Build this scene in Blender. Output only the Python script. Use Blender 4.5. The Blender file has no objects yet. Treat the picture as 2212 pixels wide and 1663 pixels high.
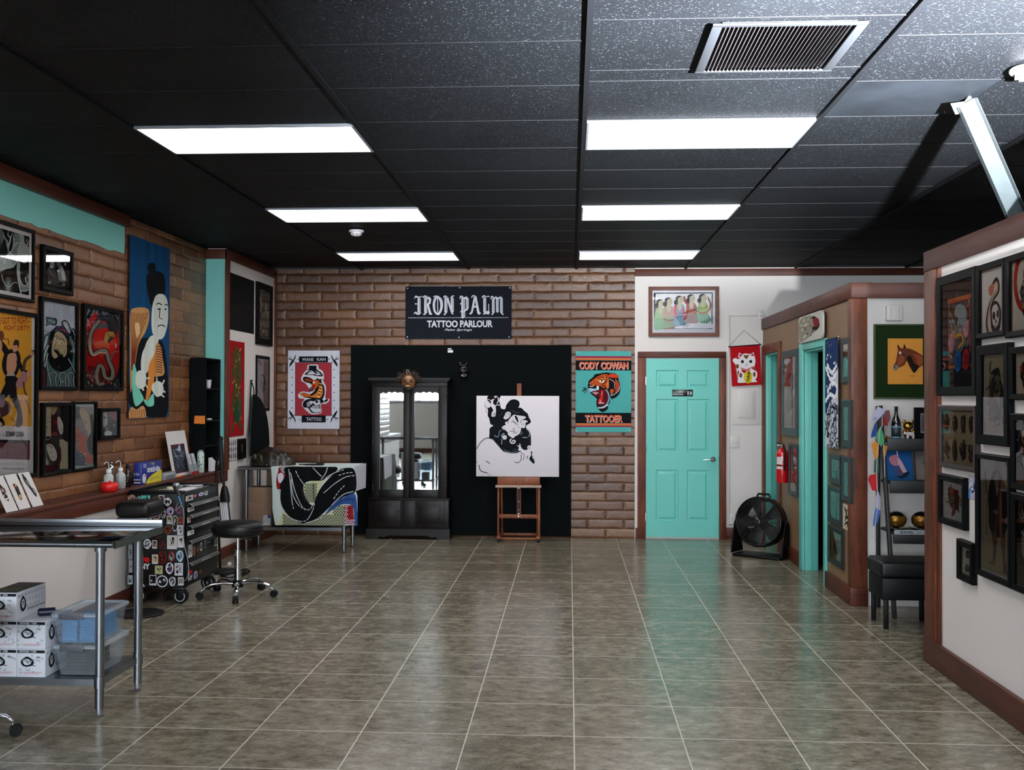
import bpy, bmesh, math, random
import numpy as np
from mathutils import Vector, Matrix
R_ = math.radians
# ------------------------------------------------------------------ camera
SC = bpy.context.scene
COL = SC.collection
EYE, CEIL = 1.585, 3.05
FPX, YAW, PIT, ROL = 2235.0, .05577, .01226, .00275
_cy, _sy, _cp, _sp, _cr, _sr = math.cos(YAW), math.sin(YAW), math.cos(PIT), math.sin(PIT), math.cos(ROL), math.sin(ROL)
_R0 = np.array([_cy, _sy, 0.]); _FW = np.array([-_sy*_cp, _cy*_cp, _sp]); _U0 = np.array([_sy*_sp, -_cy*_sp, _cp])
_R, _U = _R0*_cr + _U0*_sr, -_R0*_sr + _U0*_cr
cam_d = bpy.data.cameras.new('camera'); cam = bpy.data.objects.new('camera', cam_d); COL.objects.link(cam)
cam_d.sensor_fit = 'HORIZONTAL'; cam_d.sensor_width = 36.0; cam_d.lens = 36.0*FPX/2212.0
cam_d.clip_start = .05; cam_d.clip_end = 200
cam.matrix_world = Matrix(((_R[0], _U[0], -_FW[0], 0), (_R[1], _U[1], -_FW[1], 0), (_R[2], _U[2], -_FW[2], EYE), (0, 0, 0, 1)))
SC.camera = cam
# ------------------------------------------------------------------ light, world, exposure
SC.view_settings.view_transform = 'Standard'; SC.view_settings.look = 'None'
SC.view_settings.gamma = 1.0; SC.view_settings.exposure = 0.27; SC.view_settings.use_curve_mapping = False
PANEL_STRENGTH = 10.0
W = bpy.data.worlds.new('world'); SC.world = W; W.use_nodes = True
W.node_tree.nodes['Background'].inputs[0].default_value = (.80, .90, 1.0, 1)
W.node_tree.nodes['Background'].inputs[1].default_value = 25.0
def add_light(name, kind, loc, energy, size=1, col=(1, 1, 1), target=None, **kw):
    l = bpy.data.lights.new(name, kind); l.energy = energy; l.color = col
    o = bpy.data.objects.new(name, l); COL.objects.link(o); o.location = loc
    if kind == 'AREA':
        l.shape = 'RECTANGLE'; l.size = size; l.size_y = kw.get('size_y', size)
    elif kind in ('POINT', 'SPOT'):
        l.shadow_soft_size = size
    if kind == 'SPOT': l.spot_size = kw.get('spot', 2.5); l.spot_blend = kw.get('blend', .6)
    if target is not None:
        o.rotation_euler = (Vector(target)-Vector(loc)).to_track_quat('-Z', 'Y').to_euler()
    return o
# portal over the shop windows in the wall behind the camera (guides the daylight of the world)
po = add_light('window_portal', 'AREA', (-1.9, -6.62, 2.2), 1, 8.8, size_y=1.3, target=(-1.9, 0, 2.2)); po.data.cycles.is_portal = True
# the lamp standing to the right of the camera that throws its light up over the ceiling
add_light('standing_lamp_light', 'SPOT', (1.75, 1.2, 1.87), 90000, .05, (.90, .95, 1.0), target=(1.72, 2.0, 3.05), spot=1.86, blend=1.0)

# ------------------------------------------------------------------ pixel helpers: where a pixel's ray meets a real plane
def ray(x, y): return _FW + _R*(x-1106)/FPX - _U*(y-831.5)/FPX
def at_z(x, y, z): d = ray(x, y); t = (z-EYE)/d[2]; return Vector((d[0]*t, d[1]*t, z))
def at_x(x, y, X): d = ray(x, y); t = X/d[0]; return Vector((X, d[1]*t, EYE+d[2]*t))
def at_y(x, y, Y): d = ray(x, y); t = Y/d[1]; return Vector((d[0]*t, Y, EYE+d[2]*t))
# ------------------------------------------------------------------ materials
def lin(h):
    h = h.lstrip('#'); v = [int(h[i:i+2], 16)/255 for i in (0, 2, 4)]
    return tuple(c/12.92 if c <= .04045 else ((c+.055)/1.055)**2.4 for c in v)+(1,)
_mc = {}
def mat(h, rough=.55, metal=0., spec=.5, coat=0., bump=0., bscale=200., noise=0., nscale=8., sheen=0., name=None):
    key = (h, rough, metal, spec, coat, bump, bscale, noise, nscale, sheen)
    if key in _mc: return _mc[key]
    m = bpy.data.materials.new(name or 'mat_'+h.strip('#')); m.use_nodes = True
    nt = m.node_tree; b = nt.nodes['Principled BSDF']
    b.inputs['Base Color'].default_value = lin(h); b.inputs['Roughness'].default_value = rough
    b.inputs['Metallic'].default_value = metal; b.inputs['Specular IOR Level'].default_value = spec
    b.inputs['Coat Weight'].default_value = coat
    if noise or bump:
        tc = nt.nodes.new('ShaderNodeTexCoord')
    if noise:
        n = nt.nodes.new('ShaderNodeTexNoise'); n.inputs['Scale'].default_value = nscale; n.inputs['Detail'].default_value = 6
        nt.links.new(tc.outputs['Object'], n.inputs['Vector'])
        mx = nt.nodes.new('ShaderNodeMix'); mx.data_type = 'RGBA'
        c = lin(h); lo = tuple(v*(1-noise) for v in c[:3])+(1,); hi = tuple(min(1, v*(1+noise)) for v in c[:3])+(1,)
        mx.inputs['A'].default_value = lo; mx.inputs['B'].default_value = hi
        nt.links.new(n.outputs['Fac'], mx.inputs['Factor']); nt.links.new(mx.outputs['Result'], b.inputs['Base Color'])
    if bump:
        n2 = nt.nodes.new('ShaderNodeTexNoise'); n2.inputs['Scale'].default_value = bscale; n2.inputs['Detail'].default_value = 4
        nt.links.new(tc.outputs['Object'], n2.inputs['Vector'])
        bp = nt.nodes.new('ShaderNodeBump'); bp.inputs['Strength'].default_value = bump; bp.inputs['Distance'].default_value = .004
        nt.links.new(n2.outputs['Fac'], bp.inputs['Height']); nt.links.new(bp.outputs['Normal'], b.inputs['Normal'])
    _mc[key] = m
    return m
def glass_pane_mat(name='pane_glass', tint=(1, 1, 1, 1), refl=1.0, rough=.0, ior=1.5):
    if name in _mc: return _mc[name]
    m = bpy.data.materials.new(name); m.use_nodes = True; nt = m.node_tree; nt.nodes.clear()
    o = nt.nodes.new('ShaderNodeOutputMaterial'); mx = nt.nodes.new('ShaderNodeMixShader')
    t = nt.nodes.new('ShaderNodeBsdfTransparent'); t.inputs[0].default_value = tint
    g = nt.nodes.new('ShaderNodeBsdfGlossy'); g.inputs['Roughness'].default_value = rough
    f = nt.nodes.new('ShaderNodeFresnel'); f.inputs[0].default_value = ior
    ml = nt.nodes.new('ShaderNodeMath'); ml.operation = 'MULTIPLY'; ml.inputs[1].default_value = refl
    nt.links.new(f.outputs[0], ml.inputs[0]); nt.links.new(ml.outputs[0], mx.inputs[0])
    nt.links.new(t.outputs[0], mx.inputs[1]); nt.links.new(g.outputs[0], mx.inputs[2]); nt.links.new(mx.outputs[0], o.inputs[0])
    _mc[name] = m
    return m
def emit_mat(name, col, strength):
    m = bpy.data.materials.new(name); m.use_nodes = True; nt = m.node_tree; nt.nodes.clear()
    o = nt.nodes.new('ShaderNodeOutputMaterial'); e = nt.nodes.new('ShaderNodeEmission')
    e.inputs[0].default_value = col; e.inputs[1].default_value = strength; nt.links.new(e.outputs[0], o.inputs[0])
    return m
class NG:
    """small helper for node graphs"""
    def __init__(s, name):
        s.m = bpy.data.materials.new(name); s.m.use_nodes = True; s.nt = s.m.node_tree; s.b = s.nt.nodes['Principled BSDF']
    def n(s, t, **kw):
        x = s.nt.nodes.new(t)
        for k, v in kw.items(): setattr(x, k, v)
        return x
    def l(s, a, b): s.nt.links.new(a, b)
    def math(s, op, a, b=None, c=None):
        x = s.n('ShaderNodeMath', operation=op)
        for i, v in enumerate((a, b, c)):
            if v is None: continue
            if isinstance(v, (int, float)): x.inputs[i].default_value = v
            else: s.l(v, x.inputs[i])
        return x.outputs[0]
    def mix(s, f, a, b):
        x = s.n('ShaderNodeMix', data_type='RGBA')
        for k, v in (('Factor', f), ('A', a), ('B', b)):
            if isinstance(v, (int, float, tuple)): x.inputs[k].default_value = v
            else: s.l(v, x.inputs[k])
        return x.outputs['Result']
    def noise(s, vec, scale, detail=4, rough=.5):
        x = s.n('ShaderNodeTexNoise'); x.inputs['Scale'].default_value = scale; x.inputs['Detail'].default_value = detail
        x.inputs['Roughness'].default_value = rough
        if vec is not None: s.l(vec, x.inputs['Vector'])
        return x.outputs['Fac']
    def ramp(s, f, stops):
        x = s.n('ShaderNodeValToRGB'); cr = x.color_ramp
        while len(cr.elements) > 1: cr.elements.remove(cr.elements[-1])
        cr.elements[0].position, cr.elements[0].color = stops[0]
        for p, c in stops[1:]:
            e = cr.elements.new(p); e.color = c
        s.l(f, x.inputs[0]); return x.outputs[0]
    def bump(s, h, strength, dist, nrm=None):
        x = s.n('ShaderNodeBump'); x.inputs['Strength'].default_value = strength; x.inputs['Distance'].default_value = dist
        s.l(h, x.inputs['Height'])
        if nrm is not None: s.l(nrm, x.inputs['Normal'])
        return x.outputs['Normal']
def g3(v): return (v, v, v, 1)
# ------------------------------------------------------------------ mesh builder
class MB:
    def __init__(s): s.v = []; s.f = []; s.fm = []; s.fs = []; s.mats = []
    def mi(s, m):
        if m not in s.mats: s.mats.append(m)
        return s.mats.index(m)
    def add(s, vs, fs, m, smooth=False):
        o = len(s.v); s.v += [tuple(v) for v in vs]; k = s.mi(m)
        for f in fs: s.f.append(tuple(i+o for i in f)); s.fm.append(k); s.fs.append(smooth)
        return s
    def box(s, a, b, m, bev=0., seg=2):
        a = Vector(a); b = Vector(b); c = (a+b)/2; h = Vector([abs(x)/2 for x in (b-a)])
        return s.obox(c, (Vector((1, 0, 0)), Vector((0, 1, 0)), Vector((0, 0, 1))), h, m, bev, seg)
    def obox(s, c, ax, h, m, bev=0., seg=2):
        c = Vector(c); ax = [Vector(x).normalized() for x in ax]
        def T(p): return c+ax[0]*p[0]+ax[1]*p[1]+ax[2]*p[2]
        if bev <= 0:
            P = [(x*h[0], y*h[1], z*h[2]) for x in (-1, 1) for y in (-1, 1) for z in (-1, 1)]
            F = [(0, 1, 3, 2), (4, 6, 7, 5), (0, 4, 5, 1), (2, 3, 7, 6), (0, 2, 6, 4), (1, 5, 7, 3)]
            return s.add([T(p) for p in P], F, m)
        bm = bmesh.new(); bmesh.ops.create_cube(bm, size=2)
        for v in bm.verts: v.co = Vector((v.co.x*h[0], v.co.y*h[1], v.co.z*h[2]))
        bmesh.ops.bevel(bm, geom=list(bm.edges), offset=min(bev, min(h)*.98), segments=seg, profile=.5, affect='EDGES')
        bm.verts.index_update()
        s.add([T(v.co) for v in bm.verts], [[v.index for v in f.verts] for f in bm.faces], m, True)
        bm.free(); return s
    def cyl(s, p0, p1, r0, m, r1=None, seg=16, caps=True, smooth=True):
        r1 = r0 if r1 is None else r1; p0 = Vector(p0); p1 = Vector(p1); d = (p1-p0).normalized()
        a = d.orthogonal().normalized(); b = d.cross(a)
        vs = []
        for p, r in ((p0, r0), (p1, r1)):
            for i in range(seg):
                t = 2*math.pi*i/seg; vs.append(p+(a*math.cos(t)+b*math.sin(t))*r)
        s.add(vs, [(i, (i+1) % seg, seg+(i+1) % seg, seg+i) for i in range(seg)], m, smooth)
        if caps:
            s.add(vs[:seg], [tuple(range(seg))[::-1]], m); s.add(vs[seg:], [tuple(range(seg))], m)
        return s
    def tube(s, pts, r, m, seg=10, caps=True, closed=False):
        pts = [Vector(p) for p in pts]; n = len(pts); rr = r if isinstance(r, (list, tuple)) else [r]*n
        vs = []; prev = None
        for i, p in enumerate(pts):
            if closed: d = (pts[(i+1) % n]-pts[i-1]).normalized()
            else: d = (pts[min(i+1, n-1)]-pts[max(i-1, 0)]).normalized()
            a = d.orthogonal().normalized() if prev is None else (prev-d*prev.dot(d)).normalized()
            prev = a; b = d.cross(a)
            vs += [p+(a*math.cos(2*math.pi*k/seg)+b*math.sin(2*math.pi*k/seg))*rr[i] for k in range(seg)]
        F = []
        for i in range(n if closed else n-1):
            j = (i+1) % n
            F += [(i*seg+k, i*seg+(k+1) % seg, j*seg+(k+1) % seg, j*seg+k) for k in range(seg)]
        s.add(vs, F, m, True)
        if caps and not closed:
            s.add(vs[:seg], [tuple(range(seg))[::-1]], m); s.add(vs[-seg:], [tuple(range(seg))], m)
        return s
    def lathe(s, prof, c, m, seg=28, axis=(0, 0, 1), smooth=True, sx=1., sy=1.):
        c = Vector(c); z = Vector(axis).normalized()
        a = Vector((1, 0, 0)) if abs(z.z) > .9 else z.orthogonal().normalized(); b = z.cross(a)
        vs = []
        for r, h in prof:
            vs += [c+z*h+(a*math.cos(2*math.pi*k/seg)*sx+b*math.sin(2*math.pi*k/seg)*sy)*max(r, 1e-5) for k in range(seg)]
        F = []
        for i in range(len(prof)-1):
            F += [(i*seg+k, i*seg+(k+1) % seg, (i+1)*seg+(k+1) % seg, (i+1)*seg+k) for k in range(seg)]
        return s.add(vs, F, m, smooth)
    def ball(s, c, r, m, seg=16, ax=None):
        c = Vector(c); r = (r, r, r) if isinstance(r, (int, float)) else r
        ax = ax or (Vector((1, 0, 0)), Vector((0, 1, 0)), Vector((0, 0, 1)))
        vs = []; n = seg//2
        for i in range(n+1):
            ph = math.pi*i/n
            for k in range(seg):
                t = 2*math.pi*k/seg
                vs.append(c+ax[0]*math.sin(ph)*math.cos(t)*r[0]+ax[1]*math.sin(ph)*math.sin(t)*r[1]+ax[2]*math.cos(ph)*r[2])
        F = [(i*seg+k, (i+1)*seg+k, (i+1)*seg+(k+1) % seg, i*seg+(k+1) % seg) for i in range(n) for k in range(seg)]
        return s.add(vs, F, m, True)
    def prism(s, pts, n, m, smooth=False):
        """pts: planar outline in 3D; n: extrusion vector"""
        pts = [Vector(p) for p in pts]; n = Vector(n); k = len(pts)
        s.add(pts+[p+n for p in pts], [tuple(range(k))[::-1], tuple(range(k, 2*k))], m)
        return s.add(pts+[p+n for p in pts], [(i, (i+1) % k, k+(i+1) % k, k+i) for i in range(k)], m, smooth)
    def grid(s, fn, nu, nv, m, smooth=True):
        vs = [fn(i/nu, j/nv) for j in range(nv+1) for i in range(nu+1)]
        F = [(j*(nu+1)+i, j*(nu+1)+i+1, (j+1)*(nu+1)+i+1, (j+1)*(nu+1)+i) for j in range(nv) for i in range(nu)]
        return s.add(vs, F, m, smooth)
    def build(s, name, parent=None, loc=None, weld=False):
        loc = Vector(parent['_o']) if parent is not None and '_o' in parent else Vector(loc or (0, 0, 0))
        me = bpy.data.meshes.new(name); me.from_pydata([tuple(Vector(v)-loc) for v in s.v], [], s.f)
        for m in s.mats: me.materials.append(m)
        me.polygons.foreach_set('material_index', s.fm); me.polygons.foreach_set('use_smooth', s.fs); me.update()
        if weld:
            bm = bmesh.new(); bm.from_mesh(me); bmesh.ops.remove_doubles(bm, verts=bm.verts, dist=1e-5); bm.to_mesh(me); bm.free()
        o = bpy.data.objects.new(name, me); COL.objects.link(o)
        if parent is not None:
            o.parent = parent; o['_o'] = tuple(loc)
        else:
            o.location = loc; o['_o'] = tuple(loc)
        return o
def thing(name, label, cat, loc=(0, 0, 0), group=None, rz=0):
    o = bpy.data.objects.new(name, None); COL.objects.link(o); o.location = loc; o.rotation_euler = (0, 0, rz)
    o.empty_display_size = .05
    o['label'] = label; o['category'] = cat; o['_o'] = tuple(loc)
    if group: o['group'] = group
    return o
def tag(o, label, cat, group=None):
    o['label'] = label; o['category'] = cat
    if group: o['group'] = group
    return o
def struct(name, mb, loc=(0, 0, 0)):
    o = mb.build(name, loc=loc); o['kind'] = 'structure'; return o
def dup(root, loc, label=None, group=None, rz=None):
    r = root.copy(); COL.objects.link(r); r.location = loc
    if rz is not None: r.rotation_euler = (0, 0, rz)
    if label: r['label'] = label
    if group: r['group'] = group
    for ch in list(root.children):
        c = ch.copy(); COL.objects.link(c); c.parent = r
        for g in ch.children:
            d = g.copy(); COL.objects.link(d); d.parent = c
    return r
# ------------------------------------------------------------------ flat artwork drawn as thin layered shapes on a real sheet
def spline(pts, closed=True, n=6):
    P = [np.array(p, float) for p in pts]; k = len(P); out = []
    rng = range(k) if closed else range(k-1)
    for i in rng:
        if closed: a, b, c, d = P[i-1], P[i], P[(i+1) % k], P[(i+2) % k]
        else: a, b, c, d = P[max(i-1, 0)], P[i], P[i+1], P[min(i+2, k-1)]
        for j in range(n):
            t = j/n
            out.append(tuple(.5*((2*b)+(-a+c)*t+(2*a-5*b+4*c-d)*t*t+(-a+3*b-3*c+d)*t**3)))
    if not closed: out.append(tuple(P[-1]))
    return out
WALLS = {'left': ((0, 1, 0), (1, 0, 0)), 'right': ((0, -1, 0), (-1, 0, 0)), 'back': ((1, 0, 0), (0, -1, 0))}
class Art:
    def __init__(s, o, r, u, n, w, h, src, rough=.6, dst=None):
        s.o, s.r, s.u, s.n = Vector(o), Vector(r), Vector(u), Vector(n); s.w, s.h = w, h; s.rough = rough
        s.mb = MB(); s.k = 0; s.clip = True; s.warp = None; s.aff = None; s.nst = 14
        if len(src) == 4 and not hasattr(src[0], '__len__'):
            x0, y0, x1, y1 = src; q = [(x0, y0), (x1, y0), (x1, y1), (x0, y1)]
        else: q = src
        # homography from the source quad (TL,TR,BR,BL) to the sheet
        e = dst or (0, 0, w, h); d = [(e[0], e[3]), (e[2], e[3]), (e[2], e[1]), (e[0], e[1])]; A = []; B = []
        for (x, y), (X, Y) in zip(q, d):
            A += [[x, y, 1, 0, 0, 0, -x*X, -y*X], [0, 0, 0, x, y, 1, -x*Y, -y*Y]]; B += [X, Y]
        s.H = np.linalg.solve(np.array(A, float), np.array(B, float))
        s.q = q
        s.px = w/max(1e-6, math.dist(q[0], q[1]))          # metres per source unit
    def uv(s, p):
        H = s.H; x, y = p; k = H[6]*x+H[7]*y+1
        return ((H[0]*x+H[1]*y+H[2])/k, (H[3]*x+H[4]*y+H[5])/k)
    def to3(s, a, b, k=None):
        k = s.k if k is None else k
        p = s.o+s.r*a+s.u*b+s.n*(.0006+k*5e-5)
        if s.warp:
            n = s.nst; q = min(max(a/s.w*n, 0), n); i = min(int(q), n-1); t = q-i
            p = p+s.n*(s.warp(i*s.w/n)*(1-t)+s.warp((i+1)*s.w/n)*t)
        if s.aff: p = p+s.aff(a, b)
        return p
    def _clip(s, P):
        for ax, lim, sg in ((0, 0, 1), (0, s.w, -1), (1, 0, 1), (1, s.h, -1)):
            out = []
            for i in range(len(P)):
                a, b = P[i-1], P[i]; da, db = (a[ax]-lim)*sg, (b[ax]-lim)*sg
                if (da >= 0) != (db >= 0):
                    t = da/(da-db); out.append((a[0]+(b[0]-a[0])*t, a[1]+(b[1]-a[1])*t))
                if db >= 0: out.append(b)
            P = out
            if len(P) < 3: return []
        return P
    def _half(s, P, lim, sg):
        out = []
        for i in range(len(P)):
            a, b = P[i-1], P[i]; da, db = (a[0]-lim)*sg, (b[0]-lim)*sg
            if (da >= 0) != (db >= 0):
                t = da/(da-db); out.append((lim, a[1]+(b[1]-a[1])*t))
            if db >= 0: out.append(b)
        return out
    def _strips(s, P):
        c = s.w/s.nst; lo = min(p[0] for p in P); hi = max(p[0] for p in P); out = []
        for i in range(max(0, int(lo/c)), min(s.nst, int(hi/c)+1)):
            Q = s._half(P, i*c, 1)
            if len(Q) >= 3: Q = s._half(Q, (i+1)*c, -1)
            if len(Q) >= 3: out.append(Q)
        return out
    def _face(s, P, m):
        if s.clip: P = s._clip(P)
        if s.warp and len(P) >= 3:
            for Q in s._strips(P): s.mb.add([s.to3(a, b) for a, b in Q], [tuple(range(len(Q)))], m)
            return
        if len(P) >= 3: s.mb.add([s.to3(a, b) for a, b in P], [tuple(range(len(P)))], m)
    def m(s, c): return c if not isinstance(c, str) else mat(c, max(s.rough, .7), spec=.1)
    def poly(s, pts, c, smooth=False, n=5, up=1):
        s.k += up
        if smooth: pts = spline(pts, True, n)
        s._face([s.uv(p) for p in pts], s.m(c)); return s
    def blob(s, pts, c, n=5): return s.poly(pts, c, True, n)
    def rect(s, x0, y0, x1, y1, c): return s.poly([(x0, y0), (x1, y0), (x1, y1), (x0, y1)], c)
    def ell(s, cx, cy, rx, ry, c, rot=0, n=20):
        cr, sr = math.cos(rot), math.sin(rot)
        return s.poly([(cx+rx*math.cos(t)*cr-ry*math.sin(t)*sr, cy+rx*math.cos(t)*sr+ry*math.sin(t)*cr) for t in [2*math.pi*i/n for i in range(n)]], c)
    def line(s, pts, w, c, smooth=True, taper=False, closed=False, n=5):
        s.k += 1
        if smooth and len(pts) > 2: pts = spline(pts, closed, n)
        if closed: pts = list(pts)+[pts[0]]
        N = len(pts); m = s.m(c); L = []; Rr = []
        for i, p in enumerate(pts):
            a = pts[max(i-1, 0)]; b = pts[min(i+1, N-1)]; dx, dy = b[0]-a[0], b[1]-a[1]; d = math.hypot(dx, dy) or 1
            t = i/(N-1) if N > 1 else 0
            ww = w/2*((math.sin(math.pi*min(max(t, .04), .96))) if taper else 1)
            L.append((p[0]-dy/d*ww, p[1]+dx/d*ww)); Rr.append((p[0]+dy/d*ww, p[1]-dx/d*ww))
        for i in range(N-1):
            s._face([s.uv(q) for q in (L[i], L[i+1], Rr[i+1], Rr[i])], m)
        return s
    def nib(s, pts, w, c, ang=-40, smooth=False):
        """broad-nib pen stroke"""
        if smooth: pts = spline(pts, False, 4)
        s.k += 1; dx, dy = math.cos(R_(ang))*w/2, math.sin(R_(ang))*w/2; m = s.m(c)
        for a, b in zip(pts[:-1], pts[1:]):
            s._face([s.uv(q) for q in ((a[0]-dx, a[1]-dy), (a[0]+dx, a[1]+dy), (b[0]+dx, b[1]+dy), (b[0]-dx, b[1]-dy))], m)
        return s
    def text(s, t, x0, y0, x1, y1, c, bold=0., shear=0., spacing=1., rot=0):
        s.k += 1; m = s.m(c); vs, fs = text_mesh(t, bold, shear, spacing)
        if not vs: return s
        xs = [v[0] for v in vs]; ys = [v[1] for v in vs]; ax, bx, ay, by = min(xs), max(xs), min(ys), max(ys)
        P = []
        cx, cy_ = (x0+x1)/2, (y0+y1)/2; cr, sr = math.cos(rot), math.sin(rot)
        for x, y in vs:
            X = x0+(x-ax)/(bx-ax)*(x1-x0); Y = y1-(y-ay)/(by-ay)*(y1-y0)
            X, Y = cx+(X-cx)*cr-(Y-cy_)*sr, cy_+(X-cx)*sr+(Y-cy_)*cr
            P.append(s.uv((X, Y)))
        if s.warp:
            for f in fs:
                for Q in s._strips([P[i] for i in f]): s.mb.add([s.to3(a, b) for a, b in Q], [tuple(range(len(Q)))], m)
            return s
        o = len(s.mb.v); s.mb.v += [tuple(s.to3(a, b)) for a, b in P]; k = s.mb.mi(m)
        for f in fs: s.mb.f.append(tuple(i+o for i in f)); s.mb.fm.append(k); s.mb.fs.append(False)
        return s
    def base(s, c, nu=1, nv=1):
        m = s.m(c); s.k = 0
        s.mb.grid(lambda a, b: s.to3(a*s.w, b*s.h, 0), s.nst if s.warp else 1, 1, m, False); s.k = 1; return s
_tc = {}
def text_mesh(t, bold, shear, spacing):
    key = (t, bold, shear, spacing)
    if key in _tc: return _tc[key]
    cu = bpy.data.curves.new('t', 'FONT'); cu.body = t; cu.offset = bold; cu.shear = shear; cu.space_character = spacing
    cu.resolution_u = 3
    ob = bpy.data.objects.new('t', cu); me = bpy.data.meshes.new_from_object(ob)
    vs = [(v.co.x, v.co.y) for v in me.vertices]; fs = [tuple(p.vertices) for p in me.polygons]
    bpy.data.objects.remove(ob); bpy.data.curves.remove(cu); bpy.data.meshes.remove(me)
    _tc[key] = (vs, fs); return vs, fs
# ------------------------------------------------------------------ room materials
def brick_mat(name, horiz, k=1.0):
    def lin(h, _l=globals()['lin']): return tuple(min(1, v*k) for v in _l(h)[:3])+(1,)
    g = NG(name); tc = g.n('ShaderNodeTexCoord'); sp = g.n('ShaderNodeSeparateXYZ'); g.l(tc.outputs['Object'], sp.inputs[0])
    H = sp.outputs[horiz]; Z = sp.outputs['Z']
    cb = g.n('ShaderNodeCombineXYZ'); g.l(H, cb.inputs[0]); g.l(Z, cb.inputs[1])
    # wobble the courses a little
    wob = g.noise(cb.outputs[0], 5.0, 2)
    zz = g.math('ADD', Z, g.math('MULTIPLY', g.math('SUBTRACT', wob, .5), .018))
    row = g.math('DIVIDE', zz, .1035); fr = g.math('FRACT', row); ri = g.math('FLOOR', row)
    off = g.math('MULTIPLY', g.math('MODULO', ri, 2.0), .5)
    colx = g.math('ADD', g.math('DIVIDE', H, .41), off); cf = g.math('FRACT', g.math('ADD', colx, 50.0)); ci = g.math('FLOOR', colx)
    dz = g.math('MULTIPLY', g.math('ABSOLUTE', g.math('SUBTRACT', fr, .5)), 2.0)       # 0 centre .. 1 joint
    dx = g.math('MULTIPLY', g.math('ABSOLUTE', g.math('SUBTRACT', cf, .5)), 2.0)
    prof = g.math('SUBTRACT', 1.0, g.math('POWER', dz, 5.0))
    profx = g.math('SUBTRACT', 1.0, g.math('POWER', dx, 14.0))
    height = g.math('MINIMUM', prof, profx)
    cid = g.n('ShaderNodeCombineXYZ'); g.l(ci, cid.inputs[0]); g.l(ri, cid.inputs[1])
    wn = g.n('ShaderNodeTexWhiteNoise', noise_dimensions='2D'); g.l(cid.outputs[0], wn.inputs['Vector'])
    n1 = g.noise(cb.outputs[0], 14, 6, .6); n2 = g.noise(cb.outputs[0], 90, 4, .6)
    base = g.ramp(g.math('ADD', g.math('MULTIPLY', n1, .6), g.math('MULTIPLY', wn.outputs['Value'], .4)),
                  [(.2, lin('#4c2f1d')), (.55, lin('#6c462b')), (.85, lin('#88603e'))])
    joint = g.ramp(height, [(0.0, g3(1)), (.28, g3(0))])
    c = g.mix(joint, base, lin('#3c2219'))
    # pale chipped mortar specks in the vertical joints
    vj = g.math('MULTIPLY', g.math('GREATER_THAN', dx, .972), g.math('GREATER_THAN', g.noise(cb.outputs[0], 38, 4, .7), .565))
    c = g.mix(g.math('MULTIPLY', vj, .8), c, lin('#b5a08a'))
    g.l(c, g.b.inputs['Base Color'])
    hh = g.math('ADD', g.math('MULTIPLY', height, 1.0), g.math('ADD', g.math('MULTIPLY', n1, .45), g.math('MULTIPLY', n2, .22)))
    g.l(g.bump(hh, .8, .010), g.b.inputs['Normal'])
    g.b.inputs['Roughness'].default_value = .33; g.b.inputs['Specular IOR Level'].default_value = .42
    return g.m
M_BRICK_X = brick_mat('slump_block_back', 'X', .78); M_BRICK_Y = brick_mat('slump_block_side', 'Y', 1.3)  # same block twice; side copy's colour brightened to make up for weaker light
def floor_mat():
    g = NG('floor_tile'); tc = g.n('ShaderNodeTexCoord'); sp = g.n('ShaderNodeSeparateXYZ'); g.l(tc.outputs['Object'], sp.inputs[0])
    T = .503
    def cell(o, org):
        v = g.math('ADD', g.math('DIVIDE', g.math('SUBTRACT', o, org), T), 100.0)
        return g.math('FRACT', v), g.math('FLOOR', v)
    fx, ix = cell(sp.outputs['X'], .0237); fy, iy = cell(sp.outputs['Y'], 4.875)
    def edge(f): return g.math('MINIMUM', f, g.math('SUBTRACT', 1.0, f))
    e = g.math('MINIMUM', edge(fx), edge(fy))
    grout = g.math('LESS_THAN', e, .0062)
    cid = g.n('ShaderNodeCombineXYZ'); g.l(ix, cid.inputs[0]); g.l(iy, cid.inputs[1])
    wn = g.n('ShaderNodeTexWhiteNoise', noise_dimensions='2D'); g.l(cid.outputs[0], wn.inputs['Vector'])
    # each tile gets its own piece of the mottling
    mp = g.n('ShaderNodeVectorMath', operation='MULTIPLY_ADD'); g.l(wn.outputs['Color'], mp.inputs[0]); mp.inputs[1].default_value = (9, 9, 9)
    st = g.n('ShaderNodeVectorMath', operation='MULTIPLY'); g.l(tc.outputs['Object'], st.inputs[0]); st.inputs[1].default_value = (.8, 1.3, 1)
    g.l(st.outputs[0], mp.inputs[2]); V = mp.outputs[0]
    a = g.noise(V, 14, 8, .65); b = g.noise(V, 55, 6, .65); c2 = g.noise(V, 3, 3, .5)
    f = g.math('ADD', g.math('MULTIPLY', a, .55), g.math('ADD', g.math('MULTIPLY', b, .30), g.math('MULTIPLY', c2, .15)))
    f = g.math('ADD', f, g.math('MULTIPLY', g.math('SUBTRACT', wn.outputs['Value'], .5), .035))
    col = g.ramp(f, [(.36, lin('#464135')), (.46, lin('#605a4a')), (.52, lin('#736d5c')), (.60, lin('#878172')), (.68, lin('#a19c8e'))])
    col = g.mix(grout, col, lin('#aaa494'))
    g.l(col, g.b.inputs['Base Color'])
    rg = g.n('ShaderNodeMapRange'); g.l(b, rg.inputs[0]); rg.inputs[3].default_value = .17; rg.inputs[4].default_value = .28
    g.l(g.math('ADD', rg.outputs[0], g.math('MULTIPLY', grout, .3)), g.b.inputs['Roughness'])
    g.b.inputs['Specular IOR Level'].default_value = .5
    hh = g.math('SUBTRACT', g.math('MULTIPLY', b, .15), grout)
    g.l(g.bump(hh, .25, .002), g.b.inputs['Normal'])
    return g.m
M_FLOOR = floor_mat()
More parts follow.
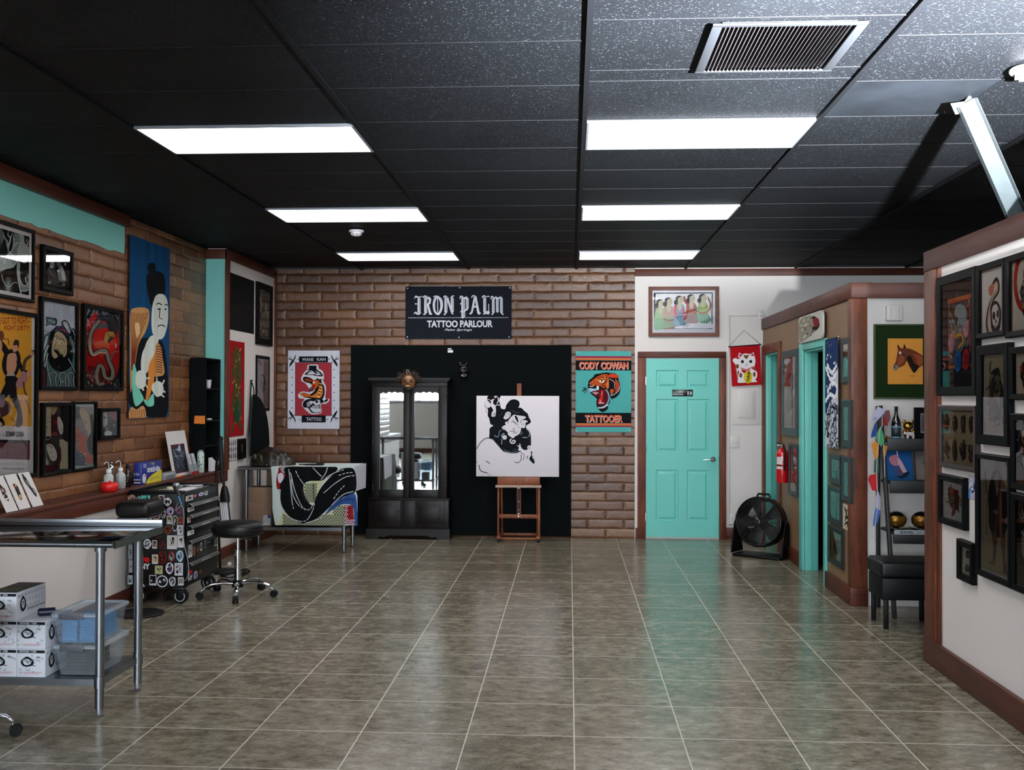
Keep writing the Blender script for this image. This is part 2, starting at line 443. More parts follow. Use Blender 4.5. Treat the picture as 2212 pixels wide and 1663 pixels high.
def ceil_mat():
    g = NG('ceiling_tile_black'); tc = g.n('ShaderNodeTexCoord'); O = tc.outputs['Object']
    st = g.n('ShaderNodeVectorMath', operation='MULTIPLY'); g.l(O, st.inputs[0]); st.inputs[1].default_value = (.6, 1.4, 1)
    n1 = g.noise(st.outputs[0], 150, 3, .6); n2 = g.noise(O, 1.6, 3, .5); n3 = g.noise(st.outputs[0], 45, 4, .6)
    flake = g.ramp(n1, [(.635, g3(0)), (.69, g3(1))])
    base = g.ramp(n2, [(.3, lin('#090a0d')), (.7, lin('#0e1013'))])
    g.l(g.mix(g.math('MULTIPLY', flake, .85), base, lin('#5c626c')), g.b.inputs['Base Color'])
    g.b.inputs['Roughness'].default_value = .6; g.b.inputs['Specular IOR Level'].default_value = .12
    g.l(g.bump(g.math('ADD', n1, n3), .5, .004), g.b.inputs['Normal'])
    return g.m
M_CEIL = ceil_mat()
def paint_mat(name, h, bump=.15, scale=160, rough=.55, var=.04):
    g = NG(name); tc = g.n('ShaderNodeTexCoord'); O = tc.outputs['Object']
    n1 = g.noise(O, scale, 3); n2 = g.noise(O, 1.5, 3)
    c = lin(h); g.l(g.mix(n2, tuple(v*(1-var) for v in c[:3])+(1,), tuple(min(1, v*(1+var)) for v in c[:3])+(1,)), g.b.inputs['Base Color'])
    g.l(g.bump(n1, bump, .003), g.b.inputs['Normal']); g.b.inputs['Roughness'].default_value = rough
    g.b.inputs['Specular IOR Level'].default_value = .3
    return g.m
M_WHITE = paint_mat('white_wall_paint', '#d3cdc8'); M_TEAL = paint_mat('turquoise_wall_paint', '#80ccc2', rough=.5)
M_TEALG = paint_mat('turquoise_gloss_paint', '#68bfb2', .05, 90, .35)
M_TAN = paint_mat('tan_partition_board', '#7d6147', .3, 120, .5, .12)
def wood_mat(name, dark, light, axis='Y', rough=.45, scale=1.0):
    g = NG(name); tc = g.n('ShaderNodeTexCoord'); st = g.n('ShaderNodeVectorMath', operation='MULTIPLY'); g.l(tc.outputs['Object'], st.inputs[0])
    k = {'X': (.12, 1, 1), 'Y': (1, .12, 1), 'Z': (1, 1, .12)}[axis]; st.inputs[1].default_value = tuple(v*scale for v in k)
    a = g.noise(st.outputs[0], 26, 6, .65); b = g.noise(tc.outputs['Object'], 3.2, 3)
    f = g.math('ADD', g.math('MULTIPLY', a, .65), g.math('MULTIPLY', b, .35))
    g.l(g.ramp(f, [(.35, lin(dark)), (.65, lin(light))]), g.b.inputs['Base Color'])
    g.l(g.bump(a, .12, .002), g.b.inputs['Normal']); g.b.inputs['Roughness'].default_value = rough
    g.b.inputs['Specular IOR Level'].default_value = .2
    return g.m
M_TRIMX = wood_mat('brown_trim_x', '#3d1d13', '#5c2f21', 'X'); M_TRIMY = wood_mat('brown_trim_y', '#3d1d13', '#5c2f21', 'Y'); M_TRIMZ = wood_mat('brown_trim_z', '#3c1e16', '#74402b', 'Z')
M_CAB = wood_mat('dark_cabinet_wood', '#0f0c0c', '#1a1412', 'Z', .42); M_EASEL = wood_mat('easel_wood', '#5c3020', '#8a5030', 'Z', .4)
M_STEEL = mat('#85898e', .28, 1.0, bump=.03, bscale=300, name='stainless_steel'); M_CHROME = mat('#d0d4d8', .08, 1.0, name='chrome')
M_STEELT = mat('#5a5c60', .12, 1.0, noise=.1, nscale=3, name='steel_table_top')
M_BLACK = mat('#060708', .5, spec=.2, name='black_plastic'); M_BLKG = mat('#060708', .25, spec=.3, name='black_gloss'); M_BFAB = mat('#05090a', .9, spec=.1, bump=.3, bscale=400, name='black_fabric')
M_BLEA = mat('#070808', .42, spec=.3, bump=.15, bscale=250, name='black_leather'); M_RUB = mat('#08090a', .7, spec=.2, name='rubber')
M_FRAME = mat('#040405', .5, spec=.08, name='black_frame_lacquer'); M_FBRN = wood_mat('brown_frame_wood', '#4e3024', '#74493a', 'X', .5)
M_GLASS = glass_pane_mat()
M_TBAR = mat('#0c0d10', .6, spec=.12, noise=.15, nscale=20, name='ceiling_grid_black')
# ------------------------------------------------------------------ the room
XL, XL2, XR, XR2 = -3.6, -3.4, 2.17, 2.29
YB, YR = 11.78, -6.7
XW = -6.5
XE = 5.6                                   # far right side of the building
m = MB(); m.box((XW-.2, YR-.2, -.1), (XE+.2, YB+.2, 0), M_FLOOR); struct('floor', m)
m = MB(); m.box((XW-.2, YR-.2, CEIL+.012), (XE+.2, YB+.2, CEIL+.1), M_CEIL)
struct('ceiling', m)
m = MB(); m.box((1.32, 4.89, CEIL+.0105), (1.98, 5.48, CEIL+.0119), mat('#15181c', .5, noise=.9, nscale=3.5, spec=.15, name='stained_ceiling_tile')); struct('trim_10', m)
# grid bars hanging just under the tiles
m = MB(); TX = [-4.81, -3.595, -2.39, -1.155, .075, 1.305, 2.53, 3.75, 4.97]
def bar(a, b): m.box(a, b, M_TBAR)
for x in TX: bar((x-.012, YR, CEIL-.003), (x+.012, YB, CEIL+.012))
for i in range(len(TX)-1):
    k = -20
    while True:
        y = 5.4895+.6096*k; k += 1
        if y > YB: break
        if y < YR: continue
        if i == 4 and 3.9 < y < 5.2: continue
        bar((TX[i]+.012, y-.004, CEIL+.009), (TX[i+1]-.012, y+.006, CEIL+.012))
    if i == 4:
        for y in (4.04, 4.665, 4.825): bar((TX[i]+.012, y-.004, CEIL+.009), (TX[i+1]-.012, y+.006, CEIL+.012))
struct('trim_1', m)
# left side: slump block wall behind, low white wall in front, white stub at the back
m = MB(); m.box((XL-.2, 2.5, 0), (XL, YB, CEIL+.01), M_BRICK_Y); struct('wall_left', m)
m = MB(); m.box((XL+.001, 2.5, 0), (XL2, 10.049, .85), M_WHITE)
struct('wall_left_low', m)
m = MB(); m.box((XL+.001, 10.05, 0), (XL2, YB-.001, CEIL+.005), M_WHITE)
m.box((XL+.002, 10.044, .87), (XL2-.001, 10.051, CEIL-.1), M_TEAL)
struct('wall_left_stub', m)
# turquoise painted band high on the block wall, its lower edge follows the ragged block faces
m = MB(); rnd = random.Random(4); z0 = 2.735; pts = []
y = 2.5
while y < 8.15:
    pts.append((y, z0+rnd.uniform(-.008, .008))); y += rnd.uniform(.08, .2)
pts.append((8.155, z0+.004))
P = [(XL+.001, a, b) for a, b in pts]+[(XL+.001, 8.165, 2.85), (XL+.001, 8.16, CEIL-.09), (XL+.001, 2.5, CEIL-.09)]
m.prism(P, (.004, 0, 0), M_TEAL); struct('trim_2', m)
m = MB(); m.box((XL+.001, 2.5, CEIL-.095), (XL+.05, 8.17, CEIL-.004), M_TRIMY, .002); struct('trim_3', m)
m = MB()
m.box((XL+.003, 10.02, CEIL-.1), (XL2+.02, 10.043, CEIL-.004), M_TRIMX, .002)
m.box((XL2+.001, 10.02, CEIL-.1), (XL2+.021, YB-.002, CEIL-.004), M_TRIMY, .002)
m.box((XL2+.001, 10.02, .86), (XL2+.021, 10.12, CEIL-.101), M_TRIMZ, .002)
m.box((XL2+.001, YB-.05, .1), (XL2+.021, YB-.002, CEIL-.101), M_TRIMZ, .002)
struct('trim_4', m)
# ledge along the left wall
m = MB(); m.box((XL+.002, 2.5, .851), (XL2+.035, 10.043, .875), M_TRIMY, .004); m.box((XL2+.001, 2.5, .755), (XL2+.022, 10.08, .8505), M_TRIMY, .002)
struct('trim_5', m)
m = MB(); m.box((XL2+.001, 2.5, 0), (XL2+.018, YB-.001, .11), M_TRIMY, .003); struct('baseboard_left', m)
# back wall: block to x=.73, plaster to the right
DX0, DX1, DZ1 = .862, 1.676, 2.035
m = MB(); m.box((XL-.2, YB, 0), (.735, YB+.2, CEIL+.01), M_BRICK_X); struct('wall_back', m)
m = MB(); m.box((.736, YB+.004, 0), (XE, YB+.2, CEIL+.01), M_WHITE); struct('wall_back_plaster', m)
m = MB(); m.box((.736, YB-.022, CEIL-.085), (XE, YB+.003, CEIL-.003), M_TRIMX, .002); struct('trim_6', m)
m = MB()
m.box((.745, YB-.02, 0), (.765, YB+.003, .12), M_TRIMX, .002); m.box((1.76, YB-.02, 0), (XR-.001, YB+.003, .13), M_TRIMX, .002); m.box((XR2, YB-.02, 0), (XE, YB+.003, .13), M_TRIMX, .002)
struct('baseboard_back', m)
# door casing
m = MB()
m.box((.768, YB-.028, 0), (.858, YB+.003, 2.04), M_TRIMZ, .003); m.box((1.682, YB-.028, 0), (1.757, YB+.003, 2.04), M_TRIMZ, .003)
m.box((.768, YB-.028, 2.041), (1.757, YB+.003, 2.11), M_TRIMX, .003); struct('trim_7', m)
# six panel door
d = MB(); yf = YB-.018
def dpanel(mb, x0, x1, z0, z1):
    # sunk moulding ring around a raised field
    o = .028; i = .052; y0, y1, y2 = yf, yf+.010, yf+.003
    R1 = [(x0, z0), (x1, z0), (x1, z1), (x0, z1)]
    def ring(a, ya, b, yb):
        A = [(x0+a, z0+a), (x1-a, z0+a), (x1-a, z1-a), (x0+a, z1-a)]; B = [(x0+b, z0+b), (x1-b, z0+b), (x1-b, z1-b), (x0+b, z1-b)]
        mb.add([(x, ya, z) for x, z in A]+[(x, yb, z) for x, z in B], [(k, (k+1) % 4, 4+(k+1) % 4, 4+k) for k in range(4)], M_TEALG)
    ring(0, y0, .006, y1); ring(.006, y1, .02, y1); ring(.02, y1, .045, y2)
    mb.add([(x0+.045, y2, z0+.045), (x1-.045, y2, z0+.045), (x1-.045, y2, z1-.045), (x0+.045, y2, z1-.045)], [(0, 1, 2, 3)], M_TEALG)
xs = [DX0, .968, 1.215, 1.317, 1.555, DX1]; zs = [.02, .205, .80, .955, 1.60, 1.69, 1.915, DZ1-.005]
xs = [DX0, .975, 1.222, 1.32, 1.567, DX1]; zs = [.02, .20, .775, .975, 1.575, 1.70, 1.90, DZ1-.005]
for i in range(5):
    for j in range(7):
        x0, x1, z0, z1 = xs[i], xs[i+1], zs[j], zs[j+1]
        if i in (1, 3) and j in (1, 3, 5): dpanel(d, x0, x1, z0, z1)
        else: d.add([(x0, yf, z0), (x1, yf, z0), (x1, yf, z1), (x0, yf, z1)], [(0, 1, 2, 3)], M_TEALG)
X0, X1, Z0, Z1 = DX0, DX1, .02, DZ1-.005
d.add([(X0, yf, Z0), (X1, yf, Z0), (X1, yf, Z1), (X0, yf, Z1), (X0, YB+.003, Z0), (X1, YB+.003, Z0), (X1, YB+.003, Z1), (X0, YB+.003, Z1)], [(0, 4, 5, 1), (1, 5, 6, 2), (2, 6, 7, 3), (3, 7, 4, 0)], M_TEALG)
door = struct('door_1', d, (DX0, YB, 0))
h = MB(); c = at_y(1540, 992, yf)
h.cyl((c.x, yf-.001, c.z), (c.x, yf-.012, c.z), .03, M_CHROME, seg=24); h.cyl((c.x, yf-.012, c.z), (c.x, yf-.045, c.z), .011, M_CHROME)
h.tube([(c.x+.008, yf-.045, c.z), (c.x-.03, yf-.05, c.z), (c.x-.08, yf-.046, c.z-.003), (c.x-.11, yf-.04, c.z-.006)], [.011, .010, .009, .007], M_CHROME)
h.build('door_handle', door)
h = MB(); c = at_y(1556, 992, yf); h.box((DX1+.001, yf-.004, c.z-.03), (DX1+.005, yf+.004, c.z+.03), M_CHROME); h.build('strike_plate', door)
for zz in (1.78, 1.02, .25):
    h = MB(); h.cyl((DX0-.003, yf-.006, zz-.045), (DX0-.003, yf-.006, zz+.045), .006, M_CHROME); h.build('hinge', door)
# partition A with two door openings (tan board), and its trims
def wall_x(mb, x0, x1, ya, yb, z0, z1, m_): mb.box((x0, ya, z0), (x1, yb, z1), m_)
D1 = (10.88, 11.62, 2.075); D2 = (8.935, 9.715, 2.03); YA = 8.08
m = MB()
for ya, yb, z0, z1 in ((YA, D2[0], 0, 2.46), (D2[0], D2[1], D2[2], 2.46), (D2[1], D1[0], 0, 2.46), (D1[0], D1[1], D1[2], 2.46), (D1[1], YB-.001, 0, 2.46)):
    m.box((XR, ya, z0), (XR2, yb, z1), M_TAN)
struct('wall_partition_far', m)
m = MB(); zt0, zt1 = 2.355, 2.47
m.box((XR-.022, YA-.022, zt0), (XR-.001, YB-.023, zt1), M_TRIMY, .003); m.box((XR-.022, YA-.022, 2.461), (XR2+.02, YB-.023, 2.475), M_TRIMY, .002)
m.box((XR-.022, YA-.044, zt0), (XE, YA-.0225, zt1), M_TRIMX, .003)
m.box((XR-.02, YA, .14), (XR-.001, YA+.075, zt0-.001), M_TRIMZ, .003)                 # corner post boards
m.box((XR-.02, YA-.022, .14), (XR+.105, YA-.001, zt0-.001), M_TRIMZ, .003)
struct('trim_8', m)
m = MB(); m.box((XR-.026, YA-.026, 0), (XR+.108, YA-.001, .138), M_TRIMX, .003); m.box((XR-.026, YA, 0), (XR-.001, D2[0]-.08, .138), M_TRIMY, .003)
m.box((XR-.02, D2[1]+.15, 0), (XR-.001, D1[0]-.12, .138), M_TRIMY, .003); struct('baseboard_right', m)
# doorway linings
def doorway(name, D, cm, jm, wn, wf, top):
    m = MB(); y0, y1, z = D
    m.box((XR-.02, y0-wn, 0), (XR-.001, y0, z+top), cm, .003); m.box((XR-.02, y1, 0), (XR-.001, y1+wf, z+top), cm, .003); m.box((XR-.0205, y0, z), (XR-.001, y1, z+top), cm, .003)
    m.box((XR+.0, y1-.018, 0), (XR2, y1-.001, z-.001), jm, .002); m.box((XR+.0, y0+.001, 0), (XR2, y0+.018, z-.001), jm, .002); m.box((XR, y0+.018, z-.018), (XR2, y1-.018, z-.001), jm, .002)
    m.box((XR+.045, y1-.03, 0), (XR+.06, y1-.0185, z-.019), jm, .002)
    return struct(name, m)
doorway('door_2', D1, M_TRIMZ, M_TEALG, .12, .13, .10)
doorway('door_3', D2, M_TEALG, M_TEALG, .085, .15, .065)
# rooms behind the partition, their unlit darkness put into the colour, and the plaster wall of the alcove
M_DARK = mat('#0e1113', .8, spec=.1, name='unlit_room_dark')
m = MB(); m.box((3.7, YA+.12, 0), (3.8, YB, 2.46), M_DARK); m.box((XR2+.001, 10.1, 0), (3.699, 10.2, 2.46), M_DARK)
m.box((XR2+.001, YA+.1, 2.40), (3.699, YB-.03, 2.45), M_DARK); m.box((XR2+.001, YA+.101, 0), (3.699, YA+.11, 2.39), M_DARK); struct('wall_back_room', m)  # lid added over the open-topped rooms to keep light out
m = MB(); m.box((XR2+.001, YA, 0), (XE, YA+.1, 2.46), M_WHITE); m.box((XR+.106, YA-.001, 0), (XR2+.002, YA+.1, 2.46), M_WHITE); struct('wall_alcove', m)
# near partition B
YB2 = 6.4
m = MB(); m.box((XR, -1.5, 0), (XR2, YB2, 2.46), M_WHITE); struct('wall_partition_near', m)
m = MB()
m.box((XR-.022, -1.5, zt0), (XR-.001, YB2+.02, zt1), M_TRIMY, .003); m.box((XR-.022, -1.5, 2.461), (XR2+.02, YB2+.02, 2.475), M_TRIMY, .002)
m.box((XR-.02, 6.235, .14), (XR-.001, YB2+.02, zt0-.001), M_TRIMZ, .003); m.box((XR-.012, 6.175, .14), (XR-.001, 6.235, zt0-.001), M_TRIMZ, .003); m.box((XR-.001, YB2+.001, 0), (XR2+.02, YB2+.02, zt1), M_TRIMZ, .003)
struct('trim_9', m)
m = MB(); m.box((XR-.028, -1.5, 0), (XR-.001, YB2+.025, .15), M_TRIMY, .003); struct('baseboard_partition', m)
# sides and the shop front behind the camera
m = MB(); m.box((XE, YR, 0), (XE+.2, YB, CEIL+.01), M_WHITE); struct('wall_right', m)
m = MB(); m.box((XW, YR-.15, 0), (XE, YR, 1.5), M_WHITE); m.box((XW, YR-.15, 2.86), (XE, YR, CEIL+.01), M_WHITE)
m.box((2.5, YR-.15, 1.5), (XE, YR, 2.86), M_WHITE); m.box((XW, YR-.15, 1.5), (-6.3, YR, 2.86), M_WHITE); struct('wall_rear', m)
m = MB(); m.box((XW-.2, YR, 0), (XW, 2.5, CEIL+.01), M_WHITE); m.box((XW-.2, 2.3, 0), (XL-.201, 2.5, CEIL+.01), M_WHITE); struct('wall_left_front', m)
m = MB(); m.box((-6.3, YR-.05, 1.42), (2.5, YR+.03, 1.51), M_TRIMX, .003)
for x in (-6.3, -4.4, -2.0, .3, 2.45): m.box((x, YR-.1, 1.511), (x+.05, YR-.04, 2.86), M_BLACK)
m.box((-6.3, YR-.1, 2.2), (2.5, YR-.04, 2.23), M_BLACK); struct('window_1', m)
m = MB(); m.box((XW+.02, YR+.001, 0), (XE, YR+.018, .12), M_TRIMX, .003); struct('baseboard_rear', m)
# ------------------------------------------------------------------ ceiling lights
M_PANEL = emit_mat('light_diffuser', (1, .975, .985, 1), PANEL_STRENGTH)
M_LFR = mat('#5f6268', .4, name='light_frame_enamel')
places = [('front', 0), ('middle', 4), ('back', 8)]
for side, i in (('left', 2), ('right', 4)):
    for pl, j in places:
        x0, x1 = TX[i]+.014, TX[i+1]-.014; y0 = 5.4895+.6096*j+.008; y1 = y0+.5936
        t = thing('ceiling_light', 'rectangular fluorescent ceiling panel, %s row, %s column' % ({'front': 'nearest', 'middle': 'middle', 'back': 'furthest'}[pl], side), 'light', ((x0+x1)/2, (y0+y1)/2, CEIL), 'recessed fluorescent ceiling panels')
        f = MB(); w = .012; zc0, zc1 = CEIL-.006, CEIL+.011
        f.box((x0, y0, zc0), (x1, y0+w, zc1), M_LFR); f.box((x0, y1-w, zc0), (x1, y1, zc1), M_LFR); f.box((x0, y0+w, zc0), (x0+w, y1-w, zc1), M_LFR); f.box((x1-w, y0+w, zc0), (x1, y1-w, zc1), M_LFR)
        f.build('light_frame', t)
        f = MB(); f.box((x0+w, y0+w, CEIL+.001), (x1-w, y1-w, CEIL+.009), M_PANEL); f.build('diffuser', t)
# air vent
vx0, vx1, vy0, vy1 = .555, 1.155, 4.055, 4.655
t = thing('air_vent', 'square louvred metal air vent in the black ceiling', 'vent', ((vx0+vx1)/2, (vy0+vy1)/2, CEIL))
M_VENT = mat('#1b1d21', .5, 0, name='vent_metal'); M_VSL = mat('#2e292b', .4, .2, name='vent_slat_metal')
f = MB(); z0, z1 = CEIL-.012, CEIL-.0035; w = .04
f.box((vx0, vy0, z0), (vx1, vy0+.025, z1), M_VENT, .002); f.box((vx0, vy1-.02, z0), (vx1, vy1, z1), M_VENT, .002); f.box((vx0, vy0+.025, z0), (vx0+w, vy1-.02, z1), M_VENT, .002); f.box((vx1-w, vy0+.025, z0), (vx1, vy1-.02, z1), M_VENT, .002)
f.build('vent_frame', t)
f = MB(); n = 30
for i in range(n):
    x = vx0+w+.008+(vx1-vx0-2*w-.016)*(i+.5)/n
    f.obox((x, (vy0+vy1)/2, CEIL-.007), ((math.cos(.9), 0, math.sin(.9)), (0, 1, 0), (-math.sin(.9), 0, math.cos(.9))), (.0072, (vy1-vy0)/2-.024, .0006), M_VSL)
f.build('louvre', t)['kind'] = 'stuff'
f = MB(); f.box((vx0+w, vy0+.02, CEIL+.004), (vx1-w, vy1-.02, CEIL+.008), M_BLACK); f.build('backing', t)
# smoke detectors
def detector(p, r, label):
    t = thing('smoke_detector', label, 'smoke detector', (p[0], p[1], CEIL), 'round white ceiling detectors')
    mw = mat('#e9e4e6', .35)
    f = MB(); f.lathe([(0, -.0031), (r, -.0031), (r, -.014), (r*.92, -.02), (0, -.02)], (p[0], p[1], CEIL), mw, 32); f.build('base', t)
    f = MB(); f.lathe([(r*.72, -.0205), (r*.72, -.032), (r*.5, -.052), (0, -.054)], (p[0], p[1], CEIL), mw, 32)
    for k in range(8):
        a = R_(45*k+20); f.box((p[0]+math.cos(a)*r*.66-.004, p[1]+math.sin(a)*r*.66-.004, CEIL-.046), (p[0]+math.cos(a)*r*.66+.004, p[1]+math.sin(a)*r*.66+.004, CEIL-.03), mat('#9a9698', .5))
    f.build('sensor_dome', t)
detector((-1.87, 8.96), .066, 'white smoke detector hanging under the black ceiling between the left light panels')
detector((2.03, 4.68), .085, 'white round detector on the ceiling at the right edge above the metal stud')
# the galvanised stud from partition top up to the ceiling
a = at_y(2082, 207, 5.12); a.z = 3.04; b = at_y(2212, 480, 5.3); b.z = 2.476; b.x = 2.235
t = thing('metal_stud', 'galvanised metal stud brace leaning from the right partition top to the ceiling', 'metal stud', tuple(b))
MG = mat('#2a3032', .4, .3, noise=.25, nscale=14, name='galvanised'); dr = (a-b).normalized(); sd = dr.cross(Vector((0, 1, 0))).normalized(); dp = dr.cross(sd).normalized()
L = (a-b).length; c = (a+b)/2; f = MB(); W2 = .046
f.obox(c+dp*(-.0), (sd, dr, dp), (W2, L/2-.02, .0012), MG); f.obox(c+sd*W2+dp*.016, (sd, dr, dp), (.0012, L/2-.02, .016), MG); f.obox(c-sd*W2+dp*.016, (sd, dr, dp), (.0012, L/2-.02, .016), MG)
f.obox(c+sd*(W2*.45)-dp*.002, (sd, dr, dp), (.004, L/2-.02, .002), MG)
f.build('channel', t)
f = MB(); f.obox(a-dr*.03+sd*.03-dp*.01, ((sd+dr*.4), dr, dp), (.035, .03, .0012), MG); f.obox(a-dr*.045-sd*.02-dp*.02, ((sd-dr*.5), dr, dp), (.03, .035, .0012), MG); f.build('bent_flange', t)
# ------------------------------------------------------------------ pictures and banners
def wallpt(wall, X, a, z, d):
    if wall == 'left': return Vector((X+d, a, z))
    if wall == 'right': return Vector((X-d, a, z))
    return Vector((a, X-d, z))
def axes(wall): r, n = WALLS[wall]; return Vector(r), Vector((0, 0, 1)), Vector(n)
def sheet(wall, X, a0, z0, a1, z1, d, src, rough=.6, dst=None):
    r, u, n = axes(wall)
    return Art(wallpt(wall, X, a0, z0, d), r, u, n, abs(a1-a0), z1-z0, src, rough, dst)
def picture(label, wall, X, a0, z0, a1, z1, fw, dep, fm, art, src=None, matw=0., matc='#d8d4d0', glass=True, name='framed_picture', group=None, dst=None, lip=.3, cat='picture'):
    r, u, n = axes(wall); sg = 1 if a1 > a0 else -1; g = .002
    O = wallpt(wall, X, a0, z0, g); w, h = abs(a1-a0), z1-z0
    t = thing(name, label, cat, tuple(wallpt(wall, X, (a0+a1)/2, z0, g)), group)
    m = MB(); P = lambda a, b, c: O+r*a+u*b+n*c
    out = [(0, 0), (w, 0), (w, h), (0, h)]; inn = [(fw, fw), (w-fw, fw), (w-fw, h-fw), (fw, h-fw)]; e = min(fw*.3, .006); o2 = [(e, e), (w-e, e), (w-e, h-e), (e, h-e)]
    rings = [(out, 0), (out, dep-e*.7), (o2, dep), (inn, dep-.002), (inn, dep*.25)]
    for (A, ca), (B, cb) in zip(rings[:-1], rings[1:]):
        m.add([P(*p, ca) for p in A]+[P(*p, cb) for p in B], [(k, (k+1) % 4, 4+(k+1) % 4, 4+k) for k in range(4)], fm)
    m.add([P(*p, 0) for p in out], [(3, 2, 1, 0)], fm)
    m.build('frame', t)
    iw, ih = w-2*fw, h-2*fw
    if matw:
        mw = matw if hasattr(matw, '__len__') else (matw, matw, matw, matw)  # left, bottom, right, top
        mm = MB(); q = dep*.25+.0005
        a_, b_, c_, d_ = fw+mw[0], fw+mw[1], w-fw-mw[2], h-fw-mw[3]
        A = [(fw, fw), (w-fw, fw), (w-fw, h-fw), (fw, h-fw)]; B = [(a_, b_), (c_, b_), (c_, d_), (a_, d_)]
        mm.add([P(*p, q+.002) for p in A]+[P(*p, q+.002) for p in B]+[P(*p, q) for p in B], [(k, (k+1) % 4, 4+(k+1) % 4, 4+k) for k in range(4)]+[(4+k, 4+(k+1) % 4, 8+(k+1) % 4, 8+k) for k in range(4)], mat(matc, .8, spec=.2) if isinstance(matc, str) else matc)
        mm.build('mat_board', t)
        po_ = (a_, b_, c_-a_, d_-b_)
    else: po_ = (fw, fw, iw, ih)
    A = Art(P(po_[0]+.0005, po_[1]+.0005, dep*.25), r, u, n, po_[2]-.001, po_[3]-.001, src or (0, 0, 100, 100*po_[3]/po_[2]), .6, dst)
    A.k = 0; art(A); A.mb.build('print', t)
    if glass:
        gm = MB(); gz = max(dep*.25+.004+.00006*A.k, dep*.7)
        gm.add([P(fw, fw, gz), P(w-fw, fw, gz), P(w-fw, h-fw, gz), P(fw, h-fw, gz)], [(0, 1, 2, 3)], M_GLASS); gm.build('glass', t)
    return t
def motif(A, cx, cy, w, h, rnd, cols, n=9, ink='#17171a', lw=None):
    """a tattoo style figure: inked body, coloured patches, curling lines"""
    lw = lw or w*.035; body = []
    for i in range(11):
        a = 2*math.pi*i/11; k = rnd.uniform(.62, 1.0); body.append((cx+math.cos(a)*w/2*k, cy+math.sin(a)*h/2*k))
    A.blob(body, ink, 4)
    for i in range(n):
        x, y = cx+rnd.uniform(-.3, .3)*w, cy+rnd.uniform(-.34, .34)*h; a = rnd.uniform(0, 3.1); L = rnd.uniform(.08, .2)*min(w, h)
        pts = [(x+math.cos(a)*L*1.5, y+math.sin(a)*L*1.5), (x-math.sin(a)*L*.6, y+math.cos(a)*L*.6), (x-math.cos(a)*L*1.4, y-math.sin(a)*L*1.4), (x+math.sin(a)*L*.7, y-math.cos(a)*L*.7)]
        A.blob(pts, rnd.choice(cols), 3)
    for i in range(n//2):
        x, y = cx+rnd.uniform(-.35, .35)*w, cy+rnd.uniform(-.4, .4)*h; a = rnd.uniform(0, 6.2); q = []
        for k in range(4):
            q.append((x, y)); x += math.cos(a)*w*.12; y += math.sin(a)*w*.12; a += rnd.uniform(.3, 1.3)
        A.line(q, lw, rnd.choice([ink, cols[0]]), n=2)
def flash(seed, bg, cols, grid=(1, 1), fill=.8, ink='#17171a', n=9):
    def f(A):
        rnd = random.Random(seed); A.base(bg); W, H = 100, 100*A.h/A.w; nx, ny = grid
        for j in range(ny):
            for i in range(nx):
                motif(A, W*(i+.5)/nx+rnd.uniform(-2, 2), H*(j+.5)/ny, W/nx*fill*rnd.uniform(.8, 1.05), H/ny*fill*rnd.uniform(.85, 1.05), rnd, cols, n, ink)
    return f
# ---- left wall ---------------------------------------------------
def art_white_dragon(A):
    A.base('#0a0c0c')
    A.ell(0, 480, 55, 130, '#5f6d6a'); A.ell(-40, 600, 60, 120, '#3c4846'); A.ell(130, 1230, 60, 130, '#4c5b58'); A.ell(130, 1250, 30, 90, '#82928e')
    A.blob([(205, 420), (300, 430), (300, 560), (270, 700), (330, 800), (240, 830), (160, 760), (190, 600)], '#6d7873')
    A.blob([(290, 430), (360, 450), (370, 560), (440, 640), (430, 760), (400, 870), (350, 880), (310, 800), (260, 720), (300, 560)], '#a3a89f')
    rnd = random.Random(1)
    for i in range(46):
        x, y = rnd.uniform(200, 300), rnd.uniform(440, 740); A.line([(x-12, y), (x, y+11), (x+12, y)], 4, '#c3cbc6', n=2)
    A.blob([(90, 770), (150, 700), (200, 760), (270, 780), (260, 850), (200, 950), (100, 980), (20, 1000), (-60, 930), (0, 800)], '#b4bdb8')
    A.blob([(160, 800), (200, 760), (250, 800), (230, 880), (180, 900)], '#98a49f')
    for x, y in ((20, 810), (68, 868)): A.ell(x, y, 20, 32, '#e4e8e6'); A.ell(x+3, y+5, 6, 9, '#15191a')
    for a in range(7): A.poly([(-20+a*18, 990-a*6), (0+a*18, 980-a*6), (-4+a*16, 1060-a*14)], '#ccd4d0')
    for q in ([(40, 410), (60, 500), (110, 570), (120, 700)], [(120, 380), (110, 450), (150, 520), (110, 700)], [(180, 400), (140, 540), (110, 730)], [(270, 520), (200, 640), (150, 740)], [(80, 560), (110, 640), (120, 720)], [(180, 470), (200, 520), (190, 660)]):
        A.line(q, 17, '#b3bbb6', taper=True)
    for q in ([(385, 560), (395, 500)], [(400, 590), (425, 520)], [(410, 600), (440, 560)]): A.line(q, 9, '#cfd5d2')
    A.blob([(265, 1010), (330, 1040), (390, 1100), (430, 1050), (440, 1250), (400, 1330), (340, 1310), (290, 1200)], '#8a9894')
    A.blob([(310, 1040), (400, 1090), (425, 1150), (400, 1230), (350, 1220), (310, 1130)], '#101414')
    for q, w in (([(265, 860), (260, 1020), (280, 1180), (320, 1370)], 20), ([(290, 880), (285, 1060), (310, 1180), (370, 1240), (430, 1200)], 16), ([(20, 1060), (50, 1180), (110, 1260), (160, 1240), (210, 1190), (260, 1200)], 10), ([(300, 1290), (360, 1330), (440, 1300)], 14), ([(385, 1100), (390, 1160), (410, 1200)], 16), ([(330, 870), (370, 880), (400, 860)], 8)):
        A.line(q, w, '#c1cac6')
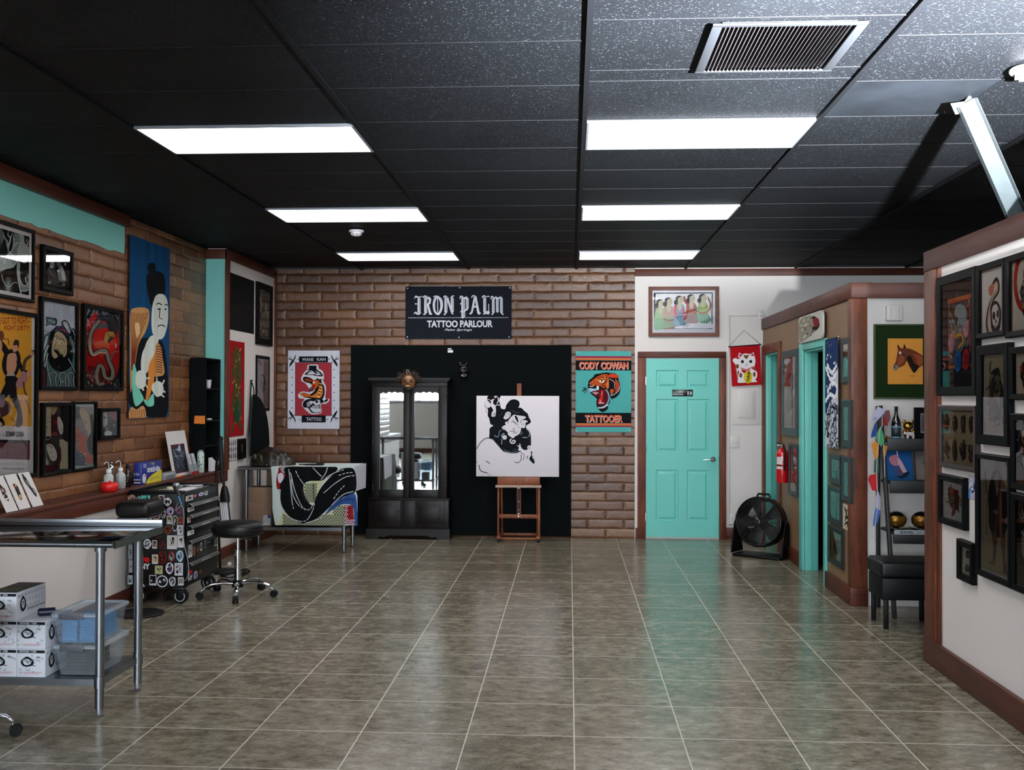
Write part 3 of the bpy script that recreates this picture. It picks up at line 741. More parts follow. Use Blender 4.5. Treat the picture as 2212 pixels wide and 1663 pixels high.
def art_boxers(A):
    A.base('#08090a'); g = ['#3d4142', '#8c9293', '#d6dcdc', '#606667']
    A.blob([(490, 1000), (530, 940), (560, 960), (560, 1040), (600, 1120), (560, 1160), (500, 1140), (480, 1060)], g[0]); A.ell(535, 965, 22, 28, g[1])
    A.blob([(590, 1010), (620, 960), (650, 1030), (660, 1120), (600, 1130), (580, 1060)], g[1]); A.ell(598, 960, 22, 28, g[3]); A.ell(525, 990, 14, 14, g[2]); A.ell(590, 1025, 16, 14, g[2]); A.ell(660, 945, 8, 14, g[2])
    A.blob([(620, 990), (645, 1040), (650, 1110), (620, 1100)], g[2]); A.line([(500, 1010), (520, 1060), (560, 1090)], 7, g[1]); A.line([(480, 1120), (660, 1130)], 5, g[0]); A.rect(485, 1135, 515, 1165, g[1]); A.line([(520, 1165), (620, 1175)], 5, g[1]); A.ell(632, 1160, 14, 14, g[1])
def art_bearded(A):
    A.base('#c3c9d2')
    for i in range(22): A.line([(405+i*12.5, 40+i), (405+i*12.5+4, 200+6*math.sin(i))], 2.5, '#aab3bd', smooth=False)
    T, Wh, K, Rd, S = '#5d7f7c', '#dfe6e6', '#0b0c0f', '#8a2a33', '#cbb993'
    A.line([(405, 330), (430, 300), (470, 330), (480, 300)], 8, '#9aa3aa'); A.line([(410, 350), (440, 330), (490, 340)], 6, '#8a949b')
    A.blob([(395, 420), (430, 340), (500, 300), (640, 320), (672, 480), (665, 790), (395, 790)], T)
    A.blob([(440, 180), (485, 185), (520, 190), (525, 240), (500, 255), (470, 245), (435, 262), (442, 225)], K); A.blob([(446, 188), (485, 194), (512, 200), (512, 235), (480, 238), (442, 250), (450, 222)], T); A.line([(450, 205), (480, 210), (508, 230)], 4, Wh)
    A.blob([(560, 215), (600, 205), (630, 260), (640, 340), (600, 320), (570, 270)], K); A.blob([(575, 225), (600, 220), (622, 270), (628, 320), (600, 290)], Wh); A.line([(585, 225), (610, 260), (620, 300)], 6, T)
    A.blob([(640, 280), (668, 290), (672, 400), (640, 360)], K); A.line([(650, 290), (665, 330), (668, 380)], 6, Wh)
    A.blob([(480, 300), (540, 255), (600, 280), (625, 380), (650, 480), (635, 600), (570, 655), (500, 640), (455, 560), (450, 440), (465, 350)], K)
    A.blob([(515, 255), (590, 275), (615, 330), (600, 345), (570, 300), (520, 295)], '#35315a'); A.blob([(540, 270), (590, 285), (605, 330), (575, 300)], Rd)
    A.blob([(515, 312), (560, 315), (598, 370), (600, 450), (590, 520), (560, 500), (540, 540), (500, 530), (482, 480), (490, 400)], S)
    A.blob([(497, 470), (520, 470), (545, 500), (565, 530), (600, 500), (600, 600), (520, 600), (480, 540), (482, 500), (510, 540), (530, 520)], K)
    A.blob([(482, 490), (505, 510), (520, 530), (505, 545), (486, 520)], S); A.blob([(580, 450), (602, 445), (598, 500), (578, 530), (568, 500)], S); A.line([(588, 465), (584, 500)], 3, K)
    for x, y in ((520, 370), (556, 410)): A.ell(x, y, 14, 11, '#e9e6da'); A.ell(x+3, y, 5, 7, K)
    A.line([(500, 350), (525, 345), (535, 365)], 5, K); A.line([(540, 375), (565, 370), (585, 400)], 6, K); A.line([(543, 425), (562, 430), (580, 420)], 2.5, K)
    A.line([(520, 395), (505, 440), (500, 465), (520, 475), (530, 455)], 3.5, K); A.line([(505, 485), (525, 470), (550, 500)], 6, K)
    for q, w in (([(405, 500), (430, 420), (445, 350)], 16), ([(400, 640), (430, 500), (455, 430)], 13), ([(412, 780), (402, 700), (430, 600), (450, 500)], 9)): A.line(q, w+6, K); A.line(q, w, Wh)
    A.blob([(398, 590), (412, 600), (440, 660), (438, 790), (410, 790), (415, 690), (400, 650)], K); A.blob([(402, 600), (430, 670), (430, 785), (416, 785), (420, 700)], Rd)
    for x in (470, 545, 610): A.line([(x, 790), (x+5, 740), (x-5, 690), (x+20, 662), (x+48, 680), (x+40, 720), (x+46, 790)], 15, K); A.line([(x, 790), (x+5, 740), (x-5, 690), (x+20, 662), (x+48, 680), (x+40, 720), (x+46, 790)], 6, Wh)
    A.line([(600, 540), (640, 600), (670, 700)], 16, K); A.line([(610, 540), (645, 610), (668, 680)], 6, Wh); A.line([(440, 560), (455, 680), (475, 780)], 14, K); A.line([(440, 560), (455, 680), (475, 780)], 6, Wh); A.ell(563, 742, 8, 14, '#9fb5b3')
def art_red_dragon(A):
    A.base('#15181c'); rnd = random.Random(3)
    A.blob([(790, 230), (900, 160), (1000, 190), (1035, 330), (1040, 600), (980, 740), (850, 760), (775, 640), (765, 400)], '#a01412')
    A.blob([(850, 240), (960, 210), (1010, 330), (1000, 480), (900, 520), (830, 420)], '#c4231b'); A.blob([(790, 600), (900, 650), (1010, 620), (960, 740), (830, 740)], '#5f0f10')
    A.blob([(840, 400), (940, 380), (960, 440), (870, 450)], '#cf5a3a'); A.blob([(760, 260), (800, 190), (855, 130), (860, 180), (800, 260), (775, 380)], '#b51a18')
    for i in range(70):
        side = rnd.random(); x = rnd.uniform(755, 1045); y = rnd.uniform(100, 215) if side < .45 else rnd.uniform(690, 785)
        if side > .78: x = rnd.uniform(755, 800); y = rnd.uniform(100, 400)
        if side < .15: x = rnd.uniform(755, 830); y = rnd.uniform(640, 785)
        A.line([(x, y), (x+8, y+9), (x+2, y+17)], 4, rnd.choice(['#b9bfc6', '#5e6470', '#d8dde0', '#39404a']), n=2)
    A.blob([(880, 130), (980, 150), (1010, 250), (960, 300), (930, 210), (860, 210)], '#2a2c31'); A.blob([(850, 235), (930, 225), (935, 262), (860, 275)], '#595a5e')
    path = [(985, 210), (1020, 300), (1000, 380), (940, 330), (980, 260)]
    A.line([(975, 190), (1010, 260), (985, 330), (940, 390)], 38, '#3a302a')
    A.line([(880, 200), (815, 300), (800, 420), (820, 500), (880, 470), (930, 470), (955, 560), (985, 640), (975, 710), (925, 700), (905, 620), (875, 600), (855, 680), (870, 760), (915, 755)], 42, '#2b2723')
    A.line([(880, 200), (815, 300), (800, 420), (820, 500), (880, 470), (930, 470), (955, 560), (985, 640), (975, 710), (925, 700), (905, 620), (875, 600), (855, 680), (870, 760), (915, 755)], 27, '#8d8375')
    A.line([(800, 420), (822, 510), (882, 485), (930, 490)], 12, '#cbbf9f')
    A.blob([(930, 310), (985, 300), (1000, 340), (960, 350), (930, 400), (915, 370)], '#b08a4a'); A.line([(945, 320), (960, 345), (985, 330)], 5, '#2a1a12'); A.line([(1030, 470), (990, 480), (970, 540), (940, 570)], 9, '#77706a')
    for q in ([(1005, 400), (1012, 440)], [(1018, 410), (1006, 438)]): A.line(q, 4, '#e6d7c8')
def art_fight_poster(A):
    A.base('#dfdedd'); A.rect(-330, 120, 285, 1112, '#dba436')
    K, S, D = '#17151a', '#d3a083', '#5a4335'
    A.text("VE GOT TO FIGHT–", -18, 188, 268, 248, '#a5271d', .02); A.text("FIGHT DIRTY!", 48, 258, 265, 303, '#a5271d', .02)
    # plain generic fighters in the poster's colours
    A.blob([(95, 700), (130, 690), (170, 720), (150, 800), (60, 890), (20, 1000), (60, 1100), (-10, 1115), (-40, 1000), (30, 820)], K)
    A.blob([(60, 700), (150, 710), (160, 840), (200, 980), (205, 1100), (150, 1110), (160, 990), (80, 830)], K)
    A.blob([(70, 480), (160, 470), (190, 560), (150, 690), (60, 690), (30, 590)], K); A.blob([(85, 510), (150, 505), (155, 610), (120, 680), (75, 660), (70, 580)], S); A.ell(140, 450, 24, 40, S); A.blob([(125, 430), (140, 385), (175, 395), (172, 460), (160, 430)], K)
    A.line([(80, 510), (20, 420), (-60, 380)], 52, K); A.line([(165, 560), (215, 650), (265, 660)], 34, K); A.ell(262, 668, 22, 26, S); A.rect(70, 672, 140, 692, '#b8b2ae')
    A.blob([(150, 760), (210, 650), (250, 700), (230, 760), (180, 800)], '#b98b8b'); A.line([(215, 740), (225, 820), (248, 855)], 14, D); A.line([(215, 640), (230, 560), (285, 510), (295, 470)], 26, D); A.ell(285, 500, 16, 22, S)
    A.ell(20, 350, 26, 46, '#6b3a2b'); A.line([(40, 380), (80, 380), (88, 430)], 8, '#6b3a2b'); A.ell(0, 440, 30, 60, S)
    A.blob([(-120, 900), (0, 880), (80, 910), (110, 960), (60, 1030), (-100, 1060)], '#553032'); A.ell(0, 960, 14, 22, '#b0a4a0'); A.ell(10, 1100, 26, 22, S); A.line([(190, 900), (240, 900), (270, 1010)], 10, '#a5673a'); A.ell(215, 900, 14, 22, S)
    A.line([(110, 1050), (150, 1080), (130, 1115)], 8, '#a5673a')
    A.text("SONNY CHIBA", 66, 1156, 222, 1200, K, .03); A.text("THE INCREDIBLE", -40, 1180, 58, 1196, '#8a8a90')
    A.rect(-330, 1226, 268, 1385, '#6f3037'); A.rect(-330, 1226, 268, 1250, '#231418'); rnd = random.Random(5)
    for i in range(46): x = rnd.uniform(-80, 262); y = rnd.uniform(1255, 1300); A.line([(x, y), (x+rnd.uniform(-3, 3), y+rnd.uniform(30, 70))], 3.5, rnd.choice(['#3a1a20', '#8b4a50', '#5a252c']), smooth=False)
    for y, x1 in ((1424, 210), (1436, 235)): A.line([(-20, y), (x1, y-14)], 3, '#a8a8ac', smooth=False)
    A.text("STREET JUNGLE FILM 1974", 35, 1456, 222, 1470, '#2b2b30', .01)
    A.rect(-330, 120, -329, 121, K)
def art_geisha(A):
    A.base('#45413f'); C, K, Rd = '#c9c1a4', '#17161a', '#8a1f22'
    A.rect(22, 130, 158, 722, C); A.rect(298, 775, 432, 1312, C); A.blob([(150, 130), (270, 120), (240, 230), (180, 300)], '#b79a6b'); A.blob([(340, 120), (470, 100), (470, 760), (350, 740), (330, 300)], K)
    rnd = random.Random(8)
    for i in range(34): x, y = rnd.uniform(35, 148), rnd.uniform(150, 700); A.line([(x, y), (x+rnd.uniform(-14, 14), y+9), (x+rnd.uniform(-8, 8), y+20)], 5, K, n=2)
    for i in range(20): x, y = rnd.choice([330, 350, 400]), rnd.uniform(820, 1280); A.line([(x, y), (x+rnd.uniform(-10, 10), y+12)], 5, '#4b4a40', smooth=False)
    A.blob([(160, 330), (240, 280), (290, 330), (260, 480), (230, 600), (270, 640), (180, 700), (160, 560)], '#4a2226'); A.blob([(220, 400), (270, 420), (250, 480), (205, 470)], Rd); A.blob([(270, 330), (310, 360), (355, 480), (350, 640), (310, 680), (270, 560), (258, 420)], '#ddd6cc'); A.line([(300, 570), (330, 565), (325, 610)], 6, Rd); A.line([(280, 420), (300, 470)], 4, K)
    A.blob([(22, 735), (160, 730), (120, 830), (22, 830)], K); A.line([(70, 750), (95, 790), (150, 740)], 8, '#ddd6cc'); A.blob([(165, 650), (250, 640), (255, 690), (175, 705)], '#a64140')
    A.blob([(70, 890), (170, 880), (240, 1020), (235, 1140), (170, 1170), (120, 1090)], '#ddd6cc'); A.line([(80, 900), (160, 910), (160, 940)], 12, Rd); A.line([(130, 1010), (170, 1020)], 7, K); A.line([(160, 1090), (200, 1110)], 6, K); A.blob([(40, 900), (80, 960), (90, 1100), (130, 1200), (60, 1260), (22, 1100)], '#6f6a68'); A.blob([(70, 1120), (110, 1230), (60, 1240)], C)
    A.blob([(22, 1230), (150, 1250), (250, 1180), (300, 900), (305, 1180), (180, 1350), (22, 1365)], '#59252a'); A.line([(220, 1240), (260, 1310)], 20, K)
def art_orange_print(A):
    # a plain generic stand-in in the same colours
    A.base('#c9cfca'); A.rect(545, 145, 888, 1220, '#8d857f'); O, N, C, K = '#c3542e', '#2d3350', '#d8cfbb', '#1a181c'
    A.blob([(560, 160), (660, 150), (680, 330), (600, 380), (555, 300)], '#3a3846'); A.blob([(660, 180), (740, 200), (820, 350), (830, 640), (770, 620), (720, 420), (660, 300)], '#c9a98a'); A.blob([(830, 330), (885, 340), (885, 1000), (800, 960), (780, 760), (850, 600)], K)
    A.blob([(545, 490), (600, 560), (640, 520), (700, 650), (790, 720), (760, 860), (800, 1010), (870, 1020), (865, 1170), (760, 1150), (690, 1010), (620, 900), (590, 700)], O); A.rect(545, 1080, 740, 1218, N); A.blob([(600, 950), (700, 1010), (740, 1080), (640, 1120), (590, 1040)], N)
    rnd = random.Random(12)
    for i in range(60):
        x, y = rnd.uniform(550, 640), rnd.uniform(350, 1070)
        if i > 40: x, y = rnd.uniform(660, 860), rnd.uniform(380, 720)
        A.line([(x, y), (x+14, y-12), (x+24, y+8)], 7, rnd.choice([N, C, '#6b6f80', K]), n=2)
    for i in range(10): A.line([(550+i*18, 1215), (560+i*18, 1100)], 4, '#7b86a0', smooth=False)
    for i in range(14): x, y = rnd.uniform(620, 740), rnd.uniform(960, 1120); A.line([(x, y), (x+16, y-14), (x+30, y)], 5, C, n=2)
def art_small_mask(A):
    A.base('#4c4e4a'); rnd = random.Random(2); A.blob([(1150, 230), (1290, 240), (1295, 400), (1200, 340)], '#9a2d22')
    A.blob([(1060, 240), (1140, 260), (1150, 480), (1060, 560), (1045, 400)], '#b9b8b0'); A.blob([(1190, 400), (1295, 440), (1290, 690), (1180, 640)], '#262724'); A.ell(1170, 665, 62, 55, '#cfd0cb')
    for i in range(26): x, y = rnd.uniform(1050, 1250), rnd.uniform(260, 600); A.line([(x, y), (x+20, y+15), (x+8, y+36)], 8, rnd.choice(['#141414', '#d8d6cf', '#141414', '#8a2a24']), n=2)
K_ = M_FRAME
picture('black framed white dragon print high on the left brick wall, cut by the photo edge', 'left', XL, 5.98, 2.208, 6.726, 2.694, .022, .028, K_, art_white_dragon, [(-20, 350), (440, 470), (445, 1390), (-20, 1300)], .026, dst=(.28, 0, .648, .388))
picture('small black framed photo of two boxers on the left brick wall', 'left', XL, 6.83, 2.308, 7.258, 2.62, .03, .03, K_, art_boxers, [(466, 845), (690, 885), (668, 1195), (455, 1160)], .02, '#0b0c0c')
picture('black framed painting of a bearded face with headband on pale ground', 'left', XL, 6.816, 1.628, 7.348, 2.266, .026, .03, K_, art_bearded, [(403, 28), (672, 75), (660, 785), (398, 787)])
picture('black framed print of a serpent dragon on red', 'left', XL, 7.425, 1.63, 8.106, 2.272, .03, .032, K_, art_red_dragon, [(755, 95), (1048, 145), (1045, 785), (750, 785)])
picture('large black framed yellow film poster on the left brick wall', 'left', XL, 6.09, 1.046, 6.78, 2.14, .026, .03, K_, art_fight_poster, [(0, 145), (310, 190), (300, 1490), (0, 1540)], dst=(.202, 0, .638, 1.042), name='framed_poster', cat='poster')
picture('black framed grey print of faces with cream text strips, below the bearded face', 'left', XL, 6.847, 1.04, 7.262, 1.543, .026, .034, K_, art_geisha, [(20, 125), (468, 105), (430, 1310), (22, 1370)])
picture('narrow black framed orange and navy print beside the grey faces print', 'left', XL, 7.285, 1.04, 7.653, 1.548, .018, .03, K_, art_orange_print, [(540, 90), (905, 95), (885, 1225), (535, 1280)])
picture('smallest black framed print on the brick, right of the orange print', 'left', XL, 7.702, 1.254, 8.047, 1.496, .028, .034, K_, art_small_mask, [(1035, 235), (1300, 225), (1298, 690), (1035, 715)])
# big cloth banner with a generic robed figure in the same colours
def cloth_sheet(A, amp, n, ph=0.):
    A.warp = lambda a: amp*(1+math.sin(a*n*3.1+ph)*.6+.4*math.sin(a*n*7.3+1))
def art_blue_banner(A):
    cloth_sheet(A, .006, 9); A.base('#0f3f66', 24, 30); K, Wt, T, Bd, Mn, Or = '#0b0d12', '#c9cec4', '#b98a55', '#6b2a1c', '#6fbfa8', '#c77a32'
    f = lambda *q: list(q)
    A.blob(f((60, 960), (180, 900), (330, 940), (380, 1300), (350, 1590), (60, 1500), (55, 1200)), K)
    A.blob(f((190, 400), (240, 330), (330, 350), (350, 470), (320, 590), (250, 640), (215, 560)), K); A.ell(235, 300, 32, 40, K)
    A.blob(f((255, 560), (320, 520), (370, 580), (375, 760), (330, 900), (250, 880), (235, 720)), Wt); A.line(f((275, 610), (300, 600), (320, 615)), 9, K); A.line(f((345, 615), (360, 608), (372, 618)), 9, K); A.line(f((310, 640), (305, 720), (330, 735)), 6, K); A.line(f((290, 800), (320, 785), (350, 800)), 9, K); A.ell(300, 650, 12, 7, K); A.ell(352, 650, 10, 7, K)
    A.blob(f((235, 880), (300, 900), (260, 1060), (200, 1200), (150, 1180), (160, 1020)), Wt)
    A.blob(f((52, 700), (100, 645), (190, 645), (220, 680), (205, 800), (130, 950), (95, 1150), (70, 1320), (55, 1350), (52, 1000)), T)
    for i in range(9): A.line([(60+i*18, 690-abs(i-4)*2), (62+i*12, 820), (65+i*6, 980), (62+i*3, 1180)], 5, Bd)
    A.blob(f((96, 780), (130, 775), (138, 850), (115, 900), (100, 850)), '#d6b27a')
    A.blob(f((275, 950), (310, 960), (330, 1080), (345, 1200), (300, 1230), (260, 1220), (262, 1080)), T)
    for i in range(11): A.line([(272, 975+i*22), (300, 970+i*22), (328, 985+i*22)], 8, Bd)
    A.blob(f((245, 1060), (275, 1010), (262, 1200), (240, 1330), (215, 1430), (185, 1430), (205, 1300), (215, 1150)), Or)
    A.blob(f((70, 1340), (80, 1130), (110, 1190), (130, 1330), (165, 1430), (100, 1490)), Mn); A.blob(f((165, 1430), (210, 1440), (245, 1380), (255, 1470), (220, 1495), (180, 1470)), Mn)
    A.blob(f((110, 1200), (160, 1180), (190, 1230), (180, 1310), (140, 1340), (100, 1290)), Wt); A.blob(f((240, 1300), (290, 1270), (330, 1300), (335, 1370), (290, 1410), (245, 1370)), Wt)
    for q in (((165, 1220), (195, 1170)), ((180, 1250), (225, 1245)), ((175, 1290), (205, 1330)), ((150, 1320), (165, 1355)), ((285, 1290), (280, 1240)), ((320, 1310), (345, 1260)), ((330, 1350), (355, 1370)), ((315, 1390), (345, 1410))): A.line(list(q), 13, Wt)
    A.blob(f((45, 1600), (60, 1500), (110, 1520), (165, 1490), (185, 1600)), T)
    for i in range(7): A.line([(62+i*17, 1520), (56+i*20, 1600)], 5, Bd)
b = sheet('left', XL, 8.223, 1.407, 9.08, 2.908, .012, [(50, 28), (390, 140), (390, 1582), (40, 1600)], .9)
art_blue_banner(b); tag(b.mb.build('cloth_banner', loc=b.o), 'tall blue cloth banner of a robed figure hanging on the left brick wall', 'banner')
# ---- stub wall at the back left -----------------------------------
X2 = XL2
def art_dark_cloth(A):
    A.base(mat('#101012', .9, spec=.1, noise=.9, nscale=5), 6, 6); rnd = random.Random(6)
    for i in range(16): x, y = rnd.uniform(5, 95), rnd.uniform(25, 58); A.ell(x, y, rnd.uniform(3, 10), rnd.uniform(2, 5), rnd.choice(['#17130f', '#1d1713', '#141214']), rnd.uniform(0, 3))
b = sheet('left', X2, 10.125, 2.262, 10.96, 2.832, .004, (0, 0, 100, 68), .9); art_dark_cloth(b); tag(b.mb.build('dark_tapestry', loc=b.o), 'almost black mottled tapestry on the white stub wall, top left', 'tapestry')
picture('tall black framed grey green print high in the back left corner', 'left', X2, 11.012, 2.158, 11.58, 2.838, .07, .03, K_, flash(21, '#4a463a', ['#2a2a26', '#7a7562', '#8a8468', '#3a3832', '#5d5a4a'], (1, 1), .95, n=40))
def art_red_scroll(A):
    cloth_sheet(A, .004, 7); A.base('#8e1016', 10, 14); g = ['#5d5427', '#8a7a35', '#2e3a20', '#a99545', '#3a2a18', '#1f4a33']
    rnd = random.Random(9); A.blob([(50, 8), (62, 22), (78, 30), (74, 55), (84, 75), (70, 100), (80, 130), (84, 160), (70, 175), (86, 195), (74, 205), (60, 185), (40, 185), (26, 208), (14, 198), (30, 175), (18, 150), (22, 120), (30, 95), (16, 75), (24, 50), (20, 30), (40, 24)], '#4a3c20')
    for i in range(90):
        y = rnd.uniform(16, 190); wd = 24+8*math.sin(y*.09); x = 50+rnd.uniform(-wd, wd); a = rnd.uniform(0, 6)
        A.line([(x, y), (x+5*math.cos(a), y+5*math.sin(a)), (x+7*math.cos(a+1), y+7*math.sin(a+1))], 2.6, rnd.choice(g), n=2)
    A.blob([(40, 150), (50, 130), (60, 150), (64, 180), (36, 180)], '#1c3f2c')
b = sheet('left', X2, 10.13, 1.186, 10.63, 2.152, .004, (0, 0, 100, 215), .9); art_red_scroll(b); tag(b.mb.build('hanging_scroll', loc=b.o), 'long red hanging scroll with a gold and green figure', 'scroll')
picture('black framed pink tinted print partly behind the hanging black bag', 'left', X2, 11.03, 1.43, 11.525, 2.04, .035, .014, K_, flash(22, '#9a8484', ['#6a5a62', '#8a3a3a', '#3f3a44', '#b39a94'], (1, 1), .6, '#4a4450'), matw=.012, matc='#b9b0ac')
def art_letters(A):
    A.base('#b9b5b2'); rnd = random.Random(4)
    for j in range(4):
        for i in range(4): motif(A, 14+i*24, 16+j*29*(A.h/A.w), 17, 22, rnd, ['#8d8a88', '#2a2a2e', '#cfcac6'], 3, '#3a3a40')
b = sheet('left', X2, 10.135, .94, 10.4, 1.16, .003, (0, 0, 100, 83), .7); art_letters(b); tag(b.mb.build('flash_sheet', loc=b.o), 'small white sheet of black motifs pinned below the red scroll', 'sheet')
picture('tiny black framed picture beside the pinned sheet below the red scroll', 'left', X2, 10.425, .948, 10.635, 1.154, .055, .03, K_, flash(23, '#6a5c48', ['#3a3026', '#8a7a60'], (1, 1), .8))
# ---- back wall ------------------------------------------------------
YW = YB
def back_rect(x0, y0, x1, y1, Y=YW-.01):
    a = at_y(x0, (y0+y1)/2, Y); b = at_y(x1, (y0+y1)/2, Y); c = at_y((x0+x1)/2, y0, Y); d = at_y((x0+x1)/2, y1, Y)
    return a.x, d.z, b.x, c.z
GW = '#c6c8d2'
def iron_palm(A):
    D = '#0e131b'
    def V(x, y0, y1, w=25, ln=True, sl=0):
        h = w/2; A.poly([(x-h-sl, y0+9), (x-sl, y0-5), (x+h-sl, y0+9), (x+h+sl, y1-9), (x+sl, y1+6), (x-h+sl, y1-9)], GW)
        if ln: A.line([(x+h*.35-sl, y0+14), (x+h*.35+sl, y1-14)], 3, D, smooth=False)
    def Q(*p): A.poly(p, GW)
    def c(w, *p): A.line(p, w, GW, taper=True)
    def dia(x, y, r=12): A.poly([(x-r, y), (x, y-r*.8), (x+r, y), (x, y+r*.8)], GW)
    # I
    V(256, 212, 338); c(15, (216, 222), (228, 198), (250, 206), (290, 194)); c(16, (212, 352), (226, 336), (250, 350), (276, 336)); dia(228, 262, 9); c(6, (228, 262), (240, 262), (250, 268))
    # R
    V(312, 206, 345); c(14, (288, 214), (304, 196), (330, 200)); Q((322, 204), (345, 200), (360, 222), (352, 262), (324, 274), (324, 262), (336, 252), (340, 224), (322, 218)); Q((322, 264), (338, 266), (360, 342), (370, 350), (352, 358), (340, 350)); dia(300, 352, 11)
    # O
    A.blob([(416, 194), (452, 226), (458, 290), (436, 346), (412, 358), (382, 330), (372, 270), (384, 216)], GW); A.blob([(414, 214), (432, 240), (436, 290), (424, 334), (412, 342), (396, 320), (392, 270), (398, 232)], D); A.line([(414, 206), (414, 350)], 7, GW, smooth=False); c(10, (376, 208), (390, 196), (420, 194))
    # N
    V(484, 208, 342); V(538, 208, 336); Q((488, 214), (504, 206), (538, 322), (530, 346)); c(14, (462, 214), (476, 196), (500, 204)); c(12, (520, 212), (540, 196), (556, 192)); dia(474, 352, 11); dia(540, 346, 10)
    # P
    V(628, 206, 386); V(668, 214, 306, 22); Q((634, 206), (662, 198), (680, 222), (664, 226), (640, 220)); Q((636, 314), (668, 300), (674, 312), (640, 332)); c(15, (602, 222), (612, 198), (634, 204)); c(9, (604, 338), (618, 324), (640, 336)); dia(610, 262, 9); c(5, (600, 262), (616, 262)); A.line([(646, 214), (646, 384)], 5, GW, smooth=False)
    # A
    Q((722, 204), (742, 196), (712, 340), (694, 356), (682, 348), (698, 330)); Q((728, 204), (746, 198), (770, 330), (784, 344), (766, 358), (752, 344)); Q((708, 282), (750, 276), (752, 292), (706, 298)); c(12, (700, 212), (716, 192), (744, 198))
    # L
    V(816, 208, 342); c(14, (790, 214), (808, 194), (832, 204)); Q((822, 330), (846, 322), (862, 334), (850, 356), (826, 350), (800, 358), (808, 342)); A.line([(850, 262), (850, 326)], 6, GW, smooth=False); c(9, (826, 206), (846, 196), (860, 204))
    # M
    V(890, 214, 344, 23); V(925, 208, 336, 23); V(960, 208, 344, 23); Q((890, 216), (912, 196), (930, 212), (918, 222), (908, 214), (896, 228)); Q((926, 214), (948, 196), (966, 212), (954, 222), (944, 214), (932, 228)); c(14, (868, 226), (878, 200), (898, 212)); dia(880, 352, 10); dia(970, 352, 10); c(8, (960, 204), (972, 192))
def grommets(t, A, pts, r=.008, c='#b9bcc0'):
    for p in pts:
        a, b = A.uv(p); P0 = A.to3(a, b, 0)
        g = MB(); g.lathe([(r*.45, .0005), (r*.5, .002), (r*.9, .002), (r, .0003)], P0+A.n*.002, mat(c, .3, .8), 14, axis=tuple(A.n)); g.ball(P0+A.n*.003, r*.42, mat('#d8d4c8', .4), 8)
        g.build('grommet', t)
def hung(name, label, cat, rect, src, fn, grom=(), amp=.006, wn=7, rough=.8, res=(20, 12), d=.012, base='#0d1118', wall='back', X=YW):
    x0, z0, x1, z1 = rect; A = sheet(wall, X, x0, z0, x1, z1, d, src, rough)
    t = thing(name, label, cat, tuple(wallpt(wall, X, (x0+x1)/2, z0, d)))
    if amp: A.warp = lambda a: amp*.5*(1+math.sin(a*wn*2.3)*.6+.4*math.sin(a*wn*5+1))
    A.base(base, *res); fn(A); A.mb.build('sheet', t); grommets(t, A, grom); return t
def a_iron(A):
    iron_palm(A)
    for i in range(72): A.ell(168+i*11.95, 382, 3.6, 4.2, GW, n=6)
    A.text("TATTOO PARLOUR", 324, 405, 884, 466, GW, .035, 0, .98); A.text("Palm Springs", 472, 476, 708, 502, GW, .012, .35)
hung('vinyl_banner', 'black banner reading IRON PALM TATTOO PARLOUR on the back brick wall', 'banner', back_rect(876, 618.5, 1105, 732), [(142, 112), (1048, 108), (1044, 567), (140, 563)], a_iron,
     [(160, 128), (603, 122), (1033, 123), (157, 547), (594, 552), (1024, 551)], .008, 9, base='#0e131b', rough=.55)
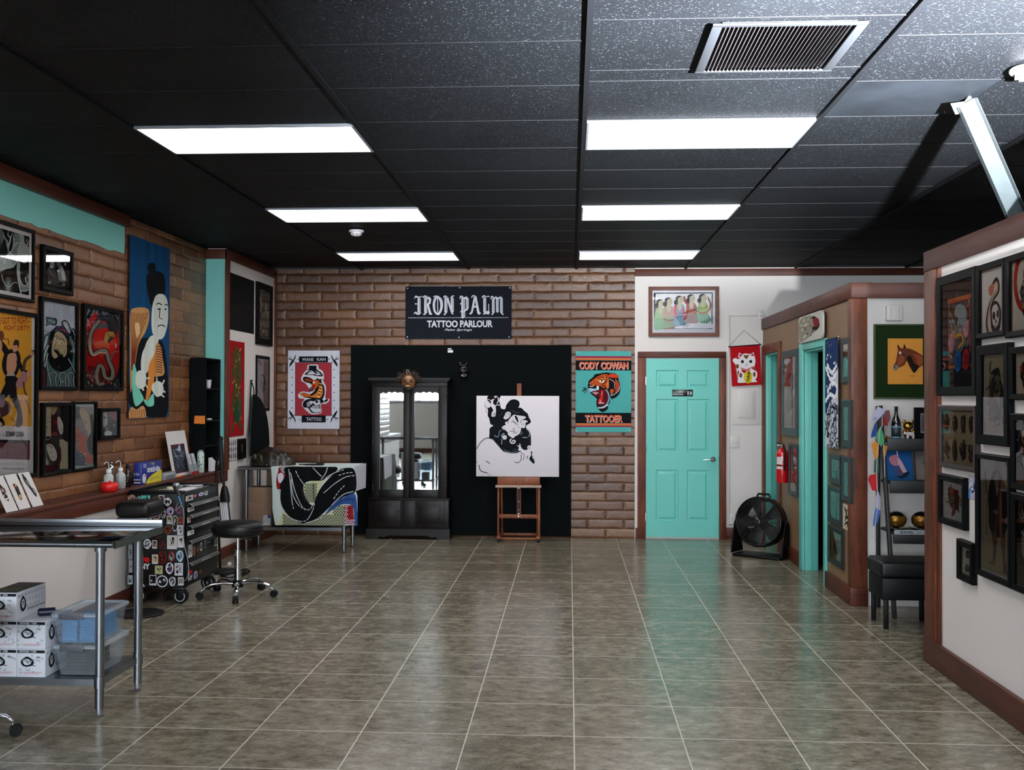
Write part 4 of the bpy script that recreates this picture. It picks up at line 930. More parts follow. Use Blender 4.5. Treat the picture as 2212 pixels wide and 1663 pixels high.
def a_wane(A):
    K, Rd, Wt, Or = '#0c1015', '#97303a', '#c3c2c9', '#b3541e'
    A.rect(296, 335, 926, 1256, '#3a0d14'); A.rect(304, 342, 918, 1248, Rd)
    A.rect(362, 228, 862, 332, K); A.rect(410, 1250, 826, 1370, K)
    A.text("WANE", 415, 255, 612, 308, GW, .012); A.text("KAN", 672, 255, 820, 305, GW, .012); A.text("TATTOO", 490, 1285, 752, 1342, GW, .012)
    for y in (458, 592, 722, 853, 990, 1122):
        for x in (244, 967): A.ell(x, y, 10, 10, K)
    for x, y in ((347, 278), (881, 278), (384, 1322), (847, 1320)): A.ell(x, y, 10, 10, K)
    for sx, sy, cx, cy in ((1, 1, 252, 300), (-1, 1, 974, 300), (1, -1, 252, 1270), (-1, -1, 968, 1270)):
        f = lambda q: [(cx+sx*a, cy+sy*b) for a, b in q]
        A.blob(f([(-8, 0), (20, -30), (55, -105), (48, -40), (15, 10)]), K); A.blob(f([(-5, 0), (20, 10), (-15, 70), (-55, 108), (-40, 40)]), K)
        for q in ([(-70, -45), (0, 0), (50, 35)], [(-72, -30), (0, 0)], [(-40, -70), (0, 0)]): A.line(f(q), 9, K)
    A.blob([(515, 380), (600, 368), (690, 375), (705, 440), (775, 490), (795, 600), (780, 650), (830, 760), (820, 950), (880, 960), (882, 1000), (820, 1050), (745, 1060), (755, 1190), (690, 1225), (560, 1220), (440, 1110), (415, 1040), (460, 970), (370, 950), (352, 890), (420, 838), (530, 850), (560, 830), (480, 700), (405, 650), (410, 580), (460, 500), (500, 450)], '#cbc9ce')
    A.rect(532, 388, 665, 460, K); A.rect(500, 455, 695, 472, K)
    A.blob([(465, 545), (500, 500), (570, 475), (660, 470), (740, 505), (776, 570), (700, 572), (600, 552)], K); A.blob([(505, 535), (560, 492), (600, 480), (690, 500), (750, 560), (690, 555), (600, 540)], Wt); A.blob([(600, 480), (650, 490), (690, 530), (640, 520)], K); A.ell(635, 550, 26, 12, K); A.ell(725, 560, 22, 12, K)
    A.blob([(435, 600), (470, 580), (560, 600), (620, 640), (690, 605), (700, 625), (760, 625), (750, 665), (800, 760), (800, 900), (750, 985), (690, 975), (600, 960), (500, 945), (420, 930), (380, 880), (450, 855), (560, 880), (640, 810), (620, 760), (560, 700), (490, 680), (440, 650)], K)
    A.blob([(470, 610), (540, 615), (600, 650), (540, 670), (470, 650)], '#7c3018'); A.blob([(590, 660), (640, 640), (700, 650), (705, 720), (650, 790), (600, 830), (560, 820), (580, 740), (600, 700)], Or); A.ell(622, 682, 22, 15, '#dfd6c4'); A.ell(575, 800, 36, 34, K); A.ell(563, 795, 7, 8, Wt); A.ell(586, 797, 7, 8, Wt); A.blob([(600, 720), (640, 730), (620, 790), (600, 790)], '#8e1a1c')
    A.blob([(650, 870), (700, 800), (720, 720), (770, 760), (770, 880), (720, 950), (620, 940), (560, 930)], '#c7702a')
    for i in range(9): A.line([(715+3*i-i*i, 690+i*28), (745-i*3, 705+i*27), (775-i*8, 700+i*30)], 13, '#e0c98a' if i % 2 == 0 else K)
    A.blob([(400, 875), (460, 865), (560, 890), (560, 925), (450, 930), (400, 910)], Or)
    for i in range(4): A.ell(388+i*16, 895+i*13, 9, 8, '#dfdad0')
    A.blob([(430, 1050), (470, 990), (560, 960), (690, 960), (790, 985), (770, 1030), (730, 1060), (740, 1190), (660, 1205), (580, 1200), (520, 1120), (450, 1110)], K)
    A.blob([(560, 1000), (640, 985), (720, 985), (725, 1060), (640, 1075), (580, 1060), (520, 1030)], Wt); A.blob([(500, 1030), (545, 1010), (560, 1080), (510, 1100)], '#8f8c96'); A.ell(610, 985, 46, 20, K); A.ell(672, 1010, 26, 24, K); A.blob([(590, 1035), (640, 1060), (600, 1075)], K)
    A.blob([(560, 1110), (640, 1130), (725, 1130), (730, 1185), (640, 1195), (585, 1170)], Wt)
    for i in range(8): A.rect(590+i*17, 1083, 602+i*17, 1100, Wt); A.rect(592+i*16, 1106, 604+i*16, 1124, Wt)
    A.blob([(745, 1010), (790, 975), (800, 990), (850, 965), (868, 985), (820, 1020), (760, 1035)], K); A.line([(790, 975), (800, 1025)], 12, Wt)
hung('vinyl_poster', 'grey and red poster reading WANE KAN TATTOO on the back brick wall', 'poster', back_rect(622, 757, 733.5, 926), [(172, 125), (1062, 128), (1058, 1480), (170, 1478)], a_wane,
     [(198, 150), (1038, 152), (196, 1450), (1030, 1450)], .004, 8, base=GW)
def a_cody(A):
    K, T, Or, Rd, W_ = '#0a0f14', '#4a9e98', '#c2622a', '#8c2440', '#d8d8d8'
    A.rect(180, 228, 1142, 262, Rd); A.rect(180, 266, 1142, 298, Or); A.rect(180, 302, 1142, 475, K); A.rect(180, 1200, 1142, 1378, K); A.rect(180, 1380, 1142, 1412, Or); A.rect(180, 1416, 1142, 1442, Rd)
    for t, x0, x1, y0, y1 in (("CODY", 240, 578, 325, 452), ("COWAN", 612, 1082, 325, 452), ("TATTOOER", 340, 978, 1235, 1360)):
        A.text(t, x0+7, y0+7, x1+9, y1+9, '#d8c0c0', .045, 0, 1.0); A.text(t, x0, y0, x1, y1, '#c2542e', .03, 0, 1.0)
    f = [(400, 700), (410, 650), (480, 590), (520, 540), (620, 525), (700, 508), (790, 520), (860, 525), (915, 580), (920, 640), (945, 720), (940, 850), (880, 930), (800, 960), (770, 930), (770, 1010), (735, 1080), (735, 1120), (690, 1170), (630, 1185), (570, 1140), (540, 1080), (535, 1000), (548, 970), (500, 920), (450, 880), (390, 790)]
    A.blob(f, K, 4)
    for i in range(6): x = 790+i*26; A.poly([(x, 950-i*12), (x+26, 935-i*14), (x+30, 975-i*22)], K)
    for i in range(5): x = 600+i*28; A.poly([(x, 1150-i*6), (x+24, 1145-i*8), (x+22, 1190-i*12)], K)
    A.blob([(420, 690), (500, 620), (600, 560), (720, 540), (740, 640), (700, 760), (640, 770), (560, 730), (470, 740), (415, 740)], '#a8461c')
    A.blob([(520, 640), (620, 590), (700, 580), (690, 640), (600, 660)], '#c8682c'); A.blob([(740, 560), (800, 530), (900, 550), (915, 600), (830, 600), (750, 590)], '#b83a1c'); A.blob([(860, 620), (930, 700), (930, 820), (860, 860), (870, 740)], '#a83a24'); A.blob([(720, 620), (745, 600), (750, 760), (720, 790), (705, 700)], '#c8682c'); A.blob([(780, 800), (840, 810), (800, 900), (775, 860)], '#b04a20')
    A.line([(760, 620), (800, 640), (850, 690), (850, 790)], 9, '#d8b08a'); A.line([(900, 850), (930, 780), (938, 740)], 10, '#8fb5c0'); A.line([(780, 910), (850, 880), (910, 830)], 16, '#7f9aa0')
    for q in ([(470, 600), (520, 590), (560, 560)], [(500, 560), (560, 545), (620, 550)], [(560, 620), (620, 590), (680, 600)], [(640, 720), (680, 680), (690, 640)], [(600, 760), (640, 740), (700, 740)], [(700, 560), (720, 620), (700, 700)]): A.line(q, 13, K)
    A.blob([(585, 650), (640, 640), (680, 650), (650, 685), (600, 680)], '#d8d4c0'); A.ell(630, 655, 18, 14, K); A.line([(580, 640), (630, 625), (685, 640)], 10, K)
    A.blob([(395, 705), (440, 695), (450, 720), (420, 750), (395, 740)], K); A.ell(432, 706, 9, 6, W_); A.line([(420, 745), (460, 752), (500, 735)], 9, '#e0c89a')
    A.blob([(400, 790), (450, 780), (520, 790), (560, 750), (560, 800), (490, 840), (430, 845)], '#8fb5c8'); A.blob([(540, 750), (570, 740), (580, 790), (560, 810)], W_)
    A.blob([(455, 840), (560, 820), (650, 790), (730, 830), (745, 920), (720, 1020), (650, 1070), (570, 1070), (550, 1010), (580, 930), (500, 900)], '#5a0f14'); A.blob([(570, 1030), (590, 960), (640, 830), (665, 850), (650, 950), (640, 1030)], '#b01a1c'); A.blob([(660, 840), (715, 860), (715, 980), (670, 1020), (650, 980)], '#43121a'); A.line([(632, 830), (625, 900)], 10, '#e08a80')
    for i in range(7): A.rect(474+i*14, 853, 484+i*14, 869, W_); A.rect(572+i*14, 1026, 582+i*14, 1042, W_)
    A.poly([(518, 870), (534, 870), (526, 905)], W_); A.blob([(590, 1020), (600, 965), (615, 1020)], '#d88a84')
    A.line([(700, 800), (745, 880), (750, 980), (700, 1070), (620, 1110), (560, 1110)], 22, '#7fa0b0'); A.line([(735, 1060), (660, 1110), (570, 1120)], 14, W_)
    for q in ([(385, 790), (340, 770), (295, 778)], [(385, 810), (330, 812), (280, 850)], [(390, 825), (350, 845), (330, 880)], [(385, 800), (340, 790), (300, 820)], [(385, 800), (350, 800), (310, 850)]): A.line(q, 12, K, taper=True)
    for q in ([(400, 780), (370, 765)], [(395, 800), (368, 795)], [(400, 815), (375, 830)]): A.line(q, 12, W_, taper=True)
hung('vinyl_poster', 'turquoise poster reading CODY COWAN TATTOOER with a roaring cat head', 'poster', back_rect(1243.5, 758.5, 1363.5, 933), [(185, 145), (1142, 140), (1128, 1528), (180, 1525)], a_cody,
     [(213, 162), (1122, 162), (197, 1508), (1102, 1498)], .004, 8, base='#4a9e98')
# black cloth on the back wall behind the cabinet and easel
x0, z0, x1, z1 = back_rect(757, 745.5, 1234, 1157)
A = sheet('back', YW, x0, .012, x1, z1, .006, (0, 0, 100, 86), .95); A.nst = 60; A.warp = lambda a: .006*(1+math.sin(a*11)*.7+.3*math.sin(a*23))
A.base(M_BFAB, 60, 20); t = thing('black_wall_cloth', 'large black cloth covering the middle of the back brick wall', 'cloth', (x0, YW-.006, .012)); A.mb.build('cloth', t)
for (px0, py0, px1, py1) in ((967, 752, 975, 754.6), (967, 756, 978.5, 761.4)):
    r_ = back_rect(px0, py0, px1, py1, YW-.03); B = Art((r_[0], YW-.021, r_[1]), (1, 0, 0), (0, 0, 1), (0, -1, 0), r_[2]-r_[0], r_[3]-r_[1], (0, 0, 1, 1)); B.base('#e4e0e4'); B.mb.build('white_label', t)
# picture over the door
def art_musicians(A):
    A.base('#c9c9cf'); A.rect(207, 205, 1066, 745, '#141418'); A.rect(232, 220, 1052, 735, '#cfcfd2')
    sk, hr = '#b0ac92', '#26242c'; cs = [(300, 350, '#8aa57a', '#6e9a72'), (425, 325, '#a98a80', '#7d9a78'), (585, 300, '#7f93a5', '#6f8ba0'), (755, 280, '#a05a4e', '#8a6a66'), (925, 275, '#8fa564', '#5d8a72')]
    A.blob([(232, 640), (380, 560), (500, 620), (500, 735), (232, 735)], '#8b5044')
    for i, (x, y, c, d) in enumerate(cs):
        A.blob([(x-75, y+330), (x-70, y+110), (x-30, y+75), (x+40, y+75), (x+75, y+140), (x+70, y+330)], c)
        A.blob([(x-80, y+400 if i < 3 else y+360), (x-85, y+270), (x, y+230), (x+90, y+270), (x+120, y+340), (x+60, y+385)], d)
        A.blob([(x-30, y+130), (x-20, y+20), (x+25, y+20), (x+30, y+130), (x, y+165)], sk)
        A.ell(x-55, y+50, 30, 38, hr); A.ell(x-5, y-5, 55, 45, hr); A.blob([(x-25, y-5), (x+20, y-35), (x+50, y-15), (x+50, y+45), (x+15, y+70), (x-20, y+45)], sk)
        A.line([(x+5, y+5), (x+22, y+2)], 4, hr); A.line([(x+28, y+8), (x+42, y+5)], 4, hr); A.line([(x+25, y+42), (x+38, y+40)], 4, '#8a3a34'); A.line([(x+30, y+10), (x+34, y+28), (x+26, y+30)], 3, '#6a6448')
        for k in range(5): A.line([(x-70+k*32, y+265), (x-60+k*34, y+320), (x-70+k*36, y+370)], 4, '#3f4a48' if i % 2 else '#c6ccc4')
    A.line([(650, 260), (660, 330), (700, 400), (690, 520), (650, 610)], 30, '#8e4438'); A.line([(520, 390), (520, 480), (540, 560)], 38, '#b8505a'); A.line([(630, 440), (650, 520), (640, 560)], 26, '#b8505a'); A.line([(480, 590), (560, 600)], 7, '#7c9ab5')
    A.line([(820, 470), (920, 510), (1010, 470), (1035, 380), (1000, 290)], 24, '#8e4a38'); A.line([(990, 260), (1030, 360), (1045, 560)], 9, '#6a3a48')
    for y in (425, 480, 520): A.ell(820, y, 20, 18, '#39304a'); A.ell(820, y, 9, 8, '#a9a9b5')
    for k in range(7): A.line([(650+k*15, 640+k*4), (640+k*17, 700)], 5, '#2a2a30'); A.line([(380+k*18, 590), (385+k*18, 620)], 4, '#2a2220')
    A.blob([(520, 735), (640, 715), (800, 680), (1052, 665), (1052, 735)], '#c9c9cf'); A.line([(345, 590), (420, 620), (500, 600)], 18, '#8a3a2c')
r_ = back_rect(1401, 619, 1553, 727); picture('brown framed picture of five kneeling musicians hanging above the turquoise door', 'back', YW+.004, r_[0], r_[1], r_[2], r_[3], .042, .03, M_FBRN, art_musicians, [(185, 172), (1100, 175), (1105, 803), (183, 800)])
# beckoning cat banner
def a_cat(A):
    W_, K, Br = '#e4e0e2', '#15100f', '#6b4a2a'
    A.blob([(1500, 1100), (1560, 1095), (1640, 1115), (1665, 1190), (1655, 1270), (1620, 1310), (1680, 1350), (1690, 1420), (1670, 1470), (1690, 1500), (1570, 1505), (1440, 1508), (1440, 1470), (1440, 1400), (1450, 1350), (1410, 1320), (1400, 1250), (1370, 1210), (1365, 1175), (1400, 1155), (1440, 1170)], W_)
    A.poly([(1430, 1150), (1448, 1075), (1508, 1125)], W_); A.poly([(1580, 1120), (1642, 1072), (1650, 1150)], W_); A.poly([(1447, 1138), (1455, 1092), (1492, 1122)], '#a8101a'); A.poly([(1600, 1118), (1636, 1088), (1640, 1135)], '#a8101a')
    A.blob([(1508, 1112), (1545, 1118), (1578, 1110), (1565, 1150), (1545, 1172), (1520, 1150)], Br)
    for x in (1492, 1603): A.ell(x, 1208, 21, 23, '#2e3a26'); A.ell(x, 1208, 12, 14, K)
    A.ell(1548, 1246, 9, 6, K); A.line([(1524, 1266), (1536, 1272), (1548, 1264), (1560, 1272), (1572, 1266)], 4, '#8a5a5a')
    A.line([(1468, 1295), (1545, 1322), (1640, 1282)], 12, '#a8101a'); A.blob([(1475, 1320), (1540, 1335), (1600, 1325), (1560, 1370), (1510, 1370)], '#a8101a')
    for x, y, rx, ry in ((1425, 1275, 22, 32), (1472, 1402, 20, 36), (1653, 1392, 18, 36), (1662, 1318, 10, 26)): A.ell(x, y, rx, ry, Br)
    A.ell(1570, 1430, 57, 90, '#d3bd2c')
    for q in ([(1555, 1375), (1600, 1360)], [(1575, 1355), (1580, 1395)], [(1560, 1395), (1605, 1385)], [(1550, 1425), (1600, 1410)], [(1570, 1405), (1578, 1455)], [(1555, 1450), (1600, 1440)], [(1545, 1480), (1560, 1470), (1590, 1475)], [(1555, 1500), (1580, 1490)]): A.line(q, 11, K)
    for x in (1470, 1500, 1625, 1655): A.line([(x, 1490), (x, 1506)], 4, '#b8b0b4')
lt, rt = at_y(1577, 748.5, YW-.02), at_y(1641, 744.8, YW-.02); tilt = rt.z-lt.z
x0, x1 = lt.x, rt.x; zt = (lt.z+rt.z)/2; zb = at_y(1612, 832.5, YW-.02).z
A = Art((x0, YW-.02, zb), (1, 0, 0), (0, 0, 1), (0, -1, 0), x1-x0, zt-zb, [(1325, 990), (1722, 968), (1750, 1540), (1358, 1555)], .85); A.warp = lambda a: .003*(1+math.sin(a*22)); A.aff = lambda a, b: Vector((0, 0, 1))*((a/A.w-.5)*tilt)+Vector((1, 0, 0))*((1-b/A.h)*.02)
t = thing('cat_banner', 'red fabric banner with a white beckoning cat hanging by a cord', 'banner', (x0, YW-.02, zb)); A.base('#a3101a', 12, 8); a_cat(A); A.mb.build('cloth', t)
q = MB(); q.cyl((x0-.02, YW-.026, zt-tilt/2-.004), (x1+.018, YW-.026, zt+tilt/2+.004), .006, M_BLACK); q.build('rod', t)
ap = at_y(1607.5, 713, YW-.02); q = MB(); q.tube([(x0-.015, YW-.026, zt-tilt/2), (ap.x, YW-.01, ap.z), (x1+.013, YW-.026, zt+tilt/2+.003)], .0022, M_BLACK, 6); q.build('cord', t)
# ---- small fittings on the back plaster -------------------------------
MWP = mat('#cfcbc6', .45, name='white_plastic'); MWP2 = mat('#c2beb9', .5)
def plate(name, label, cat, rect, kind):
    x0, z0, x1, z1 = rect; t = thing(name, label, cat, ((x0+x1)/2, YW, z0)); q = MB(); q.box((x0, YW-.006, z0), (x1, YW+.003, z1), MWP, .002); q.build('plate', t)
    if kind == 'switch':
        for k in (.3, .7): q = MB(); xx = x0+(x1-x0)*k; zz = (z0+z1)/2; q.box((xx-.004, YW-.016, zz-.009), (xx+.004, YW-.0065, zz+.009), MWP2, .001); q.build('toggle', t)
    else:
        for k in (.3, .7):
            q = MB(); zz = z0+(z1-z0)*k; xx = (x0+x1)/2; q.box((xx-.017, YW-.009, zz-.014), (xx+.017, YW-.0065, zz+.014), MWP2, .001)
            for s_ in (-1, 1): q.box((xx+s_*.006-.001, YW-.0095, zz-.005), (xx+s_*.006+.001, YW-.0089, zz+.006), M_BLACK)
            q.build('socket', t)
plate('light_switch', 'white double light switch right of the turquoise door', 'switch', back_rect(1576.5, 941.5, 1597, 967), 'switch')
plate('power_outlet', 'white outlet high on the back wall above the cat banner', 'outlet', back_rect(1637.5, 667, 1651, 689.5), 'outlet')
t = thing('cable_raceway', 'white surface cable raceway right of the turquoise door', 'raceway', (at_y(1574, 1130, YW).x, YW, .15)); q = MB()
xr = at_y(1572, 900, YW).x; xr2 = at_y(1575.5, 900, YW).x; zt_ = at_y(1600, 679, YW).z; xo = at_y(1638, 679, YW).x
q.box((xr, YW-.012, .16), (xr2, YW+.003, zt_), MWP, .002); q.box((xr2+.0005, YW-.012, zt_-.018), (xo-.002, YW+.003, zt_), MWP, .002); q.build('channel', t)
r_ = back_rect(1572, 1109, 1586, 1132); q = MB(); q.box((r_[0]+.02, YW-.03, r_[1]), (r_[2]+.01, YW+.003, r_[3]), MWP, .003); q.build('junction_box', t)
r_ = back_rect(1584, 838, 1641, 917); t = thing('electrical_panel', 'white painted breaker panel below the cat banner', 'electrical panel', (r_[0], YW, r_[1])); q = MB(); q.box((r_[0]-.005, YW-.004, r_[1]), (min(r_[2], XR-.025), YW+.003, r_[3]), M_WHITE, .001); q.build('cover', t)
r2 = back_rect(1594, 842, 1631, 903); q = MB(); q.box((r2[0], YW-.012, r2[1]), (r2[2], YW-.0045, r2[3]), M_WHITE, .004)
for k in ((1586, 911), (1637, 912)): c = at_y(k[0], k[1], YW); q.cyl((c.x, YW-.006, c.z), (c.x, YW-.0042, c.z), .006, MWP2, seg=10)
q.box((r2[0]+.02, YW-.016, r2[1]+.02), (r2[2]-.02, YW-.0125, r2[3]-.025), M_WHITE, .004); q.build('panel_door', t)
# restrooms sign on the door
r_ = back_rect(1452, 841.5, 1496.5, 856, YB-.02); t = thing('restroom_sign', 'small black Restrooms sign stuck on the turquoise door', 'sign', ((r_[0]+r_[2])/2, YB-.0185, r_[1])); q = MB(); q.box((r_[0], YB-.0225, r_[1]), (r_[2], YB-.0185, r_[3]), M_BLKG, .002); q.build('sign_plate', t)
A = Art((r_[0], YB-.0226, r_[1]), (1, 0, 0), (0, 0, 1), (0, -1, 0), r_[2]-r_[0], r_[3]-r_[1], (365, 1036, 538, 1090)); A.text('Restrooms', 373, 1066, 458, 1080, '#c8ccd0', .01)
for cx in (498, 523):
    A.ell(cx, 1051, 4, 4.5, '#c8ccd0', n=10); A.poly([(cx-6, 1057), (cx+6, 1057), (cx+(8 if cx > 500 else 5), 1070), (cx-(8 if cx > 500 else 5), 1070)], '#c8ccd0'); A.rect(cx-4, 1069, cx-1, 1082, '#c8ccd0'); A.rect(cx+1, 1069, cx+4, 1082, '#c8ccd0')
A.rect(509, 1046, 511, 1083, '#c8ccd0'); A.mb.build('lettering', t)
# ---- partition A ----------------------------------------------------
cols_g = ['#5d7a6c', '#3f5a50', '#8aa596', '#2b3b34']
def art_green(seed, mo=False):
    def f(A):
        rnd = random.Random(seed); A.base('#7d9a8c' if not mo else '#8a7f5c'); W_, H = 100, 100*A.h/A.w
        if mo: motif(A, 50, H*.55, 60, H*.7, rnd, ['#5a4a3a', '#6a6048'], 6, '#4c4234'); return
        for i in range(26): x, y = rnd.uniform(8, 90), rnd.uniform(6, H-8); A.line([(x, y), (x+rnd.uniform(-10, 10), y+6), (x+rnd.uniform(-10, 10), y+13)], 2.5, rnd.choice(cols_g), n=2)
    return f
P_ = XR
picture('tall dark framed pale print on the tan partition between its two doorways', 'right', P_, 10.63, 1.224, 9.87, 2.06, .07, .03, mat('#1a2224', .4), flash(31, '#8d8a86', ['#6a6462', '#3c3430', '#7a4044', '#b0aca8'], (1, 1), .85, '#55504c', 30))
def art_red_ink(A):
    A.base('#a9a6a2'); rnd = random.Random(7); H = 100*A.h/A.w
    for i in range(16): motif(A, 50+rnd.uniform(-16, 16), H*(.12+.047*i), 26, H*.07, rnd, ['#7a1b1f', '#571418', '#a9a6a2'], 3, '#701a1e')
picture('dark framed red ink print beside the fire extinguisher', 'right', P_, 10.30, .653, 9.885, 1.149, .035, .03, mat('#1a1c1e', .4), art_red_ink)
def art_a1(A): A.base('#5f8f80'); H = 100*A.h/A.w; A.rect(0, 0, 100, H*.16, '#a9a48a'); A.rect(0, H*.16, 100, H*.36, '#4e3c26'); rnd = random.Random(3); [A.blob([(rnd.uniform(10, 90), rnd.uniform(H*.4, H*.95)) for _ in range(4)], '#7fae9c', 3) for _ in range(4)]
grp = None
picture('dark framed brown and green print at the top of the partition cluster, by the post', 'right', P_, 8.362, 1.706, 8.07, 2.062, .05, .02, mat('#141a1c', .4), art_a1)
picture('dark framed plain green print second from the top by the brown post', 'right', P_, 8.364, 1.20, 8.05, 1.578, .06, .02, mat('#141a1c', .4), art_green(2))
picture('small dark framed green print beside the lower end of the wave cloth', 'right', P_, 8.728, .888, 8.372, 1.134, .045, .02, mat('#141a1c', .4), art_green(3))
picture('dark framed green print above the unframed black brush drawing', 'right', P_, 8.352, .778, 8.05, 1.135, .045, .02, mat('#141a1c', .4), art_green(4))
picture('dark framed green print left of the unframed black brush drawing', 'right', P_, 8.768, .562, 8.362, .872, .045, .02, mat('#141a1c', .4), art_green(5))
picture('dark framed tan print lowest on the partition, above its baseboard', 'right', P_, 8.77, .231, 8.314, .545, .045, .02, mat('#141a1c', .4), art_green(6, True))
def art_brush(A):
    A.base('#b9b29a'); H = 100*A.h/A.w
    for q, w in (([(10, 10), (40, 40), (20, 70)], 12), ([(60, 5), (80, 45), (55, 80)], 9), ([(10, 90), (50, 70), (90, 98)], 8), ([(30, 20), (70, 30), (85, 60)], 6), ([(20, 50), (60, 55), (40, 95)], 10), ([(90, 20), (75, 60), (95, 80)], 6)): A.line([(a, b*H/100) for a, b in q], w, '#1a1816', taper=True)
b = sheet('right', P_, 8.356, .558, 8.08, .756, .004, (0, 0, 100, 72)); art_brush(b); tag(b.mb.build('brush_drawing', loc=b.o), 'unframed black brush drawing on cream paper near the brown post', 'drawing')
def art_wave(A):
    cloth_sheet(A, .006, 30); A.base('#b5b9c0', 8, 10); N, K, W_ = '#1c3157', '#16181f', '#d5d8dc'; rnd = random.Random(11)
    A.blob([(0, 0), (100, 0), (100, 60), (70, 75), (90, 110), (40, 130), (0, 150)], N)
    for i in range(24): x, y = rnd.uniform(5, 95), rnd.uniform(5, 120); A.ell(x, y, 3, 3, W_, n=8)
    for q in ([(10, 60), (50, 85), (95, 70)], [(15, 50), (55, 70), (95, 55)], [(20, 110), (60, 90), (98, 100)], [(5, 130), (40, 115), (80, 120), (98, 105)]): A.line(q, 9, W_)
    for i in range(60): x, y = rnd.uniform(5, 95), rnd.uniform(125, 232); a = rnd.uniform(-.6, 2.2); A.line([(x, y), (x+10*math.cos(a), y+10*math.sin(a)), (x+16*math.cos(a+.8), y+16*math.sin(a+.8))], rnd.uniform(2, 5), rnd.choice([K, K, '#2a3550']), n=2)
b = sheet('right', P_, 8.78, 1.185, 8.385, 2.072, .03, (0, 0, 100, 225), .85); art_wave(b); t = thing('wave_cloth', 'narrow blue and white printed cloth hanging beside the turquoise doorway', 'cloth', tuple(b.o)); b.mb.build('cloth', t)
q = MB(); q.cyl((P_-.03, 8.80, 2.075), (P_-.03, 8.37, 2.075), .005, M_BLACK); q.ball((P_-.03, 8.366, 2.078), .009, M_CHROME); q.build('rod', t)
# painted slab over doorway
t = thing('painted_plaque', 'white rounded painted plaque hanging above the turquoise doorway', 'plaque', (P_, 9.3, 2.10)); pts = []
def rr(y0, y1, z0, z1, rad, n=5):
    out = []
    for cy_, cz, a0 in ((y0-rad, z1-rad, 90), (y1+rad, z1-rad, 0), (y1+rad, z0+rad, -90), (y0-rad, z0+rad, -180)):
        for k in range(n+1): a = R_(a0+90-90*k/n) if False else R_(a0+90*(1-k/n)); out.append((cy_-math.cos(a)*rad, cz+math.sin(a)*rad))
    return out
q = MB(); q.prism([(P_-.024, a, b_) for a, b_ in rr(9.76, 8.86, 2.095, 2.335, .06)], (-.02, 0, 0), mat('#b9b7ac', .35)); q.build('slab', t)
A = sheet('right', P_-.0445, 9.76, 2.095, 8.86, 2.335, 0, (505, 365, 755, 635)); rnd = random.Random(2)
A.blob([(520, 400), (640, 385), (670, 440), (660, 560), (560, 620), (515, 600)], '#8f8a7c')
for i in range(18): A.ell(rnd.uniform(525, 650), rnd.uniform(410, 590), rnd.uniform(6, 16), rnd.uniform(6, 18), rnd.choice(['#b5ac98', '#8a5a48', '#6a675e', '#c9c4b4']), rnd.uniform(0, 3))
A.blob([(665, 420), (700, 420), (728, 460), (715, 510), (680, 505)], '#7a1d1f'); A.blob([(660, 500), (715, 510), (725, 475), (730, 510), (700, 545), (665, 530)], '#15110f'); A.blob([(655, 405), (680, 400), (690, 425), (665, 425)], '#15110f'); A.line([(660, 530), (668, 560)], 10, '#3a2018'); A.mb.build('painting', t)
# fire extinguisher
ex, ey = 2.098, 10.37; zb, zt_ = .755, 1.14
t = thing('fire_extinguisher', 'red fire extinguisher hanging on the tan partition behind the fan', 'fire extinguisher', (ex, ey, zb)); MR = mat('#b3070f', .22, coat=.6, name='red_enamel')
q = MB(); q.lathe([(0, .0), (.054, .0), (.058, .01), (.058, .275), (.052, .305), (.034, .328), (.02, .335), (.02, .345), (0, .345)], (ex, ey, zb), MR, 28); q.build('cylinder', t)
q = MB(); q.lathe([(.0586, .165), (.0590, .166), (.0590, .172), (.0586, .173)], (ex, ey, zb), M_BLACK, 28); q.build('strap', t)
q = MB(); q.cyl((ex, ey, zb+.345), (ex, ey, zb+.375), .016, M_CHROME); q.obox((ex-.02, ey-.01, zb+.385), ((-1, 0, .25), (0, 1, 0), (.25, 0, 1)), (.04, .008, .004), M_BLACK, .002); q.obox((ex-.015, ey-.01, zb+.37), ((-1, 0, -.1), (0, 1, 0), (.1, 0, -1)), (.035, .008, .003), M_CHROME, .001); q.ball((ex+.0, ey-.022, zb+.358), .013, M_CHROME, 12); q.build('valve', t)
q = MB(); q.tube([(ex, ey-.02, zb+.362), (ex, ey-.07, zb+.37), (ex+.01, ey-.085, zb+.33), (ex+.01, ey-.075, zb+.22), (ex+.01, ey-.068, zb+.12)], .008, M_RUB); q.build('hose', t)
q = MB(); A0 = R_(215); 
def lab(z0, z1, a0, a1):
    n = 8; vs = []
    for k in range(n+1):
        a = R_(a0+(a1-a0)*k/n); vs += [(ex+math.cos(a)*.0592, ey+math.sin(a)*.0592, zb+z0), (ex+math.cos(a)*.0592, ey+math.sin(a)*.0592, zb+z1)]
    q.add(vs, [(2*k, 2*k+2, 2*k+3, 2*k+1) for k in range(n)], mat('#c9c4c4', .6), True)
lab(.18, .255, 200, 262); lab(.135, .16, 200, 262); q.build('label', t)
